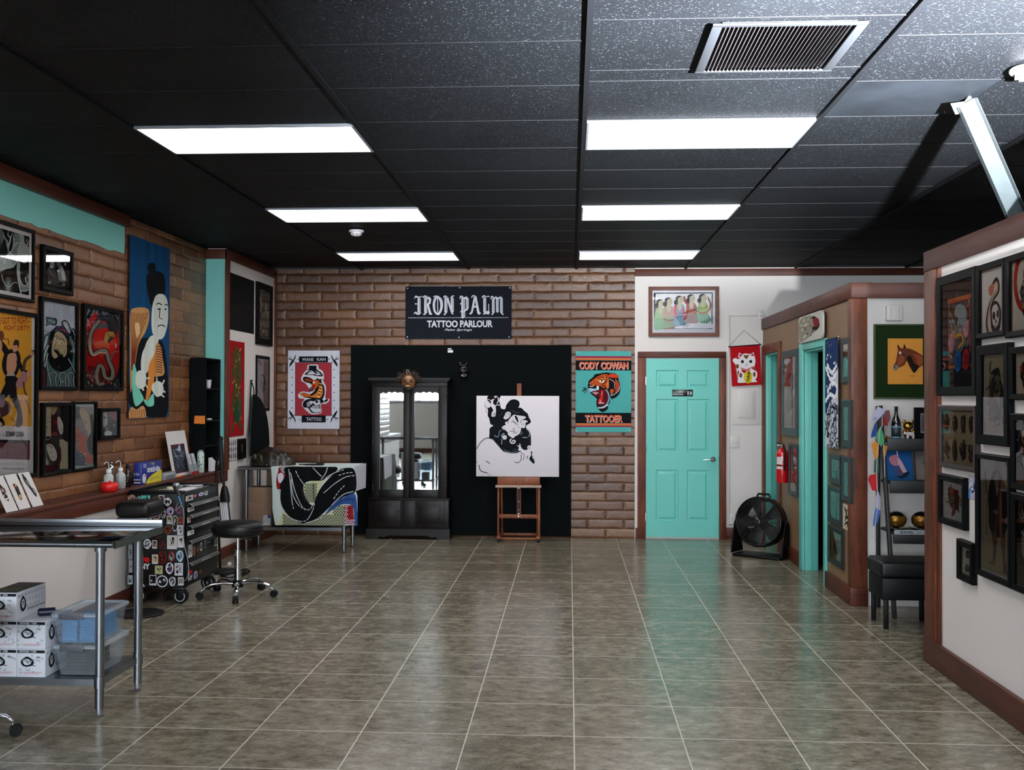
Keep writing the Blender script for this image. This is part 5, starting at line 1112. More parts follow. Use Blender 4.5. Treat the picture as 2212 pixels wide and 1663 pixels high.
# ---- near partition, right edge of the picture ---------------------------
cream, gr = '#b5ae9c', ['#3b3532', '#7a6a50', '#8a3028', '#5a5448', '#a58a5a']
def art_serpent_color(A):
    H = 100*A.h/A.w; A.base('#2a2426'); rnd = random.Random(14)
    A.rect(3, 8, 97, 15, '#a8582a'); A.rect(3, H-14, 97, H-8, '#a8582a'); A.rect(6, 12, 12, H-10, '#8a4a2a'); A.rect(90, 8, 94, H-10, '#9a3a24')
    for i in range(120):
        x, y = rnd.uniform(14, 88), rnd.uniform(18, H-16); s_ = rnd.uniform(3, 8); A.ell(x, y, s_, s_*.6, rnd.choice(['#3a4444', '#5a6464', '#7d8585', '#4a3a34', '#2f3a2e', '#6a2a28']), rnd.uniform(0, 3), 8)
    A.line([(40, H*.42), (30, H*.55), (60, H*.5), (75, H*.62), (50, H*.72), (35, H*.64)], 13, '#57595a'); A.line([(44, H*.42), (34, H*.55), (60, H*.53), (70, H*.62), (50, H*.69)], 5, '#b98a2e')
    for cx, cy_, r, c in ((22, .62, 13, '#c0798c'), (82, .47, 12, '#c0798c'), (50, .86, 14, '#1f5f9a'), (82, .84, 14, '#9a2430'), (30, .42, 10, '#7d8a8a'), (60, .4, 11, '#7d8a8a')):
        A.ell(cx, H*cy_, r, r*1.15, c); A.ell(cx, H*cy_, r*.6, r*.7, '#d8b0b8' if c == '#c0798c' else c, n=9)
        for k in range(4): A.line([(cx-r*.6+k*r*.4, H*cy_-r*.6), (cx-r*.2+k*r*.3, H*cy_), (cx-r*.5+k*r*.4, H*cy_+r*.6)], 1.8, '#1c1418', n=2)
    A.blob([(40, 24), (60, 20), (85, 30), (80, 52), (60, 50), (50, 40)], '#76868a'); A.line([(45, H*.2), (40, H*.26), (46, H*.3)], 4, '#b9782e')
def art_skull(A):
    H = 100*A.h/A.w; A.base('#c4c1bc'); K = '#191618'
    A.line([(40, 35), (60, 22), (68, 38), (45, 52), (28, 70), (22, 95), (40, 118), (50, 135), (48, 150), (46, 170)], 11, K); A.line([(40, 36), (60, 26), (64, 38), (45, 50), (30, 70), (26, 95), (40, 114)], 5, '#b99a80'); A.blob([(28, 32), (46, 26), (50, 38), (36, 46)], '#b06a50')
    A.blob([(38, 62), (60, 56), (78, 72), (76, 98), (62, 112), (44, 106), (36, 88)], K); A.blob([(44, 66), (60, 62), (72, 76), (68, 92), (58, 102), (48, 96), (42, 82)], '#c9c4bc'); A.ell(50, 80, 6, 7, K); A.ell(66, 78, 5, 7, K); A.ell(58, 90, 3, 4, K)
    for k in range(4): A.line([(47+k*5, 96), (48+k*5, 106)], 2, K, smooth=False)
    A.line([(74, 172), (86, 170), (92, 176)], 1.6, K); A.text('L. B.', 74, 176, 90, 182, K)
def art_saint(A):
    H = 100*A.h/A.w; A.base('#c4bfae'); A.ell(40, H*.3, 36, 40, '#a31d1c'); A.ell(42, H*.31, 28, 32, '#c4bfae'); motif(A, 46, H*.36, 50, 60, random.Random(5), ['#6a6458', '#8a7a60', '#b5ac94'], 12); motif(A, 60, H*.7, 70, 55, random.Random(6), ['#a31d1c', '#8a7a3a', '#5a5448'], 12)
def art_photo_robe(A):
    H = 100*A.h/A.w; A.base('#857a66'); A.rect(0, 0, 100, H*.16, '#8f8b86'); K, D, G = '#1d1b1a', '#2b2826', '#6a625a'
    A.blob([(45, H*.08), (60, H*.07), (70, H*.13), (88, H*.24), (92, H*.42), (84, H*.52), (78, H*.6), (30, H*.62), (24, H*.45), (22, H*.3), (34, H*.14)], K)
    A.blob([(30, H*.45), (85, H*.48), (80, H*.62), (70, H*.66), (35, H*.66)], D); A.blob([(44, H*.12), (60, H*.1), (58, H*.24), (52, H*.3)], G); A.ell(54, H*.04, 9, H*.045, G)
    A.blob([(36, H*.64), (52, H*.65), (50, H*.8), (46, H*.9), (38, H*.9), (40, H*.78)], '#4a423a'); A.blob([(64, H*.65), (80, H*.64), (80, H*.8), (84, H*.93), (74, H*.94), (70, H*.8)], '#453e37')
    A.ell(36, H*.92, 11, H*.014, '#5a5045'); A.ell(80, H*.96, 12, H*.014, '#5a5045'); A.ell(86, H*.5, 5, H*.03, '#8a7a68'); A.ell(48, H*.45, 9, H*.016, '#7a6a58'); A.line([(88, H*.55), (94, H*.76)], 3, K); A.line([(12, H*.1), (16, H*.3)], 4, '#4a443c')
    for k in range(10): A.line([(15, H*(.36+.033*k)), (19, H*(.372+.033*k))], 3, '#5a5248', smooth=False)
KF = M_FRAME; BF = mat('#2e1d1a', .35, name='dark_brown_frame')
picture('largest ornate black framed painting of a serpent among roses, by the near post', 'right', XR, 6.162, 1.603, 5.583, 2.288, .05, .035, KF, art_serpent_color, matw=(.055, .075, .055, .055), matc='#17171a')
picture('black framed skull and snake painting on pale paper, right wall', 'right', XR, 5.581, 1.898, 5.218, 2.283, .028, .035, KF, art_skull)
picture('black framed saint with red halo at the right edge of the photo', 'right', XR, 5.213, 1.883, 4.75, 2.283, .03, .035, KF, art_saint)
picture('tall black framed brown ink figure print below the skull and snake', 'right', XR, 5.575, 1.351, 5.180, 1.863, .05, .035, KF, flash(41, '#8f866a', ['#3a342c', '#5d5644', '#6f6a58', '#241f1c'], (1, 1), .9, '#2b2622', 36), matw=.012, matc='#b0aca4')
picture('black framed heart design print at the right edge below the saint', 'right', XR, 5.172, 1.58, 4.75, 1.835, .03, .035, KF, flash(42, cream, gr, (2, 1), .8))
picture('dark brown framed flash sheet of eight small designs on the right wall', 'right', XR, 6.152, 1.194, 5.599, 1.55, .028, .03, BF, flash(43, '#9c8f74', ['#3b3532', '#6a2a24', '#5a5448', '#7a6a50'], (4, 2), .85, '#332c28', 7))
picture('black framed dark rose design print right of the lower post', 'right', XR, 6.16, .868, 5.76, 1.154, .035, .03, KF, flash(44, '#a9b0ae', ['#6a1d1a', '#3a2f22', '#7a2a22', '#1d1a18'], (1, 1), .75, '#1d1816', 10))
b = sheet('right', XR, 5.765, 1.046, 5.64, 1.171, .004, (0, 0, 100, 100)); flash(45, '#a9a6b5', ['#4a7ab0', '#2a2a34', '#c9c6d0'], (1, 1), .8)(b); b.rect(0, 60, 25, 100, '#4a86c0'); tag(b.mb.build('postcard', loc=b.o), 'small unframed blue and white card pinned on the right wall', 'card')
picture('tall black framed photo of a standing person in dark robes', 'right', XR, 5.595, .665, 5.162, 1.303, .028, .035, KF, art_photo_robe, matw=.008, matc='#a9b5b8')
picture('smallest black framed print on the right wall, hanging lowest', 'right', XR, 5.872, .592, 5.65, .814, .036, .03, KF, flash(46, '#a9a8a2', ['#4a443c', '#6a3a30', '#2a2624'], (1, 2), .7, '#2a2624', 5))
picture('black framed colourful print at the right edge above the lowest edge frame', 'right', XR, 5.158, 1.152, 4.75, 1.516, .032, .035, KF, flash(47, '#2a2628', ['#b5782a', '#8a2a20', '#7d8590', '#b5a060'], (1, 1), .95, '#3a2a22', 24))
picture('black framed white ink figure print lowest at the right edge', 'right', XR, 5.155, .665, 4.75, 1.135, .032, .035, KF, flash(48, '#1c1c1c', ['#a9a8a2', '#8a2a20', '#d0cdc6'], (1, 1), .95, '#77746e', 24))
# alcove wall
YC = YA
def art_horse(A):
    A.base(mat('#c4801a', .6, noise=.08, nscale=12)); B1, B2, B3, K = '#5a2a18', '#7a3e22', '#3a1a12', '#160d0b'
    A.blob([(1468, 665), (1490, 690), (1500, 715), (1475, 720)], B3); A.blob([(1535, 662), (1555, 700), (1550, 730), (1528, 715)], K)
    A.blob([(1480, 715), (1530, 700), (1600, 710), (1680, 750), (1730, 790), (1730, 860), (1680, 900), (1635, 950), (1590, 890), (1560, 830), (1540, 870), (1500, 890), (1480, 900), (1455, 928), (1430, 915), (1425, 880), (1450, 840), (1462, 780)], B1)
    A.blob([(1560, 800), (1600, 780), (1640, 860), (1690, 870), (1640, 948), (1600, 890)], K); A.blob([(1620, 760), (1700, 780), (1730, 830), (1680, 880), (1650, 800)], B2); A.blob([(1485, 780), (1530, 770), (1530, 840), (1490, 870), (1465, 860)], B2)
    A.blob([(1425, 880), (1460, 870), (1480, 890), (1455, 928), (1432, 915)], '#6f6868'); A.ell(1440, 890, 6, 9, K); A.blob([(1482, 742), (1498, 735), (1508, 748), (1492, 765)], '#c9beb5'); A.ell(1527, 770, 10, 8, K); A.line([(1560, 830), (1545, 790), (1560, 760)], 5, B3)
    A.line([(1590, 975), (1610, 982), (1640, 976)], 5, '#3a2410')
def alc(px0, py0, px1, py1):
    a = at_y(px0, py0, YC); b = at_y(px1, py1, YC); return a.x, b.z, b.x, a.z
r_ = alc(1886, 700.6, 2023, 862); MGF = mat('#2f3d1f', .45)
g = alc(1916.5, 731, 1992.7, 829.9)
picture('green matted horse head painting on yellow, on the alcove wall', 'back', YC, r_[0], r_[1], r_[2], r_[3], .012, .03, MGF, art_horse, [(1370, 605), (1722, 605), (1722, 1062), (1370, 1062)], (g[0]-r_[0]-.012, g[1]-r_[1]-.012, r_[2]-g[2]-.012, r_[3]-g[3]-.012), mat('#16260f', .9, spec=.1, bump=.2, bscale=300), glass=False)
r_ = alc(1912, 660, 1946, 693); t = thing('door_chime', 'square white door chime box above the horse painting', 'door chime', (r_[0], YC-.002, r_[1])); q = MB(); q.box((r_[0], YC-.04, r_[1]), (r_[2], YC-.002, r_[3]), MWP, .004); q.build('cover', t)
q = MB(); [q.box((r_[0]+(r_[2]-r_[0])*k-.001, YC-.0412, r_[1]+.015), (r_[0]+(r_[2]-r_[0])*k+.001, YC-.0402, r_[3]-.015), mat('#7d8078', .6)) for k in (.27, .8)]; q.build('groove', t)
# ------------------------------------------------------------------ furniture and things
def single(name, mb, label, cat, loc, group=None): return tag(mb.build(name, loc=loc), label, cat, group)
def nz(x, y, z, s=1.): return math.sin(x*12.9*s+y*7.3*s)*math.sin(y*9.1*s+z*11.7*s+1.3)*math.sin(z*8.3*s+x*5.1*s+.7)
def loft(m, rings, mt, seg=20):
    vs = []
    for c, a, b in rings:
        c, a, b = Vector(c), Vector(a), Vector(b)
        vs += [c+a*math.cos(2*math.pi*k/seg)+b*math.sin(2*math.pi*k/seg) for k in range(seg)]
    n = len(rings)
    m.add(vs, [(i*seg+k, i*seg+(k+1) % seg, (i+1)*seg+(k+1) % seg, (i+1)*seg+k) for i in range(n-1) for k in range(seg)], mt, True)
    m.add(vs[:seg], [tuple(range(seg))[::-1]], mt); m.add(vs[-seg:], [tuple(range(seg))], mt)
# ---- steel tables -----------------------------------------------------
def steel_table(label, x0, x1, y0, y1, zt, zs, legs, r, up=.04, group='stainless steel work tables'):
    t = thing('steel_table', label, 'table', ((x0+x1)/2, (y0+y1)/2, 0), group)
    m = MB(); th = .04
    m.box((x0, y0+.012, zt-.006), (x1, y1, zt), M_STEELT, .001)
    # rolled front edge
    prof = [(y0+.012+.016*math.sin(a)*-1-.0, zt-.016+.016*math.cos(a)) for a in [R_(k) for k in range(0, 181, 20)]]
    pts = [(y0+.03, zt)]+prof+[(y0+.03, zt-.034)]
    m.prism([(x0, a, b) for a, b in pts], (x1-x0, 0, 0), M_STEEL, True)
    m.box((x0, y0+.02, zt-th), (x0+.004, y1, zt-.005), M_STEEL); m.box((x1-.004, y0+.02, zt-th), (x1, y1, zt-.005), M_STEEL)
    m.build('table_top', t)
    if up:
        m = MB(); m.box((x0, y1-.012, zt), (x1, y1, zt+up), M_STEEL, .002); m.box((x0, y1-.03, zt+.0005), (x1, y1-.0125, zt+.004), M_STEEL, .001); m.build('upstand', t)
    for lx in legs[0]:
        for ly in legs[1]:
            m = MB(); m.cyl((lx, ly, .04), (lx, ly, zt-.012), r, M_STEEL, seg=20); m.cyl((lx, ly, zs-.035), (lx, ly, zs+.022), r*1.22, M_STEEL, seg=20); m.cyl((lx, ly, zt-.06), (lx, ly, zt-.008), r*1.35, M_STEEL, seg=20)
            leg = m.build('leg', t); m = MB(); m.lathe([(0, .001), (r*.75, .001), (r*.8, .02), (r*.65, .04), (r*.65, .0405)], (lx, ly, 0), mat('#77797d', .4, .6), 16); m.build('foot', leg)
    m = MB(); e = .004; X0, X1, Y0, Y1 = legs[0][0]-.0, legs[0][-1]+.0, legs[1][0]-.0, legs[1][-1]+.0
    m.box((X0+r*.9, Y0+r*.6, zs), (X1-r*.9, Y1-r*.6, zs+.004), M_STEEL); m.box((X0+r, Y0-.004, zs-.03), (X1-r, Y0, zs+.0035), M_STEEL); m.box((X0+r, Y1, zs-.03), (X1-r, Y1+.004, zs+.0035), M_STEEL)
    m.box((X0+r, Y0, zs), (X1-r, Y0+r*.6, zs+.004), M_STEEL); m.box((X0+r, Y1-r*.6, zs), (X1-r, Y1, zs+.004), M_STEEL)
    m.box((X1, Y0+r, zs-.03), (X1+.004, Y1-r, zs+.0035), M_STEEL); m.box((X1-r*.9, Y0+r*1.2, zs), (X1, Y1-r*1.2, zs+.004), M_STEEL)
    m.box((X0-.004, Y0+r, zs-.03), (X0, Y1-r, zs+.0035), M_STEEL)
    m.build('shelf', t); return t
NT = (-3.37, -2.222, 4.93, 5.56)
steel_table('stainless steel table with an undershelf of boxes at the left edge of the photo', NT[0], NT[1], NT[2], NT[3], .878, .18, ((-3.27, -2.322), (5.02, 5.475)), .0215, .035)
steel_table('stainless steel table at the back left, half covered by a patterned cloth', -3.375, -2.21, 10.36, 10.97, .875, .25, ((-3.31, -2.295), (10.46, 10.88)), .02, 0)
# boxes of tubes on the lower shelf
bz = .1845
def tube_box(x, y, z, dep=.29, top=False, lab='', loc=None, w=.146, h=.139, group=None):
    t = thing('cardboard_box', lab, 'box', (x+w/2, y, z), 'white printed boxes of disposable tubes')
    m = MB(); m.box((x, y, z), (x+w, y+dep, z+h), mat('#c9ccd2', .6), .002); m.build('carton', t)
    A = Art((x, y-.0002, z), (1, 0, 0), (0, 0, 1), (0, -1, 0), w, h, (128, 450, 360, 680)); K, G = '#14161b', '#9aa0aa'
    rnd = random.Random(int(x*1000+z*100))
    for i in range(16): A.ell(rnd.uniform(135, 355), rnd.uniform(480, 650), 13, 9, '#aab0b9', rnd.uniform(0, 3), 8); 
    A.rect(134, 457, 358, 480, K); A.text('DISPOSABLE   TUBES', 150, 461, 290, 475, '#c9ccd2', .02); A.text('50 Pack', 288, 505, 322, 522, '#3a3f48', .01)
    A.blob([(165, 545), (190, 520), (215, 508), (255, 530), (270, 560), (250, 585), (200, 592), (170, 575)], K); A.blob([(178, 545), (210, 528), (250, 545), (240, 570), (200, 578)], '#c9ccd2')
    for q in ([(180, 555), (200, 535), (210, 560)], [(215, 535), (222, 565), (235, 540)], [(240, 535), (245, 560), (258, 550)], [(200, 583), (240, 580), (285, 585)]): A.line(q, 5, K)
    A.rect(165, 637, 335, 640, '#b05a5a'); A.rect(185, 647, 315, 650, '#b05a5a'); A.mb.build('front_print', t)
    A = Art((x+w+.0002, y, z), (0, 1, 0), (0, 0, 1), (1, 0, 0), dep, h, (0, 0, 250, 118))
    for j in range(3):
        for i in range(9): A.ell(20+i*27+j*9, 18+j*26, 9, 8, '#adb3bc', .4, 8)
    A.blob([(28, 50), (50, 22), (70, 40), (78, 70), (55, 88), (35, 78)], K); A.blob([(38, 50), (55, 35), (66, 60), (50, 75)], '#c9ccd2'); A.line([(42, 60), (52, 45), (60, 64)], 4, K); A.text('& Rubber Grips Assorted', 90, 78, 240, 92, '#3a3f48', .012); A.mb.build('side_print', t)
    if top:
        m = MB(); m.box((x+.002, y+.002, z+h+.0001), (x+w-.002, y+dep-.002, z+h+.0015), mat('#4c4a48', .7), 0); m.build('lid', t)
        A = Art((x+.01, y+.02, z+h+.0016), (1, 0, 0), (0, 1, 0), (0, 0, 1), w-.02, dep*.4, (0, 0, 100, 80)); [A.line([(10, 20+i*12), (85, 20+i*12)], 6, '#8a9a4a', smooth=False) for i in range(3)]; A.mb.build('top_print', t)
    return t
bx = -2.751; by = 5.03
tube_box(bx, by, bz+.001, lab='white tube box, bottom right of the stack, next to the plastic bins')
tube_box(bx, by, bz+.1412, lab='white tube box in the middle layer beside the upper plastic bin')
tube_box(bx-.147, by, bz+.001, lab='white tube box in the bottom layer, cut off by the left photo edge')
tube_box(bx-.147, by, bz+.1412, lab='white tube box in the middle layer, under the topmost box')
tube_box(bx-.147, by-.005, bz+.2814, top=True, lab='topmost white tube box of the stack, brown lid with green print')
m = MB(); m.cyl((bx+.055, by+.11, bz+.2808+.021), (bx+.125, by+.14, bz+.2808+.021), .02, mat('#12152e', .35)); m.cyl((bx+.05, by+.107, bz+.3018), (bx+.056, by+.11, bz+.3018), .014, M_BLACK)
single('ink_bottle', m, 'small dark navy bottle lying on the middle white box', 'bottle', (bx+.09, by+.12, bz+.2808))
# plastic bins
def frost(name, tint, a, rough=.25):
    g = bpy.data.materials.new(name); g.use_nodes = True; nt = g.node_tree; nt.nodes.clear(); o = nt.nodes.new('ShaderNodeOutputMaterial'); mx = nt.nodes.new('ShaderNodeMixShader'); mx.inputs[0].default_value = a
    t = nt.nodes.new('ShaderNodeBsdfTransparent'); t.inputs[0].default_value = tint; p = nt.nodes.new('ShaderNodeBsdfPrincipled'); p.inputs['Base Color'].default_value = tint; p.inputs['Roughness'].default_value = rough
    nt.links.new(t.outputs[0], mx.inputs[1]); nt.links.new(p.outputs[0], mx.inputs[2]); nt.links.new(mx.outputs[0], o.inputs[0]); return g
M_BIN = frost('frosted_plastic', (.80, .86, .90, 1), .15); M_LID = frost('frosted_lid_plastic', (.80, .86, .90, 1), .28)
def bin_(x, y, z, w, d, h, label, fill):
    t = thing('storage_bin', label, 'bin', (x+w/2, y+d/2, z), 'clear plastic storage bins')
    def ring(k, zz, ins): return [(x+ins, y+ins, zz), (x+w-ins, y+ins, zz), (x+w-ins, y+d-ins, zz), (x+ins, y+d-ins, zz)]
    m = MB()
    def rr_(ins, zz, c=.03, n=4):
        out = []
        for cx, cy_, a0 in ((x+w-ins-c, y+d-ins-c, 0), (x+ins+c, y+d-ins-c, 90), (x+ins+c, y+ins+c, 180), (x+w-ins-c, y+ins+c, 270)):
            for k in range(n+1): a = R_(a0+90*k/n); out.append((cx+c*math.cos(a), cy_+c*math.sin(a), zz))
        return out
    L = [rr_(.030, z+.0015), rr_(.026, z+.02), rr_(.012, z+h-.03), rr_(.004, z+h-.022), rr_(.004, z+h-.008)]; k = len(L[0]); vs = sum(L, [])
    m.add(vs, [(i*k+j, i*k+(j+1) % k, (i+1)*k+(j+1) % k, (i+1)*k+j) for i in range(len(L)-1) for j in range(k)], M_BIN, True); m.add(L[0], [tuple(range(k))], M_BIN); m.build('tub', t)
    m = MB(); L = [rr_(.0, z+h-.018), rr_(.0, z+h-.006), rr_(.008, z+h), rr_(.03, z+h), rr_(.034, z+h-.006)]; vs = sum(L, [])
    m.add(vs, [(i*k+j, i*k+(j+1) % k, (i+1)*k+(j+1) % k, (i+1)*k+j) for i in range(len(L)-1) for j in range(k)], M_LID, True); m.add(L[-1], [tuple(range(k))], M_BIN); m.build('lid', t)
    m = MB(); m.box((x+w*.2, y-.008, z+h-.03), (x+w*.68, y-.001, z+h+.001), mat('#54565c', .5), .003); 
    for i in range(12): m.box((x+w*.22+i*w*.037, y-.0095, z+h-.027), (x+w*.22+i*w*.037+.003, y-.0085, z+h-.004), mat('#44464c', .5))
    m.build('latch', t); return t
b1 = (-2.594, 5.055, .1855, .255, .37, .156)
bin_(*b1, 'lower clear plastic bin with black cloths on the table undershelf', 0)
bin_(b1[0]-.006, b1[1]-.004, b1[2]+.1575, .262, .37, .158, 'upper clear plastic bin full of blue napkins', 1)
rnd = random.Random(5); m = MB(); Mb = mat('#0e0f12', .8)
for i in range(6): m.box((b1[0]+.055, b1[1]+.05, .191+i*.017), (b1[0]+.185-rnd.uniform(0, .02), b1[1]+.31, .191+i*.017+.016), Mb, .006)
single('folded_cloth', m, 'pile of black cloths inside the lower plastic bin', 'cloth', (b1[0]+.12, b1[1]+.18, .191))
Mn = mat('#3f86b5', .7); z = b1[2]+.1575+.004
m = MB()
for i in range(13): m.box((b1[0]+.035+rnd.uniform(0, .004), b1[1]+.045+rnd.uniform(0, .004), z+i*.0083), (b1[0]+.115+rnd.uniform(0, .004), b1[1]+.30, z+i*.0083+.0075), Mn, .002)
single('napkin_stack', m, 'left stack of blue napkins inside the upper plastic bin', 'napkins', (b1[0]+.07, b1[1]+.17, z))
m = MB()
for i in range(14): m.box((b1[0]+.125+rnd.uniform(0, .006), b1[1]+.045+rnd.uniform(0, .006), z+i*.0083), (b1[0]+.20+rnd.uniform(0, .006), b1[1]+.31, z+i*.0083+.0075), Mn, .002)
single('napkin_stack', m, 'right stack of blue napkins inside the upper plastic bin', 'napkins', (b1[0]+.16, b1[1]+.17, z))
# ---- wheeled stools --------------------------------------------------
sx, sy = -2.636, 8.12
t = stool = thing('wheeled_stool', 'black round stool on a chrome five wheel base beside the sticker covered tool chest', 'stool', (sx, sy, 0), 'black wheeled stools')
m = MB(); m.lathe([(0, .505), (.17, .505), (.195, .515), (.203, .54), (.203, .575), (.195, .60), (.17, .612), (.08, .618), (0, .619)], (sx, sy, -.022), M_BLEA, 40); m.build('seat', t)
m = MB(); m.tube([(sx+.2045*math.cos(a), sy+.2045*math.sin(a), .538) for a in [2*math.pi*k/40 for k in range(40)]], .004, M_BLEA, 6, closed=True); m.build('piping', t)
m = MB(); m.cyl((sx, sy, .10), (sx, sy, .36), .025, M_CHROME); m.cyl((sx, sy, .34), (sx, sy, .475), .014, M_CHROME); m.cyl((sx, sy, .35), (sx, sy, .365), .028, M_CHROME); m.lathe([(.06, .468), (.06, .481), (0, .482)], (sx, sy, 0), M_BLACK, 20); m.build('column', t)
m = MB(); m.tube([(sx-.01, sy, .468), (sx+.05, sy-.03, .463), (sx+.12, sy-.05, .458)], .005, M_CHROME, 8); m.build('lever', t)
m = MB(); m.lathe([(.0, .07), (.045, .075), (.048, .11), (.03, .13), (.0, .131)], (sx, sy, 0), M_BLACK, 20); m.build('hub', t)
for k in range(5):
    a = R_(-3+72*k); ca, sa = math.cos(a), math.sin(a); P = lambda r, z, o=0: Vector((sx+ca*r-sa*o, sy+sa*r+ca*o, z))
    m = MB(); rings = []
    for r, z, w_, h_ in ((.035, .105, .022, .014), (.12, .115, .02, .013), (.2, .112, .018, .012), (.26, .095, .017, .012), (.285, .07, .015, .012)):
        rings.append((P(r, z), Vector((-sa, ca, 0))*w_, Vector((-ca*.25, -sa*.25, .95))*h_))
    loft(m, rings, M_CHROME, 12); arm = m.build('base_arm', t)
    m = MB(); c = P(.29, .028)
    m.cyl(P(.285, .04), P(.285, .075), .007, M_CHROME, seg=10)
    for o in (-.013, .013): q0 = P(.295, .0275, o-.008*(1 if o > 0 else -1)*-1); m.cyl(P(.298, .0275, o-.009), P(.298, .0275, o+.009), .0265, M_RUB, seg=20)
    m.ball(P(.293, .04), (.022, .022, .018), M_BLACK, 12); m.build('caster', arm)
dup(stool, (-2.853, 4.60, 0), 'black wheeled stool of which only one chrome leg shows in the lower left corner', rz=R_(25))
# ---- tool chest ---------------------------------------------------------
cx0, cx1, cy0, cy1, cz0, cz1 = -3.365, -2.93, 7.75, 8.475, .15, .85
t = chest = thing('tool_chest', 'black rolling tool chest covered in stickers under the ledge', 'tool chest', ((cx0+cx1)/2, (cy0+cy1)/2, 0))
MC = mat('#060708', .4, spec=.25, name='black_powder_coat'); MDk = mat('#08090a', .4, spec=.25)
m = MB(); m.box((cx0, cy0, cz0), (cx1, cy1, cz1), MC, .006); m.box((cx0+.01, cy0+.01, .125), (cx1-.01, cy1-.01, cz0-.0005), MC, .002); m.box((cx0, cy0, cz1+.0005), (cx1, cy0+.012, cz1+.02), MC, .003); m.box((cx0, cy1-.012, cz1+.0005), (cx1, cy1, cz1+.02), MC, .003); m.box((cx0, cy0+.0125, cz1+.0005), (cx0+.012, cy1-.0125, cz1+.02), MC, .003); m.build('body', t)
MH = mat('#a9aba8', .3, .85, name='brushed_handle')
HZ = [at_x(410.4, 980+q/4.752, cx1+.02).z for q in (512, 627, 737, 892, 1117)]+[.156]
for z0, z1 in [(HZ[i+1]+.004, HZ[i]) for i in range(5)]:
    m = MB(); m.box((cx1+.0005, cy0+.03, z0), (cx1+.012, cy1-.02, z1), MDk, .003); dr = m.build('drawer', t)
    m = MB(); y0_, y1_ = cy0+.07, cy1-.03
    m.prism([(cx1+.0125, y0_, z1-.002), (cx1+.034, y0_, z1-.008), (cx1+.036, y0_, z1-.026), (cx1+.030, y0_, z1-.028), (cx1+.028, y0_, z1-.013), (cx1+.0125, y0_, z1-.008)], (0, y1_-y0_, 0), MH); m.box((cx1+.0345, (y0_+y1_)/2-.09, z1-.0215), (cx1+.037, (y0_+y1_)/2+.09, z1-.0165), mat('#c9cac6', .4)); m.build('handle', dr)
def caster(px_, py__, lab=None):
    m = MB(); m.box((px_-.04, py__-.035, .118), (px_+.04, py__+.035, .1245), M_STEEL, .002); m.box((px_-.03, py__-.024, .05), (px_+.03, py__-.020, .1175), M_BLACK, .001); m.box((px_-.03, py__+.020, .05), (px_+.03, py__+.024, .1175), M_BLACK, .001)
    c = m.build('caster', t); m = MB(); m.cyl((px_, py__-.017, .058), (px_, py__+.017, .058), .057, M_RUB, seg=28); m.cyl((px_, py__-.0275, .058), (px_, py__-.0245, .058), .012, M_CHROME); m.build('wheel', c)
    m = MB(); m.lathe([(.034, .0), (.040, .001), (.040, .0022), (.034, .003), (.034, 0)], (px_, py__-.0195, .058), mat('#c9c9cc', .4), 28, axis=(0, -1, 0)); m.build('rim', c)
for a in (cx0+.07, cx1-.045):
    for b in (cy0+.05, cy1-.07): caster(a, b)
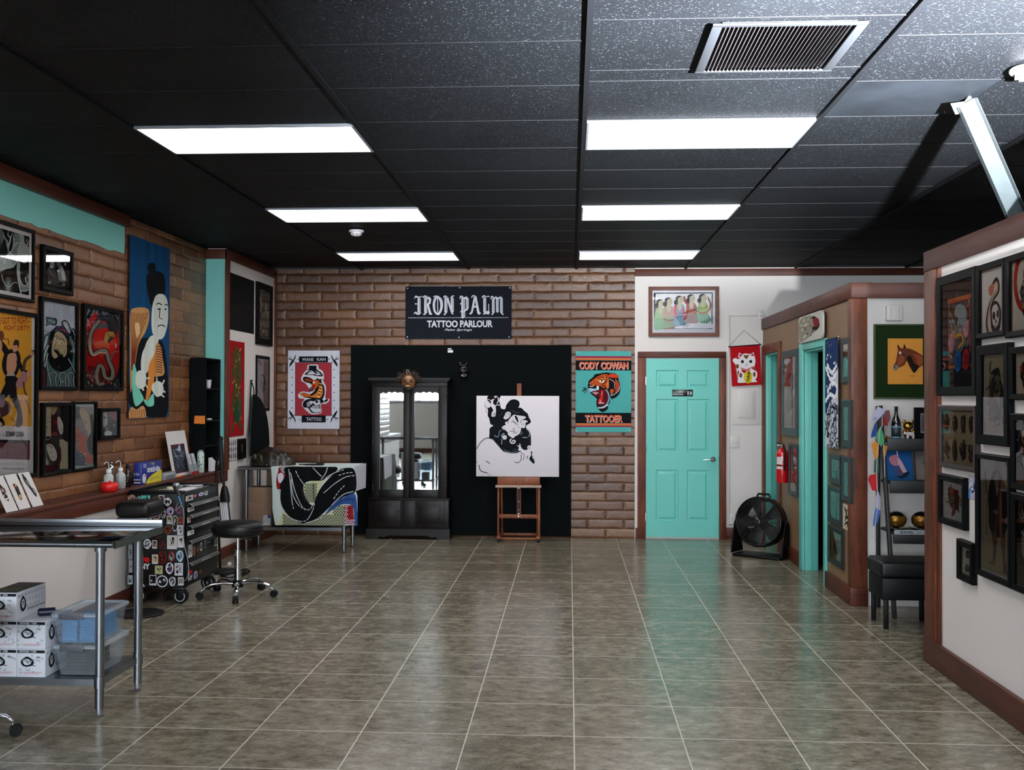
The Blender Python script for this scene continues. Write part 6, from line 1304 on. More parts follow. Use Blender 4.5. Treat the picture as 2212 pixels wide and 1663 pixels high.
# stickers
def stk(face, x0, y0, x1, y1, shape, c1, c2, c3='#16161a', seed=0):
    f = lambda x, y: (200+x/4.752, 980+y/4.752)
    a = f(x0, y1); b = f(x1, y0)
    if face == 'side':
        P = at_y(a[0], a[1], cy0); Q = at_y(b[0], b[1], cy0); w, h = Q.x-P.x, Q.z-P.z; A = Art((P.x, cy0-.0006, P.z), (1, 0, 0), (0, 0, 1), (0, -1, 0), w, h, (0, 0, 100, 100))
    else:
        c = ((a[0]+b[0])/2, (a[1]+b[1])/2); X = cx1+.0125; P = at_x(a[0], c[1], X); Q = at_x(b[0], c[1], X); zz = at_x(c[0], a[1], X).z; z2 = at_x(c[0], b[1], X).z
        slope = .0; hh = (z2-zz)
        # rows slant in perspective; keep the height of one edge only
        dz = abs(at_x(a[0], c[1], X).z-at_x(b[0], c[1], X).z); hh = max(hh-dz, .02); mid = (zz+z2)/2; zz = mid-hh/2
        A = Art((X+.0004, P.y, zz), (0, 1, 0), (0, 0, 1), (1, 0, 0), Q.y-P.y, hh, (0, 0, 100, 100))
    A.k = 0; rnd = random.Random(int(x0*7+y0*3+seed)); K = c3
    if shape == 'rect': A.rect(0, 0, 100, 100, c1); A.rect(10, 8, 90, 80, c2)
    elif shape == 'sheet': A.rect(0, 0, 100, 100, c1)
    elif shape == 'round': A.ell(50, 50, 50, 50, c1); A.ell(50, 50, 40, 40, c2)
    elif shape == 'oct': A.poly([(25, 0), (75, 0), (100, 18), (100, 82), (75, 100), (25, 100), (0, 82), (0, 18)], c1); A.poly([(28, 6), (72, 6), (92, 22), (92, 78), (72, 94), (28, 94), (8, 78), (8, 22)], c2)
    elif shape == 'blob': A.blob([(50+48*math.cos(k*.7)*rnd.uniform(.8, 1), 50+48*math.sin(k*.7)*rnd.uniform(.8, 1)) for k in range(9)], c1); A.blob([(50+34*math.cos(k*.8)*rnd.uniform(.7, 1), 50+36*math.sin(k*.8)*rnd.uniform(.7, 1)) for k in range(8)], c2)
    elif shape == 'text': A.text(c1, 4, 8, 96, 92, c2, .03)
    if shape == 'ny':
        A.text('I', 2, 2, 22, 42, '#d8d8da', .02); A.rect(0, 0, 24, 6, '#d8d8da'); A.rect(0, 38, 24, 44, '#d8d8da'); A.blob([(30, 15), (50, 0), (85, 5), (92, 25), (78, 48), (60, 40), (40, 32)], '#b8141a'); A.text('NY', 2, 52, 98, 98, '#d8d8da', .04)
    elif shape != 'text':
        for k in range(4): x, y = rnd.uniform(28, 72), rnd.uniform(22, 72); A.blob([(x-14, y), (x, y-rnd.uniform(8, 18)), (x+rnd.uniform(8, 16), y), (x, y+rnd.uniform(8, 18))], K if k % 2 == 0 else c1, 3)
        A.line([(30, 30), (50, 60), (70, 35), (60, 75)], 5, K, n=2)
    A.mb.build('sticker', chest)
W_, K_2 = '#c9c9cc', '#18181c'
S = [(350, 415, 452, 500, 'blob', '#8a6a5a', '#a98a7a'), (450, 430, 492, 490, 'blob', W_, '#3a3a40'), (495, 428, 593, 495, 'sheet', '#4fa594', W_), (595, 430, 700, 560, 'round', '#3a3420', '#4a422a'), (678, 425, 738, 512, 'rect', W_, '#5a3a44'), (725, 448, 815, 540, 'blob', W_, '#26262a'),
     (618, 555, 697, 672, 'oct', W_, '#6a3426'), (699, 545, 757, 675, 'blob', '#a9a9ac', '#26262a'), (757, 543, 838, 632, 'round', '#b06a80', '#8fb0d0'), (842, 540, 925, 625, 'blob', '#8a3020', '#3a5a8a'), (500, 590, 612, 670, 'blob', '#9a1418', '#b0181c'), (553, 622, 610, 672, 'rect', W_, '#3a3a40'),
     (762, 635, 818, 722, 'rect', W_, '#8a8a5a'), (821, 635, 872, 795, 'oct', W_, '#26262a'), (877, 650, 940, 720, 'rect', '#7a3e26', '#8a4a30'), (870, 732, 935, 832, 'sheet', W_, '#8a7a4a'), (735, 740, 810, 820, 'round', '#8a4a30', '#3a1a14'), (604, 803, 733, 872, 'blob', '#3a2218', '#4a2c1e'),
     (765, 838, 868, 978, 'rect', W_, '#b8b4ac'), (872, 838, 938, 962, 'rect', W_, '#c4c0ba'), (512, 868, 610, 983, 'blob', W_, '#8f9296'), (613, 888, 662, 972, 'rect', W_, '#8a5a44'), (680, 885, 757, 990, 'blob', '#3a2018', '#5a2a1c'), (610, 1035, 672, 1130, 'rect', W_, '#b8a86a'),
     (674, 1005, 755, 1125, 'oct', '#7a1e14', '#2a0e0c'), (772, 995, 850, 1110, 'blob', '#8a2024', '#3f9a90'), (852, 982, 938, 1115, 'blob', '#9fb8c8', '#5a7a90'), (490, 1062, 592, 1186, 'ny', '', ''), (640, 1148, 720, 1235, 'sheet', '#a8a878', '#3a2a20'), (745, 1105, 838, 1240, 'blob', W_, '#5a3a4a'),
     (842, 1122, 928, 1250, 'rect', W_, '#9a9a9e'), (582, 1245, 657, 1350, 'rect', W_, '#16161a'), (655, 1247, 775, 1370, 'round', W_, '#1a1a20'), (780, 1252, 860, 1365, 'blob', W_, '#55585e'), (877, 1268, 935, 1350, 'rect', W_, '#9a9480'), (360, 1248, 411, 1340, 'rect', W_, '#7f90a0'), (372, 1092, 411, 1220, 'sheet', '#8f9296', K_2), (366, 930, 411, 1085, 'sheet', '#7d8286', '#9aa0a4'),
     (490, 1335, 542, 1366, 'text', 'na.', W_), (488, 1262, 520, 1330, 'text', 'E', W_), (486, 890, 506, 1045, 'text', 'I', W_), (410, 520, 470, 560, 'blob', '#55504a', '#2a2a2a')]
for s_ in S: stk('side', *s_)
S2 = [(955, 418, 1030, 490, 'rect', W_, '#8a8070'), (1034, 405, 1076, 456, 'blob', '#a84a50', '#c9a0a0'), (1085, 388, 1142, 442, 'round', '#8f98c0', '#b8bcd4'), (1147, 378, 1182, 428, 'rect', W_, '#8a9a70'), (1190, 360, 1258, 405, 'sheet', '#3a3c40', '#55585c'), (975, 540, 1040, 600, 'rect', W_, '#8a7a70'), (972, 648, 1005, 710, 'rect', W_, '#7a4a40'), (972, 775, 1040, 845, 'sheet', W_, '#6a6a70'),
      (982, 925, 1022, 1070, 'rect', W_, '#7a7a78'), (1028, 935, 1056, 1055, 'round', '#6a4a38', '#8a6a50'), (1065, 918, 1097, 1018, 'blob', '#7a5a44', '#4a3426'), (1103, 905, 1125, 998, 'rect', W_, '#8a8a84'), (1140, 865, 1170, 985, 'round', '#5a5a5e', '#8a8a8e'), (1178, 850, 1208, 918, 'rect', '#8a8a8a', '#3a3a3e'), (1212, 865, 1248, 960, 'rect', '#3a3f40', '#16181a'), (1252, 870, 1283, 950, 'rect', '#9aa0a0', '#3a3f44'),
      (980, 1185, 1026, 1310, 'ny', '', ''), (1032, 1185, 1080, 1300, 'blob', '#a9b0d0', '#8a6a90'), (1090, 1180, 1125, 1240, 'blob', '#7a4a28', '#8a5a30')]
for s_ in S2: stk('front', *s_)
# clutter on the chest lid
zc = cz1+.0006
m = MB(); m.box((-3.22, 7.80, zc), (-2.96, 8.38, zc+.004), mat('#6e6f72', .15, spec=.6)); single('glass_work_board', m, 'pale glass work board lying on top of the tool chest', 'board', (-3.05, 8.1, zc))
m = MB(); m.box((-3.05, 7.83, zc+.0045), (-2.965, 8.12, zc+.012), mat('#d8d2d8', .6), .001); m.box((-3.042, 7.84, zc+.0122), (-2.97, 8.10, zc+.016), mat('#e2dde0', .6), .001); single('paper_towels', m, 'folded white paper towels on the tool chest lid', 'paper towels', (-2.97, 7.97, zc+.0045))
m = MB(); m.lathe([(.018, 0), (.03, 0), (.03, .03), (.018, .03), (.018, 0)], (-3.10, 7.90, zc+.0045), mat('#b8b48c', .4), 24); single('tape_roll', m, 'pale roll of tape on the tool chest lid', 'tape', (-3.10, 7.90, zc+.0045))
m = MB(); m.lathe([(0, .0), (.028, .0), (.028, .03), (.02, .038), (.02, .042), (0, .042)], (-3.14, 8.12, zc+.0045), mat('#8f9698', .15, .5), 20); single('ink_jar', m, 'small silver jar behind the tape roll on the chest', 'jar', (-3.14, 8.12, zc+.0045))
for k in range(4): m = MB(); m.cyl((-3.17+.03*k, 8.26, zc+.010), (-3.10+.03*k, 8.35, zc+.010), .005, mat(['#c9c9cc', '#2a2a30', '#8a8f94', '#d8d4d0'][k], .4), seg=8); single('pen', m, ['pale grey', 'black', 'mid grey', 'white'][k]+' pen lying at the back of the chest lid', 'pen', (-3.13+.03*k, 8.3, zc+.0045), 'pens on the chest lid')
t = thing('tattoo_machine_cord', 'black handled tool with a blue tip hanging by a pale wire at the chest corner', 'tool', (-2.885, 7.735, .80))
def cp(x, y, Y=7.728): return at_y(200+x/4.752, 980+y/4.752, Y)
m = MB(); loft(m, [(cp(840, 328, 7.75), (.018, 0, 0), (0, .008, 0)), (cp(862, 380, 7.735), (.018, 0, 0), (0, .009, 0)), (cp(893, 430), (.015, 0, 0), (0, .009, 0))], mat('#1c1b24', .35), 12); m.build('grip', t)
m = MB(); loft(m, [(cp(884, 436), (.009, 0, 0), (0, .007, 0)), (cp(915, 520), (.007, 0, 0), (0, .006, 0))], mat('#2a6aa0', .3), 12); m.build('blue_tip', t)
m = MB(); m.tube(spline([tuple(cp(*q, 7.725)) for q in ((880, 500), (850, 580), (880, 560), (915, 530), (935, 600), (938, 700), (928, 800), (945, 950), (975, 1080), (988, 1200), (960, 1290), (925, 1310))], False, 4), .0028, mat('#8f9698', .4), 6); m.build('wire', t)
# ---- tattoo arm rest -------------------------------------------------
ax, ay = -3.125, 7.40
t = thing('arm_rest', 'black padded arm rest on a round black floor base beside the tool chest', 'arm rest', (ax, ay, 0))
m = MB(); m.lathe([(0, .0), (.17, .0), (.172, .008), (.16, .014), (.03, .02), (0, .02)], (ax, ay, .001), M_BLACK, 40); m.build('base', t)
m = MB(); m.cyl((ax, ay, .02), (ax, ay, .45), .02, M_CHROME); m.cyl((ax, ay, .45), (ax, ay, .703), .014, M_CHROME); m.build('pole', t)
m = MB(); m.box((ax-.135, ay-.15, .716), (ax+.12, ay+.16, .828), M_BLEA, .04, 5); m.build('cushion', t); m = MB(); m.box((ax-.12, ay-.135, .704), (ax+.1, ay+.145, .7155), mat('#8a8d92', .3, .8), .003); m.build('plate', t)
# ---- work lamp ----------------------------------------------------------
lx, ly = -3.165, 9.25
t = thing('work_lamp', 'black jointed floor lamp with a hanging tube head behind the tool chest', 'lamp', (lx, ly, 0))
m = MB(); m.lathe([(0, .0), (.15, .0), (.15, .012), (.03, .03), (0, .03)], (lx, ly, .001), M_BLACK, 32); m.build('base', t)
def lp(x, y, Y=8.93): return at_y(x, y, Y)
m = MB(); m.cyl((lx, ly, .03), lp(467, 1010, ly), .011, M_BLACK); m.tube([lp(467, 1010, ly), lp(470, 985, 8.94), lp(479, 946, 8.93)], .012, M_BLACK); m.build('pole', t)
m = MB(); m.tube([lp(476, 946, 8.91), lp(478, 990, 8.9), lp(480, 1030, 8.88), lp(485, 1053, 8.87)], [.018, .02, .014, .012], M_BLACK); m.ball(lp(477, 947, 8.91), .022, M_BLACK, 12); m.build('arm', t)
a = lp(485, 1050, 8.86); b = lp(486, 1084, 8.85); m = MB(); loft(m, [(a, (.022, 0, 0), (0, .02, 0)), (a+(b-a)*.25, (.032, 0, 0), (0, .026, 0)), (a+(b-a)*.6, (.043, 0, 0), (0, .03, 0)), (b, (.045, 0, 0), (0, .028, 0))], M_BLACK, 16); hd = m.build('lamp_head', t)
m = MB(); c0, c1 = lp(482.5, 1082, 8.85), lp(487, 1130, 8.84); d_ = (c1-c0).normalized(); m.obox((c0+c1)/2+Vector((0, .008, 0)), ((1, 0, 0), (0, 1, 0), d_), (.046, .006, (c1-c0).length/2), M_BLACK, .003); 
m.obox((c0+c1)/2+Vector((0, .0, 0)), ((1, 0, 0), (0, 1, 0), d_), (.038, .0015, (c1-c0).length/2-.006), mat('#a9adb0', .2, .4)); m.build('reflector', hd)
for o in (-.024, -.008, .008, .024): m = MB(); m.cyl(c0+Vector((o, -.008, -.01)), c1+Vector((o, -.008, .01)), .006, mat('#e6e6ea', .3)); m.build('tube', hd)
rnd = random.Random(3); m = MB(); P = []
for k in range(26): a = k*.9; P.append((-2.96+.09*math.cos(a)+rnd.uniform(-.02, .02), 9.02+.13*math.sin(a*1.1)+rnd.uniform(-.02, .02), .008+.035*abs(math.sin(a*.7))))
t = thing('extension_cord', 'tangled black power cord with a white plug on the floor behind the stool', 'cord', (-2.96, 9.0, 0)); m.tube(spline(P, False, 4), .006, M_BLACK, 6); m.build('cable', t); m = MB(); p = at_y(496, 1218, 8.95); m.box((p.x-.014, 8.93, p.z-.012), (p.x+.014, 8.96, p.z+.014), mat('#d8d4d8', .4), .003); m.build('plug', t)
# ---- things on the ledge ------------------------------------------------
LZ = .8755
def ly_(px, X): return at_x(px, 1000, X).y
# leaning flash cards
def card(y0, y1, art, label, lean=.10, h=.215, Xb=-3.43, grp=None, name='flash_card', cat='card'):
    u = Vector((-lean, 0, h)).normalized(); n = Vector((h, 0, lean)).normalized(); O = Vector((Xb, y0, LZ+.001)); t_ = MB()
    t = thing(name, label, cat, tuple(O), grp); w = y1-y0; L = math.hypot(lean, h)
    m = MB(); m.obox(O+Vector((0, w/2, 0))+u*(L/2), ((0, 1, 0), u, n), (w/2, L/2, .0008), mat('#cfcbc8', .6)); m.build('paper', t)
    A = Art(O+n*.001, (0, 1, 0), u, n, w, L, (0, 0, 100, 100*L/w)); A.k = 0; art(A); A.mb.build('drawing', t); return t
def fc(seed, cols):
    def f(A): rnd = random.Random(seed); H = 100*A.h/A.w; motif(A, 50, H*.5, 46, H*.6, rnd, cols, 8, '#2a2624')
    return f
def robe_card(A):
    K = '#2b2b2c'; H = 100*A.h/A.w; A.ell(32, 14, 9, 9, K); A.blob([(22, 24), (45, 20), (55, 50), (60, 80), (75, 120), (60, 125), (40, 80), (26, 55)], K); A.blob([(34, 40), (44, 42), (50, 66), (42, 68)], '#8a8a88'); A.line([(58, 80), (80, 100), (70, 130)], 5, K); A.line([(50, 90), (66, 128)], 4, K)
card(6.45, 6.585, robe_card, 'rightmost leaning white card, black figure of a dancer')
card(6.29, 6.425, fc(3, ['#b0352a', '#c9a060', '#d8cfc4']), 'leaning white card with a red and tan design, next to the dancer card')
card(6.13, 6.265, fc(4, ['#c98a8a', '#d8cfc4', '#9a9a98']), 'leaning white card at the left edge of the ledge', Xb=-3.425)
# wash bottles
def wash(Y, X, label, liquid, lh):
    t = thing('squeeze_bottle', label, 'bottle', (X, Y, LZ), 'squeeze wash bottles'); mb = frost('bottle_plastic', (.85, .88, .85, 1), .45, .3) if 'bottle_plastic' not in bpy.data.materials else bpy.data.materials['bottle_plastic']
    m = MB(); m.lathe([(0, .001), (.034, .001), (.036, .006), (.036, .105), (.030, .118), (.016, .128), (.016, .135)], (X, Y, LZ), mb, 24); m.build('bottle_body', t)
    m = MB(); m.lathe([(0, .004), (.0325, .004), (.0325, lh), (0, lh)], (X, Y, LZ), mat(liquid, .3), 20); m.build('liquid', t)
    m = MB(); m.lathe([(.019, .136), (.019, .158), (.010, .164), (0, .164)], (X, Y, LZ), mat('#d0d4d4', .4), 16); m.build('cap', t)
    m = MB(); m.tube(spline([(X, Y, LZ+.165), (X, Y, LZ+.195), (X-.004, Y-.008, LZ+.212), (X-.01, Y-.03, LZ+.214), (X-.014, Y-.052, LZ+.203)], False, 4), .0035, mat('#c2c8c8', .3), 8); m.build('spout', t); return t
wash(7.64, -3.475, 'squeeze bottle of clear liquid behind the red tub', '#8f8f80', .095)
w2 = wash(7.80, -3.455, 'squeeze bottle of dark green liquid with a panda label', '#16402e', .088)
A = Art((-3.455+.0372, 7.80-.03, LZ+.015), (0, 1, 0), (0, 0, 1), (1, 0, 0), .05, .09, (0, 0, 50, 90)); A.k = 0
for o in (0,): A.ell(22, 26, 16, 14, '#d0d4d4'); A.ell(12, 24, 5, 4, '#15181a'); A.ell(30, 20, 4, 3, '#15181a'); A.line([(8, 52), (24, 46), (42, 54)], 5, '#d0d4d4'); A.line([(6, 66), (26, 58), (44, 66)], 5, '#d0d4d4'); A.line([(10, 80), (28, 74), (40, 80)], 5, '#d0d4d4'); A.line([(14, 6), (40, 8)], 5, '#d0d4d4')
A.mb.build('label', w2)
t = thing('glass_bottle', 'clear bottle with a black stopper beside the blue box', 'bottle', (-3.47, 7.965, LZ)); m = MB(); m.lathe([(0, .001), (.026, .001), (.027, .1), (.018, .122), (.014, .135), (.014, .14)], (-3.47, 7.965, LZ), glass_pane_mat('bottle_glass', (.62, .64, .66, 1), 1.6, .05), 20); m.build('bottle_body', t); m = MB(); m.lathe([(.017, .1405), (.017, .165), (.012, .168), (.012, .178), (0, .178)], (-3.47, 7.965, LZ), M_BLACK, 16); m.build('stopper', t)
t = thing('pump_dispenser', 'chrome topped pump dispenser behind the squeeze bottles', 'dispenser', (-3.545, 7.83, LZ)); m = MB(); m.lathe([(0, .001), (.028, .001), (.028, .14), (.02, .15), (0, .15)], (-3.545, 7.83, LZ), mat('#4a3a34', .3), 20); m.build('jar', t); m = MB(); m.lathe([(.024, .1505), (.024, .168), (.01, .176), (.01, .19), (.016, .194), (.016, .2), (0, .2)], (-3.545, 7.83, LZ), M_CHROME, 18); m.build('pump_head', t)
t = thing('red_tub', 'squat bright red lidded tub on the ledge', 'tub', (-3.42, 7.535, LZ)); m = MB(); mr = mat('#c8100c', .45); m.lathe([(0, .001), (.045, .001), (.058, .012), (.064, .04), (.062, .058), (.05, .07), (0, .072)], (-3.42, 7.535, LZ), mr, 28); m.build('tub_body', t); m = MB(); m.lathe([(0, .0725), (.008, .0725), (.010, .080), (.004, .084), (0, .084)], (-3.42, 7.535, LZ), mr, 12); m.build('knob', t)
# blue plastic wrap box
t = thing('wrap_box', 'blue and yellow box of stretch-tite plastic wrap', 'box', (-3.465, 8.36, LZ)); m = MB(); x0, x1, y0, y1, z0, z1 = -3.505, -3.435, 8.15, 8.555, LZ+.001, LZ+.176
m.box((x0, y0, z0), (x1, y1, z1), mat('#1d2b78', .4), .001); m.build('carton', t); A = Art((x1+.0002, y0, z0), (0, 1, 0), (0, 0, 1), (1, 0, 0), y1-y0, z1-z0, [(1165, 1465), (1335, 1445), (1335, 1600), (1165, 1618)])
A.blob([(1195, 1616), (1225, 1570), (1280, 1535), (1340, 1520), (1340, 1620), (1200, 1625)], '#c9b83a'); A.ell(1185, 1575, 16, 34, '#c9ccd4'); A.line([(1180, 1560), (1205, 1550)], 9, '#c86a8a'); A.text('stretch-tite', 1208, 1484, 1318, 1530, '#d4d6e0', .03, 0, .92, rot=-.1); A.text('PREMIUM', 1242, 1464, 1272, 1474, '#c9b83a', .02); A.text('300', 1175, 1472, 1200, 1500, '#c9ccd4'); A.text('plastic wrap', 1235, 1560, 1312, 1590, '#7a8a3a', .01, 0, 1, rot=-.2); A.mb.build('front_print', t)
A = Art((x0, y0-.0002, z0), (1, 0, 0), (0, 0, 1), (0, -1, 0), x1-x0, z1-z0, (1090, 1460, 1160, 1620)); A.text('h-tite', 1096, 1530, 1140, 1552, '#c9ccd4', .02); A.rect(1094, 1580, 1150, 1610, '#c9ccd4'); A.rect(1094, 1588, 1150, 1600, '#1a1a22'); A.mb.build('end_print', t)
m = MB(); m.box((-3.475, 8.585, LZ+.001), (-3.425, 8.845, LZ+.062), mat('#85888e', .5), .001); t = thing('grey_box', 'flat grey carton on the ledge beside the blue wrap box', 'box', (-3.45, 8.7, LZ)); m.build('carton', t); A = Art((-3.4248, 8.585, LZ+.001), (0, 1, 0), (0, 0, 1), (1, 0, 0), .26, .061, (0, 0, 100, 24)); A.rect(3, 3, 97, 8, '#a5a8ae'); [A.line([(8, 12+i*4), (80, 12+i*4)], 1.4, '#5a5d63', smooth=False) for i in range(3)]; A.mb.build('print', t)
t = thing('marker_pen', 'orange marker pen lying on the ledge', 'pen', (-3.42, 8.93, LZ)); m = MB(); m.cyl((-3.42, 8.87, LZ+.009), (-3.42, 8.97, LZ+.009), .008, mat('#d8661c', .4)); m.build('barrel', t); m = MB(); m.cyl((-3.42, 8.971, LZ+.009), (-3.42, 9.0, LZ+.009), .0085, mat('#b04c12', .4)); m.build('cap', t)
def print_dark(A):
    A.rect(14, 26, 84, H_(A)-6, '#5a1c26'); A.rect(16, 29, 82, H_(A)-8, '#2d3038'); rnd = random.Random(8); [A.blob([(rnd.uniform(20, 78), rnd.uniform(34, H_(A)-14)) for _ in range(4)], rnd.choice(['#4a505c', '#3a3f4a', '#6a7480', '#22252c']), 3) for _ in range(14)]; A.rect(20, H_(A)*.55, 62, H_(A)*.56, '#8a929c'); A.blob([(45, H_(A)*.42), (60, H_(A)*.3), (58, H_(A)*.45)], '#a9b4c0')
def H_(A): return 100*A.h/A.w
card(8.90, 9.36, print_dark, 'white mounted dark print leaning on the ledge before the brick wall', lean=.075, h=.40, Xb=-3.47, name='mounted_print', cat='print')
def pack(A): A.rect(0, 0, 100, H_(A), '#8a939a'); A.rect(15, 10, 85, H_(A)*.5, '#c0c4c8'); A.rect(0, H_(A)*.85, 100, H_(A), '#8a1c20'); A.line([(30, 40), (35, H_(A)*.8)], 8, '#3a3f44', smooth=False); A.line([(60, 40), (62, H_(A)*.8)], 8, '#5a6068', smooth=False)
card(9.20, 9.28, pack, 'small sealed needle pack leaning on the mounted print, left one', lean=.05, h=.19, Xb=-3.415, name='needle_pack', cat='pack', grp='sealed needle packs')
card(9.30, 9.38, pack, 'small sealed needle pack leaning on the mounted print, right one', lean=.05, h=.19, Xb=-3.415, name='needle_pack', cat='pack', grp='sealed needle packs')
cX, cY = -3.45, 9.52; t = thing('spray_can', 'white illustrated spray can on the ledge', 'can', (cX, cY, LZ)); m = MB(); m.lathe([(0, .001), (.031, .001), (.033, .005), (.033, .175), (.027, .19), (.026, .196), (0, .197)], (cX, cY, LZ), mat('#b5c9bd', .35), 28); m.build('can_body', t); m = MB(); rnd = random.Random(7)
for k in range(26):
    a = R_(rnd.uniform(-110, 40)); z = rnd.uniform(.02, .16); r = .0334; da = rnd.uniform(.1, .35); dz = rnd.uniform(.006, .02); c = rnd.choice(['#1c2024', '#b06a3a', '#e0e4e0', '#1c2024', '#a03030', '#6a9a80']); m.add([(cX+r*math.cos(a+s_*da/2), cY+r*math.sin(a+s_*da/2), LZ+z+v*dz) for v in (0, 1) for s_ in (-1, 1)], [(0, 1, 3, 2)], mat(c, .5))
m.build('label', t); m = MB(); m.lathe([(0, .1975), (.02, .1975), (.02, .21), (0, .211)], (cX, cY, LZ), mat('#8a9090', .4), 20); m.build('cap', t)
t = thing('card_holder', 'small upright stack of white cards on the ledge by the black bottle', 'cards', (-3.40, 9.72, LZ))
for k in range(0, 24, 4): m = MB(); m.box((-3.425+k*.0011, 9.66+k*.002, LZ+.0125), (-3.4225+k*.0011, 9.76+k*.002, LZ+.13-k*.002), mat('#d0ccd0', .6)); m.build('card', t)
m = MB(); m.box((-3.425, 9.66, LZ+.001), (-3.385, 9.80, LZ+.012), mat('#c9c5c9', .6), .002); m.build('holder_base', t)
bX, bY = -3.395, 9.86; t = thing('pump_bottle', 'black bottle with white marks at the end of the ledge', 'bottle', (bX, bY, LZ)); m = MB(); m.lathe([(0, .001), (.027, .001), (.029, .006), (.029, .15), (.022, .17), (.012, .18), (.012, .195), (0, .195)], (bX, bY, LZ), M_BLKG, 24); m.build('bottle_body', t); m = MB(); m.lathe([(.017, .1955), (.017, .225), (.006, .23), (.006, .255), (0, .255)], (bX, bY, LZ), M_BLACK, 14); m.box((bX-.008, bY-.03, LZ+.2555), (bX+.008, bY+.012, LZ+.268), M_BLACK, .003); m.build('pump_head', t)
A = Art((bX-.02, bY-.0296, LZ+.05), (1, 0, 0), (0, 0, 1), (0, -1, 0), .04, .09, (0, 0, 40, 90)); A.k = 0; [A.line(q, 4, '#c9ccd0') for q in ([(10, 10), (28, 12)], [(14, 22), (12, 40), (26, 44)], [(12, 60), (30, 56), (26, 74)], [(10, 84), (30, 84)])]; A.mb.build('label', t)
# black open shelf tower
tx0, tx1, ty0, ty1, tz0, tz1 = XL+.012, -3.43, 9.56, 9.90, LZ+.30, 1.955
t = thing('shelf_tower', 'tall black open shelf case standing against the brick at the ledge end', 'shelf', ((tx0+tx1)/2, (ty0+ty1)/2, LZ)); tzb = LZ+.001
ty0b = 9.60
m = MB(); m.box((tx0, ty0b, tzb+.24), (tx1, ty0b+.012, tz1), M_BFAB, .005); m.box((tx0, ty1+.10-.012, tzb), (tx1, ty1+.10, tz1), M_BFAB, .005); m.box((tx0, ty0b+.0125, tzb+.24), (tx0+.01, ty1+.0875, tz1), M_BFAB, .002); m.box((tx0+.0105, ty0b+.0125, tz1-.02), (tx1, ty1+.0875, tz1), M_BFAB, .006)
m.build('case', t)
m = MB(); m.box((tx0+.0105, ty0b, tzb), (tx1-.01, ty0b+.012, tzb+.239), M_BFAB, .002); m.build('foot_panel', t)
for z in (1.36, 1.665, 1.12): m = MB(); m.box((tx0+.011, ty0b+.0125, z-.012), (tx1-.004, ty1+.0875, z), M_BLACK, .001); m.build('shelf', t)
m = MB(); m.lathe([(0, .001), (.021, .001), (.0225, .012), (.0235, .0125), (.026, .045), (.0265, .046), (.028, .075), (.031, .076), (.031, .082), (.027, .082), (.0, .02)], (-3.445, 9.70, 1.665), mat('#dcd8de', .6), 28); single('foam_cup', m, 'small white foam cup on the shelf of the black case', 'cup', (-3.445, 9.70, 1.665))
m = MB(); m.ball((-3.44, 9.72, 1.3715), (.022, .055, .0105), mat('#c9c4b8', .5), 16); single('soap_bar', m, 'small pale oval bar on the lower shelf of the black case', 'bar', (-3.44, 9.72, 1.361))
a = at_y(419, 915, ty0b); b = at_y(443, 898, ty0b); m = MB(); m.prism([(a.x, ty0b-.0015, a.z), (b.x, ty0b-.0025, a.z-.002), (b.x, ty0b-.0015, b.z), (a.x+.006, ty0b-.0015, b.z)], (0, .001, 0), mat('#d8781c', .6)); single('sticky_note', m, 'orange sticky note on the side of the black case', 'note', (a.x, ty0b, a.z))
# ---- hanging bag and jacket -------------------------------------------
hp = at_x(543, 822, -3.385)
t = thing('hanging_bag', 'long black garment bag hanging from a hook on the white stub wall', 'bag', tuple(hp)); m = MB(); rings = []
for px, pw, py, th in ((551, 7, 852, .02), (554, 16, 862, .05), (556, 26, 880, .07), (557, 34, 905, .08), (557, 40, 930, .085), (558, 43, 960, .08), (557, 40, 982, .06)):
    c = at_x(px, py, -3.395+th*.5); y0 = at_x(px-pw/2, py, -3.36).y; y1 = at_x(px+pw/2, py, -3.36).y
    rings.append(((-3.380+th*.5, (y0+y1)/2, c.z), (th*.5, 0, 0), (0, (y1-y0)/2*.88, 0)))
loft(m, rings, M_BFAB, 24); m.build('bag_body', t)
m = MB(); q = at_x(549, 856, -3.37); m.tube([(hp.x, hp.y, hp.z), ((hp.x+q.x)/2+.01, (hp.y+q.y)/2, (hp.z+q.z)/2), q], .006, M_BLACK, 8); m.tube([(hp.x, hp.y, hp.z), at_x(541, 850, -3.375), at_x(540, 885, -3.37), at_x(538, 940, -3.365)], .008, M_BLACK, 8); m.build('strap', t)
m = MB(); m.cyl((XL2+.002, hp.y, hp.z), (XL2+.03, hp.y, hp.z+.004), .006, M_BLACK); m.build('hook', t)
rnd = random.Random(12); m = MB(); cxj, cyj, czj = -3.08, 10.63, .8762
def jk(u, v):
    a = u*2*math.pi; r = v; x = math.cos(a)*r; y = math.sin(a)*r; h = (1-r*r)**.5 if r < 1 else 0
    f = .5+.5*nz(x*1.3, y*1.3, .4, .55); g_ = nz(x, y, 1.7, .8); prof = .62+.38*math.exp(-((x+.15)/.5)**2)
    X = cxj+x*.235*(1+.08*g_); Y = cyj+y*.17*(1+.1*g_); Z = czj+.004+max(0, h**.7*(.165*prof+.035*f+.028*g_))
    return Vector((X, Y, Z))
m.grid(jk, 56, 22, mat('#191309', .38, spec=.45, noise=.7, nscale=6, bump=.3, bscale=60, name='brown_leather')); t = thing('leather_jacket', 'crumpled dark brown leather jacket lying on the back table', 'jacket', (cxj, cyj, czj)); m.build('jacket_body', t)
m = MB()
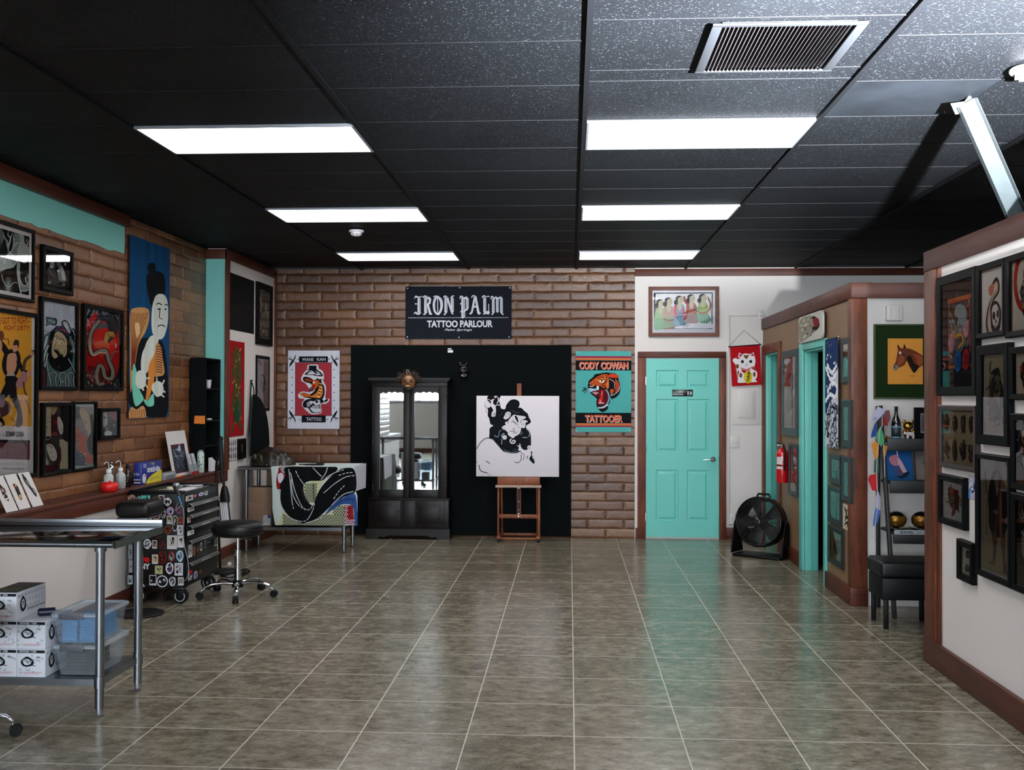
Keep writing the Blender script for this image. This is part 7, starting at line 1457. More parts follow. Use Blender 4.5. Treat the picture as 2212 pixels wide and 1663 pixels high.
for k in range(4):
    P = [Vector((cxj-.18+k*.08+.05*s_, cyj-.10-.02*math.sin(s_*4+k), czj+.07+.05*math.sin(s_*5+k*1.7))) for s_ in [j/5 for j in range(6)]]
    P = [Vector((p.x, p.y-.02, max(czj+.03, p.z))) for p in P]; m.tube(P, [.004, .018, .024, .022, .016, .004], mat('#2a2010', .38, spec=.45), 8)
m.build('sleeve_folds', t); m = MB(); [m.ball((cxj-.02+.07*k, cyj-.165, czj+.012+.045*(k % 2)), .006, M_CHROME, 8) for k in range(4)]; m.build('snaps', t)
m = MB(); m.ball((-2.66, 10.62, .887), (.11, .05, .008), M_BLACK, 16); m.ball((-2.58, 10.6, .893), (.05, .03, .012), M_BLACK, 12); m.tube([(-2.75, 10.6, .889), (-2.8, 10.58, .889)], .006, M_BLACK, 6); single('black_pouch', m, 'flat black pouch lying on the white end of the patterned cloth', 'pouch', (-2.66, 10.62, .88))
# ---- patterned cloth over the back table ----------------------------------
t = thing('patterned_cloth', 'black, white and green patterned cloth draped over the back steel table', 'cloth', (-2.6, 10.35, .90))
Wc = '#b9c6c2'; yF = 10.335
m = MB(); xa = at_y(585, 1008, yF).x; m.box((xa, yF+.004, .8758), (-2.195, 10.985, .8785), mat(Wc, .8)); m.box((xa+.01, yF, .868), (-2.195, yF+.004, .8785), mat(Wc, .8)); 
pts = [(-2.194, 10.345, .8785), (-2.186, 10.36, .80), (-2.18, 10.42, .63), (-2.175, 10.95, .62), (-2.18, 11.0, .8785)]
m.prism(pts, (.003, 0, 0), mat('#c4c2cc', .8)); m.build('white_end', t)
q4 = [(583, 490), (1625, 490), (1625, 1185), (583, 1185)]
P0 = at_y(480+583/5.544, 920+1185/5.544, yF); P1 = at_y(480+1625/5.544, 920+490/5.544, yF)
A = Art((P0.x, yF, P0.z), (1, 0, 0), (0, 0, 1), (0, -1, 0), P1.x-P0.x, P1.z-P0.z, q4, .85); A.nst = 26; A.warp = lambda a: .010*(1+math.sin(a*17)*.6+.4*math.sin(a*41)); K, G, C, B, Rd = '#06080a', '#46554c', '#b9b890', '#2b477a', '#7a1a1c'
A.k = 0; A.poly([(583, 490), (1600, 490), (1605, 780), (1622, 830), (1630, 1170), (1480, 1180), (640, 1186), (605, 1000), (600, 700)], Wc)
def check(x0, y0, x1, y1, clip_l=None):
    s_ = 34; j = 0; y = y0
    while y < y1:
        x = x0+(j % 2)*s_*.5
        while x < x1-10: A.poly([(x, y), (x+s_*.5, y-4), (x+s_*.72, y+12), (x+s_*.5, y+s_*.42), (x+s_*.1, y+s_*.5), (x-6, y+s_*.25)], G, up=0); x += s_
        y += s_*.55; j += 1
A.poly([(740, 1005), (790, 1060), (1000, 1150), (1250, 1040), (1460, 935), (1480, 1180), (685, 1184), (700, 1100)], C); A.k += 1; check(730, 1060, 1480, 1180); check(1330, 950, 1480, 1060)
A.poly([(960, 700), (1100, 650), (1230, 640), (1130, 860), (1090, 940), (1000, 850)], C); A.k += 1; check(985, 690, 1140, 900)
A.blob([(690, 498), (790, 500), (780, 600), (720, 720), (665, 760), (650, 650), (670, 560)], Rd); A.blob([(670, 590), (710, 565), (740, 600), (725, 660), (690, 685), (672, 650)], '#c4c2cc'); A.blob([(700, 500), (770, 500), (760, 560), (720, 560)], '#8a8a94')
A.blob([(790, 492), (1370, 490), (1230, 640), (1060, 660), (990, 690), (975, 760), (1010, 870), (1090, 950), (1130, 850), (1200, 720), (1350, 560), (1470, 505), (1590, 530), (1600, 780), (1450, 850), (1300, 960), (1180, 1070), (1040, 1155), (930, 1150), (800, 1070), (720, 960), (690, 830), (700, 700), (760, 600)], K)
A.blob([(1235, 1060), (1330, 930), (1460, 850), (1600, 820), (1625, 1160), (1590, 1165), (1570, 960), (1460, 930), (1350, 980)], B); [A.line([(1340+i*30, 960-i*20), (1430+i*25, 890-i*8), (1590, 860+i*12)], 4, '#16264a') for i in range(5)]
A.poly([(1465, 940), (1570, 945), (1590, 1168), (1480, 1172)], Rd); rnd = random.Random(2); [A.rect(x, y, x+16, y+14, '#c9c6d0') for x, y in [(1472+(i % 5)*24+((i//5) % 2)*10, 950+(i//5)*23) for i in range(50)] if (x < 1500 or y > 1090)]
def dash(P, w=9, c='#b9bcc0', on=26, off=16):
    P = spline(P, False, 8); d = 0; seg = [P[0]]
    for a, b in zip(P[:-1], P[1:]):
        L = math.dist(a, b); d += L; seg.append(b)
        if d > on:
            A.line(seg, w, c, smooth=False); seg = [b]; d = -off
        elif d < 0: seg = [b]
for q in ([(800, 520), (820, 700), (840, 900), (860, 1000)], [(820, 560), (880, 800), (960, 960), (1040, 1000), (1090, 950)], [(830, 640), (850, 820), (920, 950), (1010, 1000)], [(880, 540), (920, 620), (1000, 720)], [(700, 760), (700, 900), (760, 1050), (900, 1130), (1020, 1120), (1100, 980), (1110, 900)], [(1170, 760), (1250, 620), (1400, 540), (1500, 520)], [(1220, 800), (1350, 690), (1480, 610), (1590, 590)], [(1310, 950), (1450, 820), (1590, 775)], [(1090, 500), (1180, 590), (1220, 620)], [(1340, 870), (1400, 780), (1470, 710)], [(1400, 590), (1500, 560), (1580, 555)], [(1000, 1160), (1150, 1110), (1240, 1060)]): dash(q)
A.line([(1265, 495), (1240, 570), (1190, 640)], 9, '#b9bcc0'); A.line([(1095, 680), (1105, 900)], 8, K); A.line([(950, 760), (1000, 880), (1060, 940)], 7, '#4a2a34'); A.mb.build('printed_front', t)
# cartons under the back table
def carton(x0, x1, y0, y1, z0, z1, label, c='#7d6450', lab=False):
    t = thing('carton', label, 'box', ((x0+x1)/2, (y0+y1)/2, z0)); m = MB(); m.box((x0, y0, z0), (x1, y1, z1), mat(c, .8, noise=.08), .002); m.build('carton_body', t)
    m = MB(); m.box((x0-.002, y0-.004, z1-(z1-z0)*.38), (x1+.002, y0-.0005, z1), mat(c, .8, noise=.08), .001); m.build('flap', t)
    if lab:
        A = Art((x1-.085, y0-.002, z0+.012), (1, 0, 0), (0, 0, 1), (0, -1, 0), .075, .10, (0, 0, 75, 100)); A.rect(0, 0, 75, 100, '#b5bcc4'); A.rect(45, 0, 75, 26, '#2b4a80'); A.text('B.E.', 6, 8, 34, 24, '#2b4a80'); [A.line([(6, 34+i*9), (60-(i*13) % 25, 34+i*9)], 3, '#6a7078', smooth=False) for i in range(5)]; A.mb.build('shipping_label', t)
    return t
zs = .2545
carton(-3.32, -3.06, 10.50, 10.72, zs+.001, .655, 'brown carton with a blue and white label under the back table', lab=True)
carton(-3.18, -2.88, 10.735, 10.86, zs+.001, .815, 'taller pale brown carton behind the labelled one', '#6f5f4c')
m = MB(); m.box((-3.02, 10.5, zs+.001), (-2.5, 10.72, .60), M_BFAB, .03, 3); single('black_case', m, 'soft black case under the back table behind the patterned cloth', 'case', (-2.8, 10.6, zs))
# ---- dark cabinet -----------------------------------------------------------
YC0, YC1 = 11.50, 11.755
def cx(px, Y=YC0): return at_y(px, 1000, Y).x
def cz(py, Y=YC0): return at_y(880, py, Y).z
t = thing('display_cabinet', 'tall dark wooden cabinet with two mirrored doors', 'cabinet', ((cx(801)+cx(966))/2, YC0, 0))
BX0, BX1 = cx(801.5), cx(965.5); zb0 = cz(1077); ztp = cz(816)
m = MB(); m.box((BX0, YC0+.022, zb0), (BX1, YC1, ztp-.03), M_CAB, .003)
m.prism([(BX0-.025, YC0-.02, ztp), (BX0-.035, YC0-.03, ztp-.012), (BX0-.03, YC0-.022, ztp-.03), (BX0, YC0+.01, ztp-.045)][:1] and [(BX0-.03, YC0-.03, ztp-.028), (BX1+.03, YC0-.03, ztp-.028), (BX1+.03, YC1, ztp-.028), (BX0-.03, YC1, ztp-.028)], (0, 0, .028), M_CAB)
m.box((BX0-.012, YC0-.012, ztp-.05), (BX1+.012, YC1-.001, ztp-.0285), M_CAB, .004); m.box((BX0, YC0+.001, ztp-.10), (BX1, YC0+.0215, ztp-.0505), M_CAB, .002); m.build('upper_case', t)
lx0, lx1 = cx(796), cx(970); zf = cz(1142)
m = MB(); m.box((lx0, YC0-.008, zf), (lx1, YC1, zb0-.012), M_CAB, .003); m.box((lx0-.012, YC0-.022, zb0-.0115), (lx1+.012, YC1, zb0+.006), M_CAB, .005); m.build('lower_case', t)
m = MB(); px0, px1 = cx(792), cx(972); fy = YC0-.02
m.prism([(px0, fy, zf), (px0, fy, .0), (px0+.13, fy, .0), (px0+.15, fy, .03), (px0+.2, fy, .02), (px0+.26, fy, .045), (px1-.26, fy, .045), (px1-.2, fy, .02), (px1-.15, fy, .03), (px1-.13, fy, .0), (px1, fy, .0), (px1, fy, zf)], (0, .02, 0), M_CAB); m.box((px0, fy+.0205, .0), (px0+.02, YC1, zf), M_CAB); m.box((px1-.02, fy+.0205, .0), (px1, YC1, zf), M_CAB); m.build('plinth', t)
M_MIR = mat('#e6eceb', .015, 1.0, name='mirror_glass')
def udoor(a0, a1, g0, g1):
    z0, z1 = zb0+.008, ztp-.102; gz0, gz1 = cz(1057.5), cz(848)
    m = MB(); y = YC0; x0, x1, u0, u1 = cx(a0), cx(a1), cx(g0), cx(g1)
    m.box((x0, y, z0), (u0, y+.021, z1), M_CAB, .002); m.box((u1, y, z0), (x1, y+.021, z1), M_CAB, .002); m.box((u0, y, z0), (u1, y+.021, gz0), M_CAB, .002)
    top = [(u0, y, z1), (u0, y, gz1-.004)]; n = 4
    for k in range(n*8+1): s_ = k/(n*8); top.append((u0+(u1-u0)*s_, y, gz1-.012+.012*abs(math.sin(s_*n*math.pi))+.006*math.sin(s_*math.pi)))
    top += [(u1, y, z1)]; m.prism(top, (0, .021, 0), M_CAB); d_ = m.build('mirror_door', t)
    m = MB(); m.box((u0-.004, y+.012, gz0-.004), (u1+.004, y+.015, gz1+.014), M_MIR); m.build('mirror', d_)
    for zz in (z0+.12, (z0+z1)/2, z1-.1):
        m = MB(); xx = x0+.012 if g0 < 880 else x1-.012
        for k in (-1, 0, 1): m.ball((xx+.004*(k % 2), y-.002, zz+k*.022), (.009, .003, .009), mat('#2c2622', .3, .6), 10)
        m.cyl((xx, y-.003, zz-.04), (xx, y-.003, zz+.04), .003, mat('#2c2622', .3, .6), seg=8); m.build('hinge', d_)
udoor(802.5, 883.5, 820, 871); udoor(885.5, 965, 894.8, 946.3)
for a0, a1, kn in ((810, 866, 861), (899, 961, 901.5)):
    x0, x1 = cx(a0), cx(a1); z0, z1 = cz(1137), cz(1081); y = YC0-.0085; m = MB(); m.box((x0, y-.016, z0), (x1, y, z1), M_CAB, .003)
    m.box((x0+.035, y-.022, z0+.04), (x1-.035, y-.0165, z1-.04), M_CAB, .005); m.box((x0+.055, y-.028, z0+.06), (x1-.055, y-.0225, z1-.06), M_CAB, .005); d_ = m.build('panel_door', t)
    m = MB(); m.ball((cx(kn), y-.024, (z0+z1)/2+.03), .010, mat('#4a4440', .3, .7), 12); m.build('knob', d_)
m = MB(); m.box((cx(868.5), YC0-.014, cz(1137)), (cx(897), YC0-.0085, cz(1081)), M_CAB, .003); m.build('centre_panel', t)
# mask on the cabinet
t = thing('fur_mask', 'carved golden mask with brown fur hair on the cabinet front', 'mask', tuple(at_y(882, 822, YC0-.05))); c = at_y(882.5, 826, YC0-.10); mg = mat('#6e4720', .35, bump=.3, bscale=60); mk = mat('#120d0b', .5)
m = MB()
def mf(u, v):
    a = (u-.5)*2*math.pi*.62; b_ = (v-.5)*math.pi; x = math.sin(a)*math.cos(b_)*.078*(1-.25*max(0, -math.sin(b_))); y = -math.cos(a)*math.cos(b_)*.05; z = math.sin(b_)*.09
    y -= .016*math.exp(-((x)/.02)**2-((z+.005)/.03)**2)+.010*math.exp(-((abs(x)-.035)/.016)**2-((z-.038)/.010)**2)-.012*math.exp(-((abs(x)-.033)/.016)**2-((z-.012)/.012)**2); return c+Vector((x, y, z))
m.grid(mf, 32, 28, mg); m.build('face', t)
m = MB(); [m.ball(c+Vector((s_*.033, -.042, .014)), (.022, .010, .013), mk, 12) for s_ in (-1, 1)]; m.box(c+Vector((-.032, -.058, -.038)), c+Vector((.032, -.030, -.030)), mk, .003); m.ball(c+Vector((0, -.060, -.006)), (.014, .008, .010), mk, 10); m.ball(c+Vector((0, -.03, -.07)), (.045, .02, .022), mk, 12); m.build('eyes_and_mouth', t)
m = MB(); [m.box(c+Vector((s_*.018-.004, -.062, -.048)), c+Vector((s_*.018+.004, -.052, -.030)), mat('#c9a878', .4), .002) for s_ in (-1, -.3, .3, 1)]; m.build('teeth', t)
m = MB(); rnd = random.Random(17); mh = mat('#3a291c', .8)
for k in range(700):
    a = rnd.uniform(-.25, math.pi+.25); b_ = rnd.uniform(-.9, .9); p = c+Vector((math.cos(a)*.068*math.cos(b_*.6), .012+rnd.uniform(-.03, .03), .035+math.sin(a)*.04)); d_ = Vector((math.cos(a)*1.0, rnd.uniform(-.5, .3), math.sin(a)*.9+.2))+Vector([rnd.uniform(-.35, .35) for _ in range(3)]); L = rnd.uniform(.03, .075)
    e = Vector((rnd.uniform(-1, 1), rnd.uniform(-1, 1), rnd.uniform(-1, 1))).normalized()*.0022; m.add([p-e, p+e, p+d_*L*.6+e*.8+Vector((0, 0, -.004)), p+d_*L*.6-e*.8, p+d_*L+Vector((0, 0, -.012))], [(0, 1, 2, 3), (3, 2, 4)], mh)
m.ball(c+Vector((0, .012, .05)), (.072, .03, .045), mh, 16); m.build('hair', t)['kind'] = 'stuff'
m = MB(); m.tube(spline([tuple(c+Vector(q)) for q in ((-.01, -.03, .09), (-.018, -.03, .125), (-.006, -.03, .14), (.008, -.03, .12), (.018, -.03, .09))], False, 4), .0022, mat('#a9a9a0', .5), 6); m.build('hanging_cord', t)
t = thing('dark_mask', 'small black mask hanging on the black wall cloth', 'mask', tuple(at_y(1001, 803, YB-.06))); c = at_y(1001, 803, YB-.06); mm = mat('#101112', .22, bump=.3, bscale=50); m = MB()
m.grid(lambda u, v: c+Vector((math.sin((u-.5)*math.pi*1.1)*math.cos((v-.5)*math.pi)*.055, -math.cos((u-.5)*math.pi*1.1)*math.cos((v-.5)*math.pi)*.035+.01*math.cos((v-.4)*22), math.sin((v-.5)*math.pi)*.085)), 20, 22, mm); m.build('face', t); m = MB(); [m.tube([c+Vector((s_*.02, -.01, .07)), c+Vector((s_*.04, -.015, .10)), c+Vector((s_*.035, -.02, .125))], [.01, .008, .001], mm, 8) for s_ in (-1, 1)]; m.ball(c+Vector((0, -.04, -.005)), (.012, .012, .02), mm, 10); m.build('horns', t)
# ---- easel and painting -----------------------------------------------------
YE = 11.40
def ex_(px, Y=YE): return at_y(px, 1000, Y).x
def ez(py, Y=YE): return at_y(1118, py, Y).z
t = thing('easel', 'brown wooden studio easel standing before the black cloth', 'easel', (ex_(1120), YE+.1, 0))
def eb(n, p0, p1, y0, y1, bev=.003, mt=None): m = MB(); a = (ex_(p0[0]), y0, ez(p1[1])); b_ = (ex_(p1[0]), y1, ez(p0[1])); m.box(a, b_, mt or M_EASEL, bev); return m.build(n, t)
eb('mast', (1115.8, 828), (1125.4, 1112), YE+.035, YE+.062)
eb('canvas_tray', (1074.8, 1029.8), (1166.4, 1047), YE-.02, YE+.03); eb('tray_ledge', (1071, 1047.5), (1169.6, 1052.5), YE-.06, YE+.05, .003, mat('#a08a78', .6, noise=.3, nscale=30))
for a, b_ in ((1074.8, 1078.6), (1162, 1167)): eb('leg', (a, 1053), (b_, 1158), YE-.005, YE+.03)
for a, b_ in ((1081, 1084), (1158.5, 1161)):
    m = MB(); x = (ex_(a)+ex_(b_))/2; m.obox(Vector((x, YE+.13, .42)), ((1, 0, 0), Vector((0, 1, -3.4)).normalized(), Vector((0, 3.4, 1)).normalized()), (.011, .40, .014), M_EASEL, .002); m.build('rear_leg', t)
eb('cross_bar', (1079, 1111), (1161.7, 1119.8), YE, YE+.025); eb('base_bar', (1078, 1160.5), (1161, 1165), YE-.03, YE-.005)
m = MB(); m.box((ex_(1083), YE+.27, .03), (ex_(1162), YE+.29, .06), M_EASEL, .002); m.build('base_bar', t)
for px in (1078, 1163):
    m = MB(); x = ex_(px); m.box((x-.022, YE-.06, .035), (x+.022, YE+.29, .062), M_EASEL, .004); m.build('runner', t)
    for yy in (YE-.05, YE+.275): m = MB(); m.cyl((x-.011, yy, .0175), (x+.011, yy, .0175), .017, M_RUB, seg=18); m.build('caster', t)
m = MB(); m.box((ex_(1118.5), YE+.0335, ez(1111)), (ex_(1122.7), YE+.0348, ez(1053)), M_BLACK); m.build('slot', t)
for py in (1054.5, 1084, 1102, 1110, 1115): m = MB(); m.cyl((ex_(1120.4), YE+.0335 if py < 1111 else YE, ez(py)), (ex_(1120.4), YE+.024 if py < 1111 else YE-.008, ez(py)), .007 if py in (1054.5, 1110, 1115) else .004, mat('#d8d4d0', .3, .3), seg=12); m.build('screw', t)
# the canvas
X0, X1, Z0, Z1 = ex_(1028.7, YE-.02), ex_(1207.6, YE-.02), ez(1029.6, YE-.02), ez(855, YE-.02)
t = thing('canvas_painting', 'large white canvas with a black ink warrior resting on the easel', 'painting', ((X0+X1)/2, YE, Z0)); m = MB(); m.box((X0, YE-.0195, Z0+.001), (X1, YE+.016, Z1), mat('#d9d2d6', .8, bump=.15, bscale=500), .002); m.build('canvas', t)
A = Art((X0, YE-.0198, Z0), (1, 0, 0), (0, 0, 1), (0, -1, 0), X1-X0, Z1-Z0, [(0, 127), (1468, 127), (1475, 1572), (-12, 1572)], .6); A.k = 0; K, Wt, Bl = '#070a0e', '#d6d0d4', '#3f5a70'
A.blob([(215, 127), (320, 127), (430, 127), (400, 200), (425, 290), (440, 350), (510, 360), (530, 290), (600, 205), (690, 188), (760, 230), (765, 300), (745, 330), (800, 340), (860, 400), (910, 440), (935, 510), (968, 570), (955, 610), (890, 650), (885, 700), (930, 730), (965, 800), (972, 900), (970, 1000), (940, 1090), (880, 1095), (800, 1080), (760, 1130), (660, 1150), (560, 1130), (480, 1110), (400, 1010), (330, 930), (270, 895), (225, 885), (230, 800), (235, 705), (300, 655), (250, 630), (225, 530), (200, 480), (205, 400), (195, 350), (150, 320), (140, 240), (180, 195)], K, 4)
A.ell(205, 262, 66, 78, Wt); A.blob([(190, 200), (230, 200), (262, 240), (250, 270), (225, 235)], K)
A.blob([(265, 200), (300, 185), (325, 180), (300, 215), (300, 270), (330, 290), (345, 345), (345, 420), (330, 490), (270, 490), (275, 420), (300, 390), (270, 330), (245, 300), (255, 260)], Wt); A.line([(300, 430), (305, 490)], 9, K); A.line([(322, 425), (326, 485)], 7, K); A.line([(330, 320), (370, 285), (420, 300)], 13, Wt); A.line([(380, 150), (390, 210), (365, 265)], 16, Wt); A.blob([(315, 135), (370, 130), (340, 165)], Wt); A.line([(175, 350), (172, 400), (195, 435)], 6, K)
A.line([(455, 405), (440, 450), (400, 510)], 6, '#3a4550', taper=True); A.line([(590, 372), (660, 400), (740, 425), (760, 400)], 8, '#59616a', taper=True); A.ell(575, 240, 9, 7, '#4a525a')
A.blob([(482, 520), (500, 480), (530, 420), (575, 408), (610, 430), (605, 480), (570, 520), (520, 545)], Wt); A.line([(540, 520), (520, 490), (545, 450), (585, 440), (590, 470), (560, 490)], 6, K)
A.blob([(520, 590), (560, 575), (600, 520), (640, 480), (670, 460), (720, 470), (800, 480), (875, 495), (870, 525), (810, 550), (880, 560), (915, 580), (870, 610), (875, 640), (850, 700), (800, 690), (790, 740), (770, 790), (720, 830), (680, 850), (655, 880), (600, 850), (555, 810), (560, 780), (515, 740), (470, 720), (450, 690), (480, 660), (520, 640), (510, 610)], Wt, 4)
A.blob([(680, 480), (715, 485), (740, 540), (745, 600), (715, 570), (690, 520)], K); A.line([(615, 590), (660, 580), (700, 610), (740, 605)], 8, K); A.line([(650, 545), (660, 590), (720, 635)], 7, K); A.line([(545, 560), (560, 600), (570, 610)], 10, K); A.line([(800, 555), (790, 590), (800, 610)], 8, K); A.line([(820, 550), (880, 550)], 9, K); A.line([(800, 630), (850, 630)], 6, K); A.line([(720, 650), (770, 690), (750, 700)], 5, K); A.line([(690, 640), (760, 640)], 4, K)
A.line([(690, 700), (660, 705), (655, 735), (690, 755)], 8, K); A.line([(680, 735), (700, 780), (730, 775), (745, 740)], 6, K); A.line([(595, 755), (650, 760), (700, 805)], 9, K); A.line([(640, 800), (670, 805)], 6, K); A.line([(470, 690), (500, 720), (530, 770)], 6, K)
[A.line([(780+i*9, 735+i*8), (800+i*6, 770+i*4), (770+i*8, 820)], 5, '#55606a') for i in range(4)]
A.line([(895, 712), (950, 780), (930, 850), (880, 868), (820, 862)], 12, '#9ab4c4'); A.line([(440, 735), (405, 770), (400, 830), (370, 850), (310, 830)], 10, '#6f93a8'); A.blob([(310, 830), (360, 860), (400, 840), (380, 870), (330, 860)], Bl); A.line([(495, 790), (455, 820), (450, 860)], 13, '#a9bcc4'); A.ell(500, 865, 42, 42, '#c4c8cc'); A.line([(440, 900), (455, 930), (445, 990)], 10, '#a9bcc4')
A.line([(620, 890), (600, 930), (630, 970), (680, 960), (685, 925), (650, 920), (640, 945)], 22, Wt); A.line([(480, 1080), (560, 1120), (660, 1132), (740, 1110)], 6, '#8a9aa0'); A.blob([(700, 1060), (640, 1105), (720, 1100)], '#1d2c40'); A.blob([(910, 850), (965, 880), (960, 980), (920, 960)], '#1c1212')
A.blob([(765, 975), (785, 990), (790, 1030), (830, 1080), (880, 1090), (915, 1075), (905, 1040), (925, 1010), (960, 1015), (968, 1060), (965, 1110), (970, 1180), (950, 1250), (900, 1290), (830, 1280), (800, 1170), (780, 1120), (745, 1090), (755, 1040), (715, 1010), (740, 1010), (760, 1020)], Wt, 4); A.line([(935, 1030), (940, 1075)], 10, K)
A.line([(770, 1095), (810, 1150), (850, 1175), (835, 1270)], 9, K); A.line([(795, 1170), (800, 1240), (780, 1290), (730, 1320), (680, 1300)], 11, K); A.line([(915, 1190), (895, 1250)], 12, K); A.blob([(970, 1110), (995, 1130), (990, 1180), (1015, 1230), (1040, 1300), (1020, 1335), (990, 1310), (945, 1260), (945, 1230), (975, 1180)], K); A.blob([(990, 1200), (1015, 1225), (1010, 1260)], '#7a9ab0'); A.line([(1020, 1270), (1040, 1310)], 8, Bl)
A.line([(225, 875), (150, 890), (60, 970), (0, 1075)], 12, K); A.blob([(225, 880), (330, 930), (400, 1010), (500, 1110), (470, 1110), (380, 1010), (300, 920)], K); A.line([(-5, 1300), (10, 1320)], 8, K); A.line([(38, 1360), (50, 1430), (90, 1480), (190, 1505)], 14, K, taper=False); A.line([(190, 1510), (240, 1550), (270, 1560)], 5, K, taper=True); A.line([(150, 1285), (200, 1310), (245, 1350)], 14, K, taper=True); A.line([(500, 1120), (600, 1145), (720, 1140), (760, 1120)], 7, K)
A.mb.build('ink_drawing', t)
# ---- floor fan -----------------------------------------------------------------
fc_ = Vector((1.90, 10.47, .352)); nrm = Vector((-.60, -.78, .10)).normalized(); rt = nrm.cross(Vector((0, 0, 1))).normalized(); upv = rt.cross(nrm).normalized()
if upv.z < 0: upv = -upv
t = thing('floor_fan', 'large black round floor fan by the tan partition', 'fan', (fc_.x, fc_.y, 0)); Rf = .248
def fl(prof, mt, seg=40): m = MB(); m.lathe(prof, fc_, mt, seg, axis=tuple(nrm)); return m
fl([(Rf-.012, .045), (Rf, .05), (Rf+.004, .04), (Rf+.002, -.09), (Rf-.03, -.12), (Rf-.045, -.12), (Rf-.02, -.085), (Rf-.012, .03)], M_BLKG, 48).build('housing', t)
m = MB()
for k in range(15): r = .04+.0137*k; m.tube([fc_+nrm*(.068-.03*(r/Rf)**2)+(rt*math.cos(a)+upv*math.sin(a))*r for a in [2*math.pi*i/36 for i in range(36)]], .0022, M_BLKG, 5, closed=True)
for k in range(84): a0 = 2*math.pi*k/84; m.tube([fc_+nrm*(.068-.03*(r/Rf)**2)+(rt*math.cos(a0+(r-.04)*2)+upv*math.sin(a0+(r-.04)*2))*r for r in (.045, .1, .16, .2, Rf-.012)], .0018, M_BLKG, 5)
m.build('grille', t)
fl([(0, .078), (.03, .077), (.042, .07), (.044, .055), (.03, .05)], mat('#1d1f21', .2), 24).build('hub_cap', t)
for k in range(5):
    a = 2*math.pi*k/5; d_ = rt*math.cos(a)+upv*math.sin(a); e = rt*-math.sin(a)+upv*math.cos(a); m = MB()
    m.grid(lambda u, v: fc_+d_*(.045+.165*u)+e*((v-.5)*(.06+.09*u))+nrm*((v-.5)*.05-.02), 6, 5, mat('#141516', .3)); m.build('blade', t)
m = MB(); [m.cyl(fc_-nrm*.11, fc_-nrm*.112+(rt*math.cos(R_(60*k))+upv*math.sin(R_(60*k)))*.21, .003, M_BLACK, seg=6) for k in range(6)]; m.cyl(fc_-nrm*.09, fc_-nrm*.03, .05, M_BLACK); m.build('rear_guard', t)
fh = Vector((nrm.x, nrm.y, 0)).normalized(); m = MB(); m.obox(Vector((fc_.x, fc_.y, .015))-fh*.03, (rt, fh, (0, 0, 1)), (.26, .13, .0145), M_BLACK, .008); m.build('foot', t)
for s_ in (-1, 1):
    m = MB(); c = Vector((fc_.x, fc_.y, 0))+rt*s_*.268-fh*.03; m.prism([c+fh*.12+Vector((0, 0, .03)), c-fh*.12+Vector((0, 0, .03)), c-fh*.06+Vector((0, 0, .30)), c-fh*.01+Vector((0, 0, .39)), c+fh*.05+Vector((0, 0, .33))], rt*.012*s_, M_BLACK); m.build('side_bracket', t)
m = MB(); hp_ = fc_+upv*(Rf-.0)-nrm*.05; m.tube([hp_+rt*.07, hp_+rt*.06+upv*.03, hp_-rt*.06+upv*.03, hp_-rt*.07], .011, M_BLACK, 8); m.build('handle', t)
# ---- alcove: black ladder shelf and its things ------------------------------------
sx0, sx1 = 2.335, 2.95; t = thing('ladder_shelf', 'black leaning ladder shelf in the alcove under the horse painting', 'shelf', ((sx0+sx1)/2, 7.9, 0)); MSB = mat('#0a0c0c', .5)
for x in (sx0, sx1):
    m = MB(); m.box((x, 8.02, 0), (x+.025, 8.06, 1.53), MSB, .003); m.build('rear_post', t)
    m = MB(); P0, P1 = Vector((x+.0125, 7.64, .0)), Vector((x+.0125, 7.98, 1.53)); d_ = (P1-P0); m.obox((P0+P1)/2, ((1, 0, 0), d_, d_.cross(Vector((1, 0, 0)))), (.0125, d_.length/2, .022), MSB, .003); m.build('front_rail', t)
SH = ((1.281, 7.87), (.974, 7.80), (.612, 7.72), (.24, 7.66))
for z, yf_ in SH:
    m = MB(); m.box((sx0+.027, yf_, z-.02), (sx1-.002, 8.015, z), MSB, .002); m.box((sx0+.027, yf_-.018, z-.085), (sx1-.002, yf_-.0005, z+.008), MSB, .003); m.build('shelf', t)
def on(px, Y): return at_y(px, 1000, Y).x
# bottle
X, Y, Z = on(1936, 7.95), 7.95, 1.282; t = thing('wine_bottle', 'dark green wine bottle with a blue label on the top shelf', 'bottle', (X, Y, Z)); m = MB(); m.lathe([(0, .0), (.032, 0), (.034, .005), (.034, .115), (.03, .14), (.015, .175), (.0125, .19), (.0125, .235), (.0145, .237), (.0145, .245), (0, .246)], (X, Y, Z), mat('#0a100c', .08, spec=.7), 24); m.build('bottle_body', t); m = MB(); m.lathe([(.0345, .012), (.0347, .012), (.0347, .10), (.0345, .10)], (X, Y, Z), mat('#1c2a30', .5), 24); m.build('label', t); m = MB(); m.lathe([(.035, .008), (.0352, .016), (.035, .018)], (X, Y, Z), mat('#6a90a8', .5), 24); m.lathe([(.035, .084), (.0352, .097), (.035, .098)], (X, Y, Z), mat('#5a7888', .5), 24); m.build('label_bands', t)
mgold = mat('#b58a34', .15, 1.0, name='polished_gold')
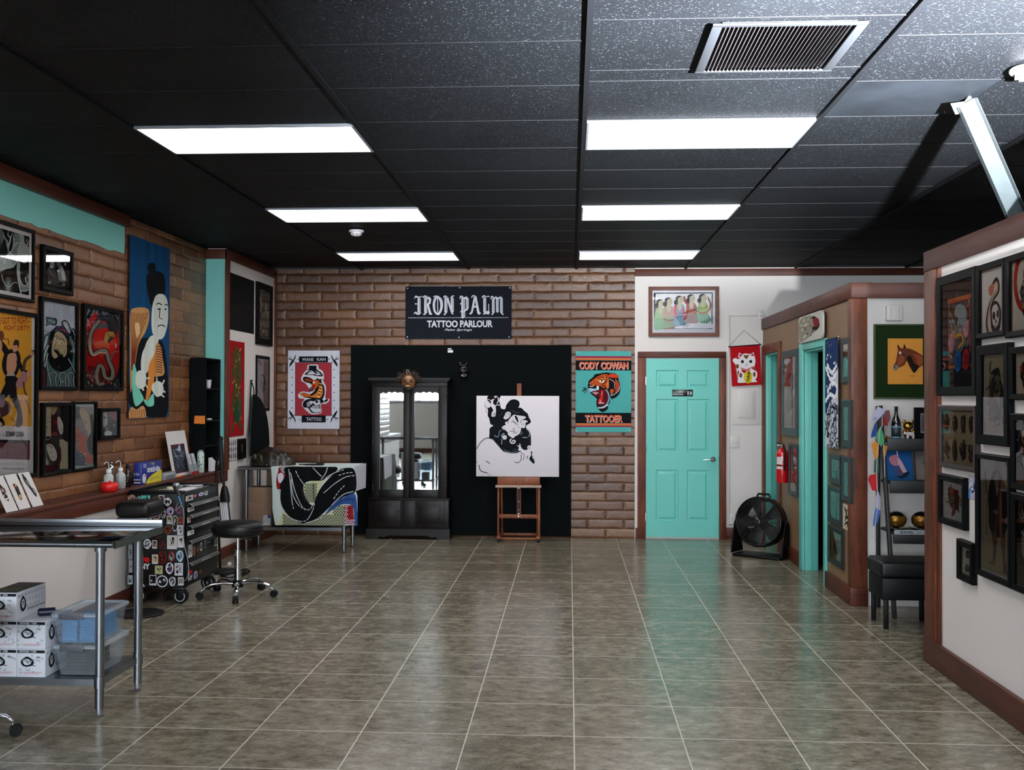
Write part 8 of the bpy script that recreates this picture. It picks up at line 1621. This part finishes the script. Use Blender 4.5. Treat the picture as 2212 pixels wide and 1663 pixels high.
X, Y = on(1962, 7.96), 7.96; t = thing('gold_figurine', 'shiny gold round eared figurine on the top shelf', 'figurine', (X, Y, 1.282)); m = MB(); m.ball((X, Y, 1.282+.035), (.034, .028, .036), mgold); m.ball((X-.002, Y-.002, 1.282+.098), (.038, .032, .034), mgold); [m.ball((X+s_*.03, Y, 1.282+.13), (.014, .01, .014), mgold, 12) for s_ in (-1, 1)]; m.ball((X-.002, Y-.03, 1.282+.09), (.014, .01, .010), mgold, 10); [m.ball((X+s_*.034, Y-.012, 1.282+.05), (.012, .014, .022), mgold, 10) for s_ in (-1, 1)]; [m.ball((X+s_*.02, Y-.02, 1.282+.012), (.013, .02, .012), mgold, 10) for s_ in (-1, 1)]; m.build('body', t)
m = MB(); [m.ball((X+s_*.013-.002, Y-.032, 1.282+.106), .004, M_BLACK, 8) for s_ in (-1, 1)]; m.build('eyes', t)
X, Y = on(1967, 7.885), 7.888; t = thing('polar_bear_figurine', 'tiny white walking bear figurine at the front of the top shelf', 'figurine', (X, Y, 1.283)); m = MB(); mw = mat('#b9b4b4', .5); m.ball((X, Y, 1.282+.040), (.030, .014, .016), mw); m.ball((X-.033, Y, 1.282+.045), (.014, .010, .011), mw, 10); m.ball((X-.045, Y, 1.282+.041), (.007, .006, .006), mw, 8); [m.cyl((X+q, Y+s_*.008, 1.2822), (X+q, Y+s_*.008, 1.282+.036), .006, mw, r1=.009, seg=10) for q in (-.02, .02) for s_ in (-1, 1)]; m.build('body', t)
X = on(1913, 7.93); m = MB(); m.ball((X, 7.93, 1.282+.014), (.016, .012, .012), mgold, 10); m.ball((X+.022, 7.93, 1.282+.010), (.012, .010, .008), mgold, 10); m.box((X-.02, 7.918, 1.2822), (X+.035, 7.942, 1.2672), mgold, .001); single('gold_trinket', m, 'small gold trinket beside the wine bottle', 'trinket', (X, 7.93, 1.282))
picture('black framed small photo at the right end of the top shelf, cut by the post', 'back', 7.995, on(1975, 7.98), 1.2835, on(1975, 7.98)+.26, 1.52, .045, .02, M_FRAME, flash(61, '#4a3a3e', ['#8a7a80', '#2a2226', '#6a5a60'], (1, 1), .7), matw=.008, matc='#a9a9a4')
def art_swimmer(A):
    A.base('#15457a'); H = H_(A); A.rect(0, H*.82, 100, H, '#12406a'); A.blob([(15, H*.3), (35, H*.2), (50, H*.25), (52, H*.5), (35, H*.55), (20, H*.48)], '#9a6470'); A.blob([(48, H*.28), (60, H*.4), (72, H*.62), (78, H*.78), (66, H*.8), (54, H*.62), (46, H*.45)], '#a98a92'); A.line([(46, H*.05), (48, H*.25)], 4, '#c9ccd4'); A.blob([(40, H*.86), (85, H*.72), (78, H*.86), (55, H*.94)], '#0c1a26'); A.blob([(28, H*.6), (50, H*.62), (62, H*.82), (40, H*.84)], '#3f3c58')
u = Vector((-.045, .055, 1)).normalized()
def leanboard(px0, px1, zt, Y, z, art, name, label, cat, lean=.07, edge='#0a0b0c'):
    h = zt-z; u = Vector((0, lean, h)).normalized(); n = Vector((0, -h, lean)).normalized(); O = Vector((on(px0, Y), Y, z+.002)); w = on(px1, Y)-O.x; L = math.hypot(lean, h)
    t = thing(name, label, cat, tuple(O)); m = MB(); m.obox(O+Vector((w/2, 0, 0))+u*(L/2)-n*.005, ((1, 0, 0), u, n), (w/2+.006, L/2, .005), mat(edge, .5)); m.build('backing', t); A = Art(O+n*.0005, (1, 0, 0), u, n, w, L*.98, (0, 0, 100, 100*L*.98/w)); A.k = 0; art(A); A.mb.build('picture', t); return t
leanboard(1916, 1974, 1.215, 7.86, .975, art_swimmer, 'leaning_painting', 'blue painting with a pink and white figure leaning on the middle shelf', 'painting')
leanboard(1980, 2040, 1.20, 7.93, .975, flash(62, '#6a625e', ['#4a4440', '#8a827c'], (1, 1), .6), 'framed_picture', 'dim grey framed picture behind the blue painting on the middle shelf', 'picture', .05)
# two black and gold rounded ornaments
mlac = mat('#0b0908', .12, coat=.5, name='black_lacquer'); mgd = mat('#7a5418', .3, .7, name='dull_gold')
def orn(px, label):
    Y = 7.84; X = on(px, Y); Z = .6135; t = thing('lacquer_ornament', label, 'ornament', (X, Y, Z), 'black and gold lacquered ornaments'); m = MB()
    m.lathe([(0, .0), (.055, .0), (.085, .012), (.088, .018), (.06, .016), (0, .014)], (X, Y, Z), mlac, 32); m.build('dish', t)
    m = MB(); m.ball((X, Y, Z+.075), (.075, .07, .062), mlac, 28); m.build('dome', t)
    m = MB(); m.grid(lambda u, v: Vector((X, Y, Z+.075))+Vector((math.sin((u-.5)*2.3)*.077*math.cos((v-.62)*1.4), -math.cos((u-.5)*2.3)*.072*math.cos((v-.62)*1.4), math.sin((v-.62)*1.4)*.064)), 16, 10, mgd); m.build('gold_front', t); return t
orn(1935, 'left black and gold lacquered ornament above the IRON WILL strip'); orn(1990, 'right black and gold lacquered ornament, partly hidden by the post')
Y = 7.72-.0187; x0 = on(1931.5, Y); t = thing('shelf_sign', 'narrow white IRON WILL strip on the lower shelf edge', 'sign', (x0, Y, .55)); zt_ = at_y(1960, 1144.5, Y).z; zb_ = at_y(1960, 1154.5, Y).z; m = MB(); m.box((x0, Y-.0015, zb_), (2.80, Y, zt_), mat('#8f979a', .5)); m.build('strip', t)
A = Art((x0, Y-.0016, zb_), (1, 0, 0), (0, 0, 1), (0, -1, 0), 2.80-x0, zt_-zb_, (0, 0, 155, 10*155*.0036/(2.80-x0)/1.0), .6); A.k = 0; hh = 10*155*.0036/(2.80-x0); A.text('IRON WILL', 15, hh*.22, 49, hh*.80, '#1c2024', .03); A.text('est. 2014', 58, hh*.35, 70, hh*.72, '#3a4044'); A.mb.build('lettering', t)
# prayer flags on the shelf rail
t = thing('prayer_flags', 'string of small coloured cloth flags hanging down the left shelf rail', 'flags', tuple(at_y(1895, 880, 7.85)))
def fp(x, y, Y=0):
    p = at_y(1860+x/4.894, 860+y/4.894, 7.8); return at_y(1860+x/4.894, 860+y/4.894, 7.582+.222*p.z+(Y-7.59 if Y else 0))
FL = [([(175, 85), (265, 130), (200, 205), (150, 260), (112, 225)], '#a9a6c0'), ([(250, 130), (300, 125), (312, 210), (290, 260), (240, 200)], '#6a3a40'), ([(222, 200), (275, 215), (285, 290), (235, 290)], '#7a1418'), ([(145, 265), (170, 270), (160, 400), (105, 420), (110, 370)], '#1c3a7a'), ([(205, 300), (240, 390), (248, 460), (208, 515), (165, 440), (152, 390)], '#3f8a5e'), ([(160, 448), (190, 510), (185, 615), (145, 650), (112, 480)], '#c0761c'), ([(235, 500), (282, 505), (262, 600), (245, 655), (232, 560)], '#a8701c'), ([(140, 660), (190, 620), (192, 790), (135, 790)], '#2c4a3c'), ([(90, 815), (168, 795), (180, 940), (155, 980), (118, 975), (75, 860)], '#a80e14'), ([(175, 965), (205, 1050), (205, 1190), (142, 1150), (155, 1050)], '#9a94a8'), ([(150, 1160), (208, 1190), (180, 1300), (148, 1360), (125, 1340)], '#3a5a98')]
for i, (q, c) in enumerate(FL):
    m = MB(); Y = 7.585+.004*(i % 3); m.prism([fp(x, y, Y) for x, y in q], (0, .002, 0), mat(c, .85, bump=.3, bscale=120)); m.build('flag', t)
m = MB(); m.tube([fp(*q, 7.582) for q in ((222, 180), (225, 290), (200, 330), (170, 600), (165, 800), (172, 960), (185, 1100), (150, 1340), (138, 1450), (155, 1538))], .003, mat('#a9a9a8', .6), 6); m.tube([fp(*q, 7.582) for q in ((240, 480), (248, 660), (250, 835))], .003, mat('#a9a9a8', .6), 6); m.build('string', t)
A = Art(fp(112, 260, 7.5835), (1, 0, 0), (0, 0, 1), (0, -1, 0), .06, .07, (0, 0, 60, 70)); A.k = 0; A.ell(26, 38, 10, 11, '#5a6aa8'); A.ell(26, 38, 6, 7, '#a9a6c0'); A.mb.build('flag_print', t)
# low black stool in front of the shelf
X0_, X1_ = on(1894, 7.35), on(2010, 7.35)+.05; t = thing('low_bench', 'low black upholstered seat in front of the ladder shelf', 'bench', ((X0_+X1_)/2, 7.4, 0)); m = MB(); m.box((X0_, 7.25, .35), (X1_, 7.60, .462), M_BLEA, .025, 4); m.build('seat', t); m = MB(); m.box((X0_+.01, 7.26, .20), (X1_-.01, 7.59, .3495), M_BLACK, .004); m.build('skirt', t)
for x in (X0_+.04, X1_-.04):
    for y in (7.28, 7.57): m = MB(); m.box((x-.015, y-.015, 0), (x+.015, y+.015, .1995), M_BLACK, .003); m.build('leg', t)
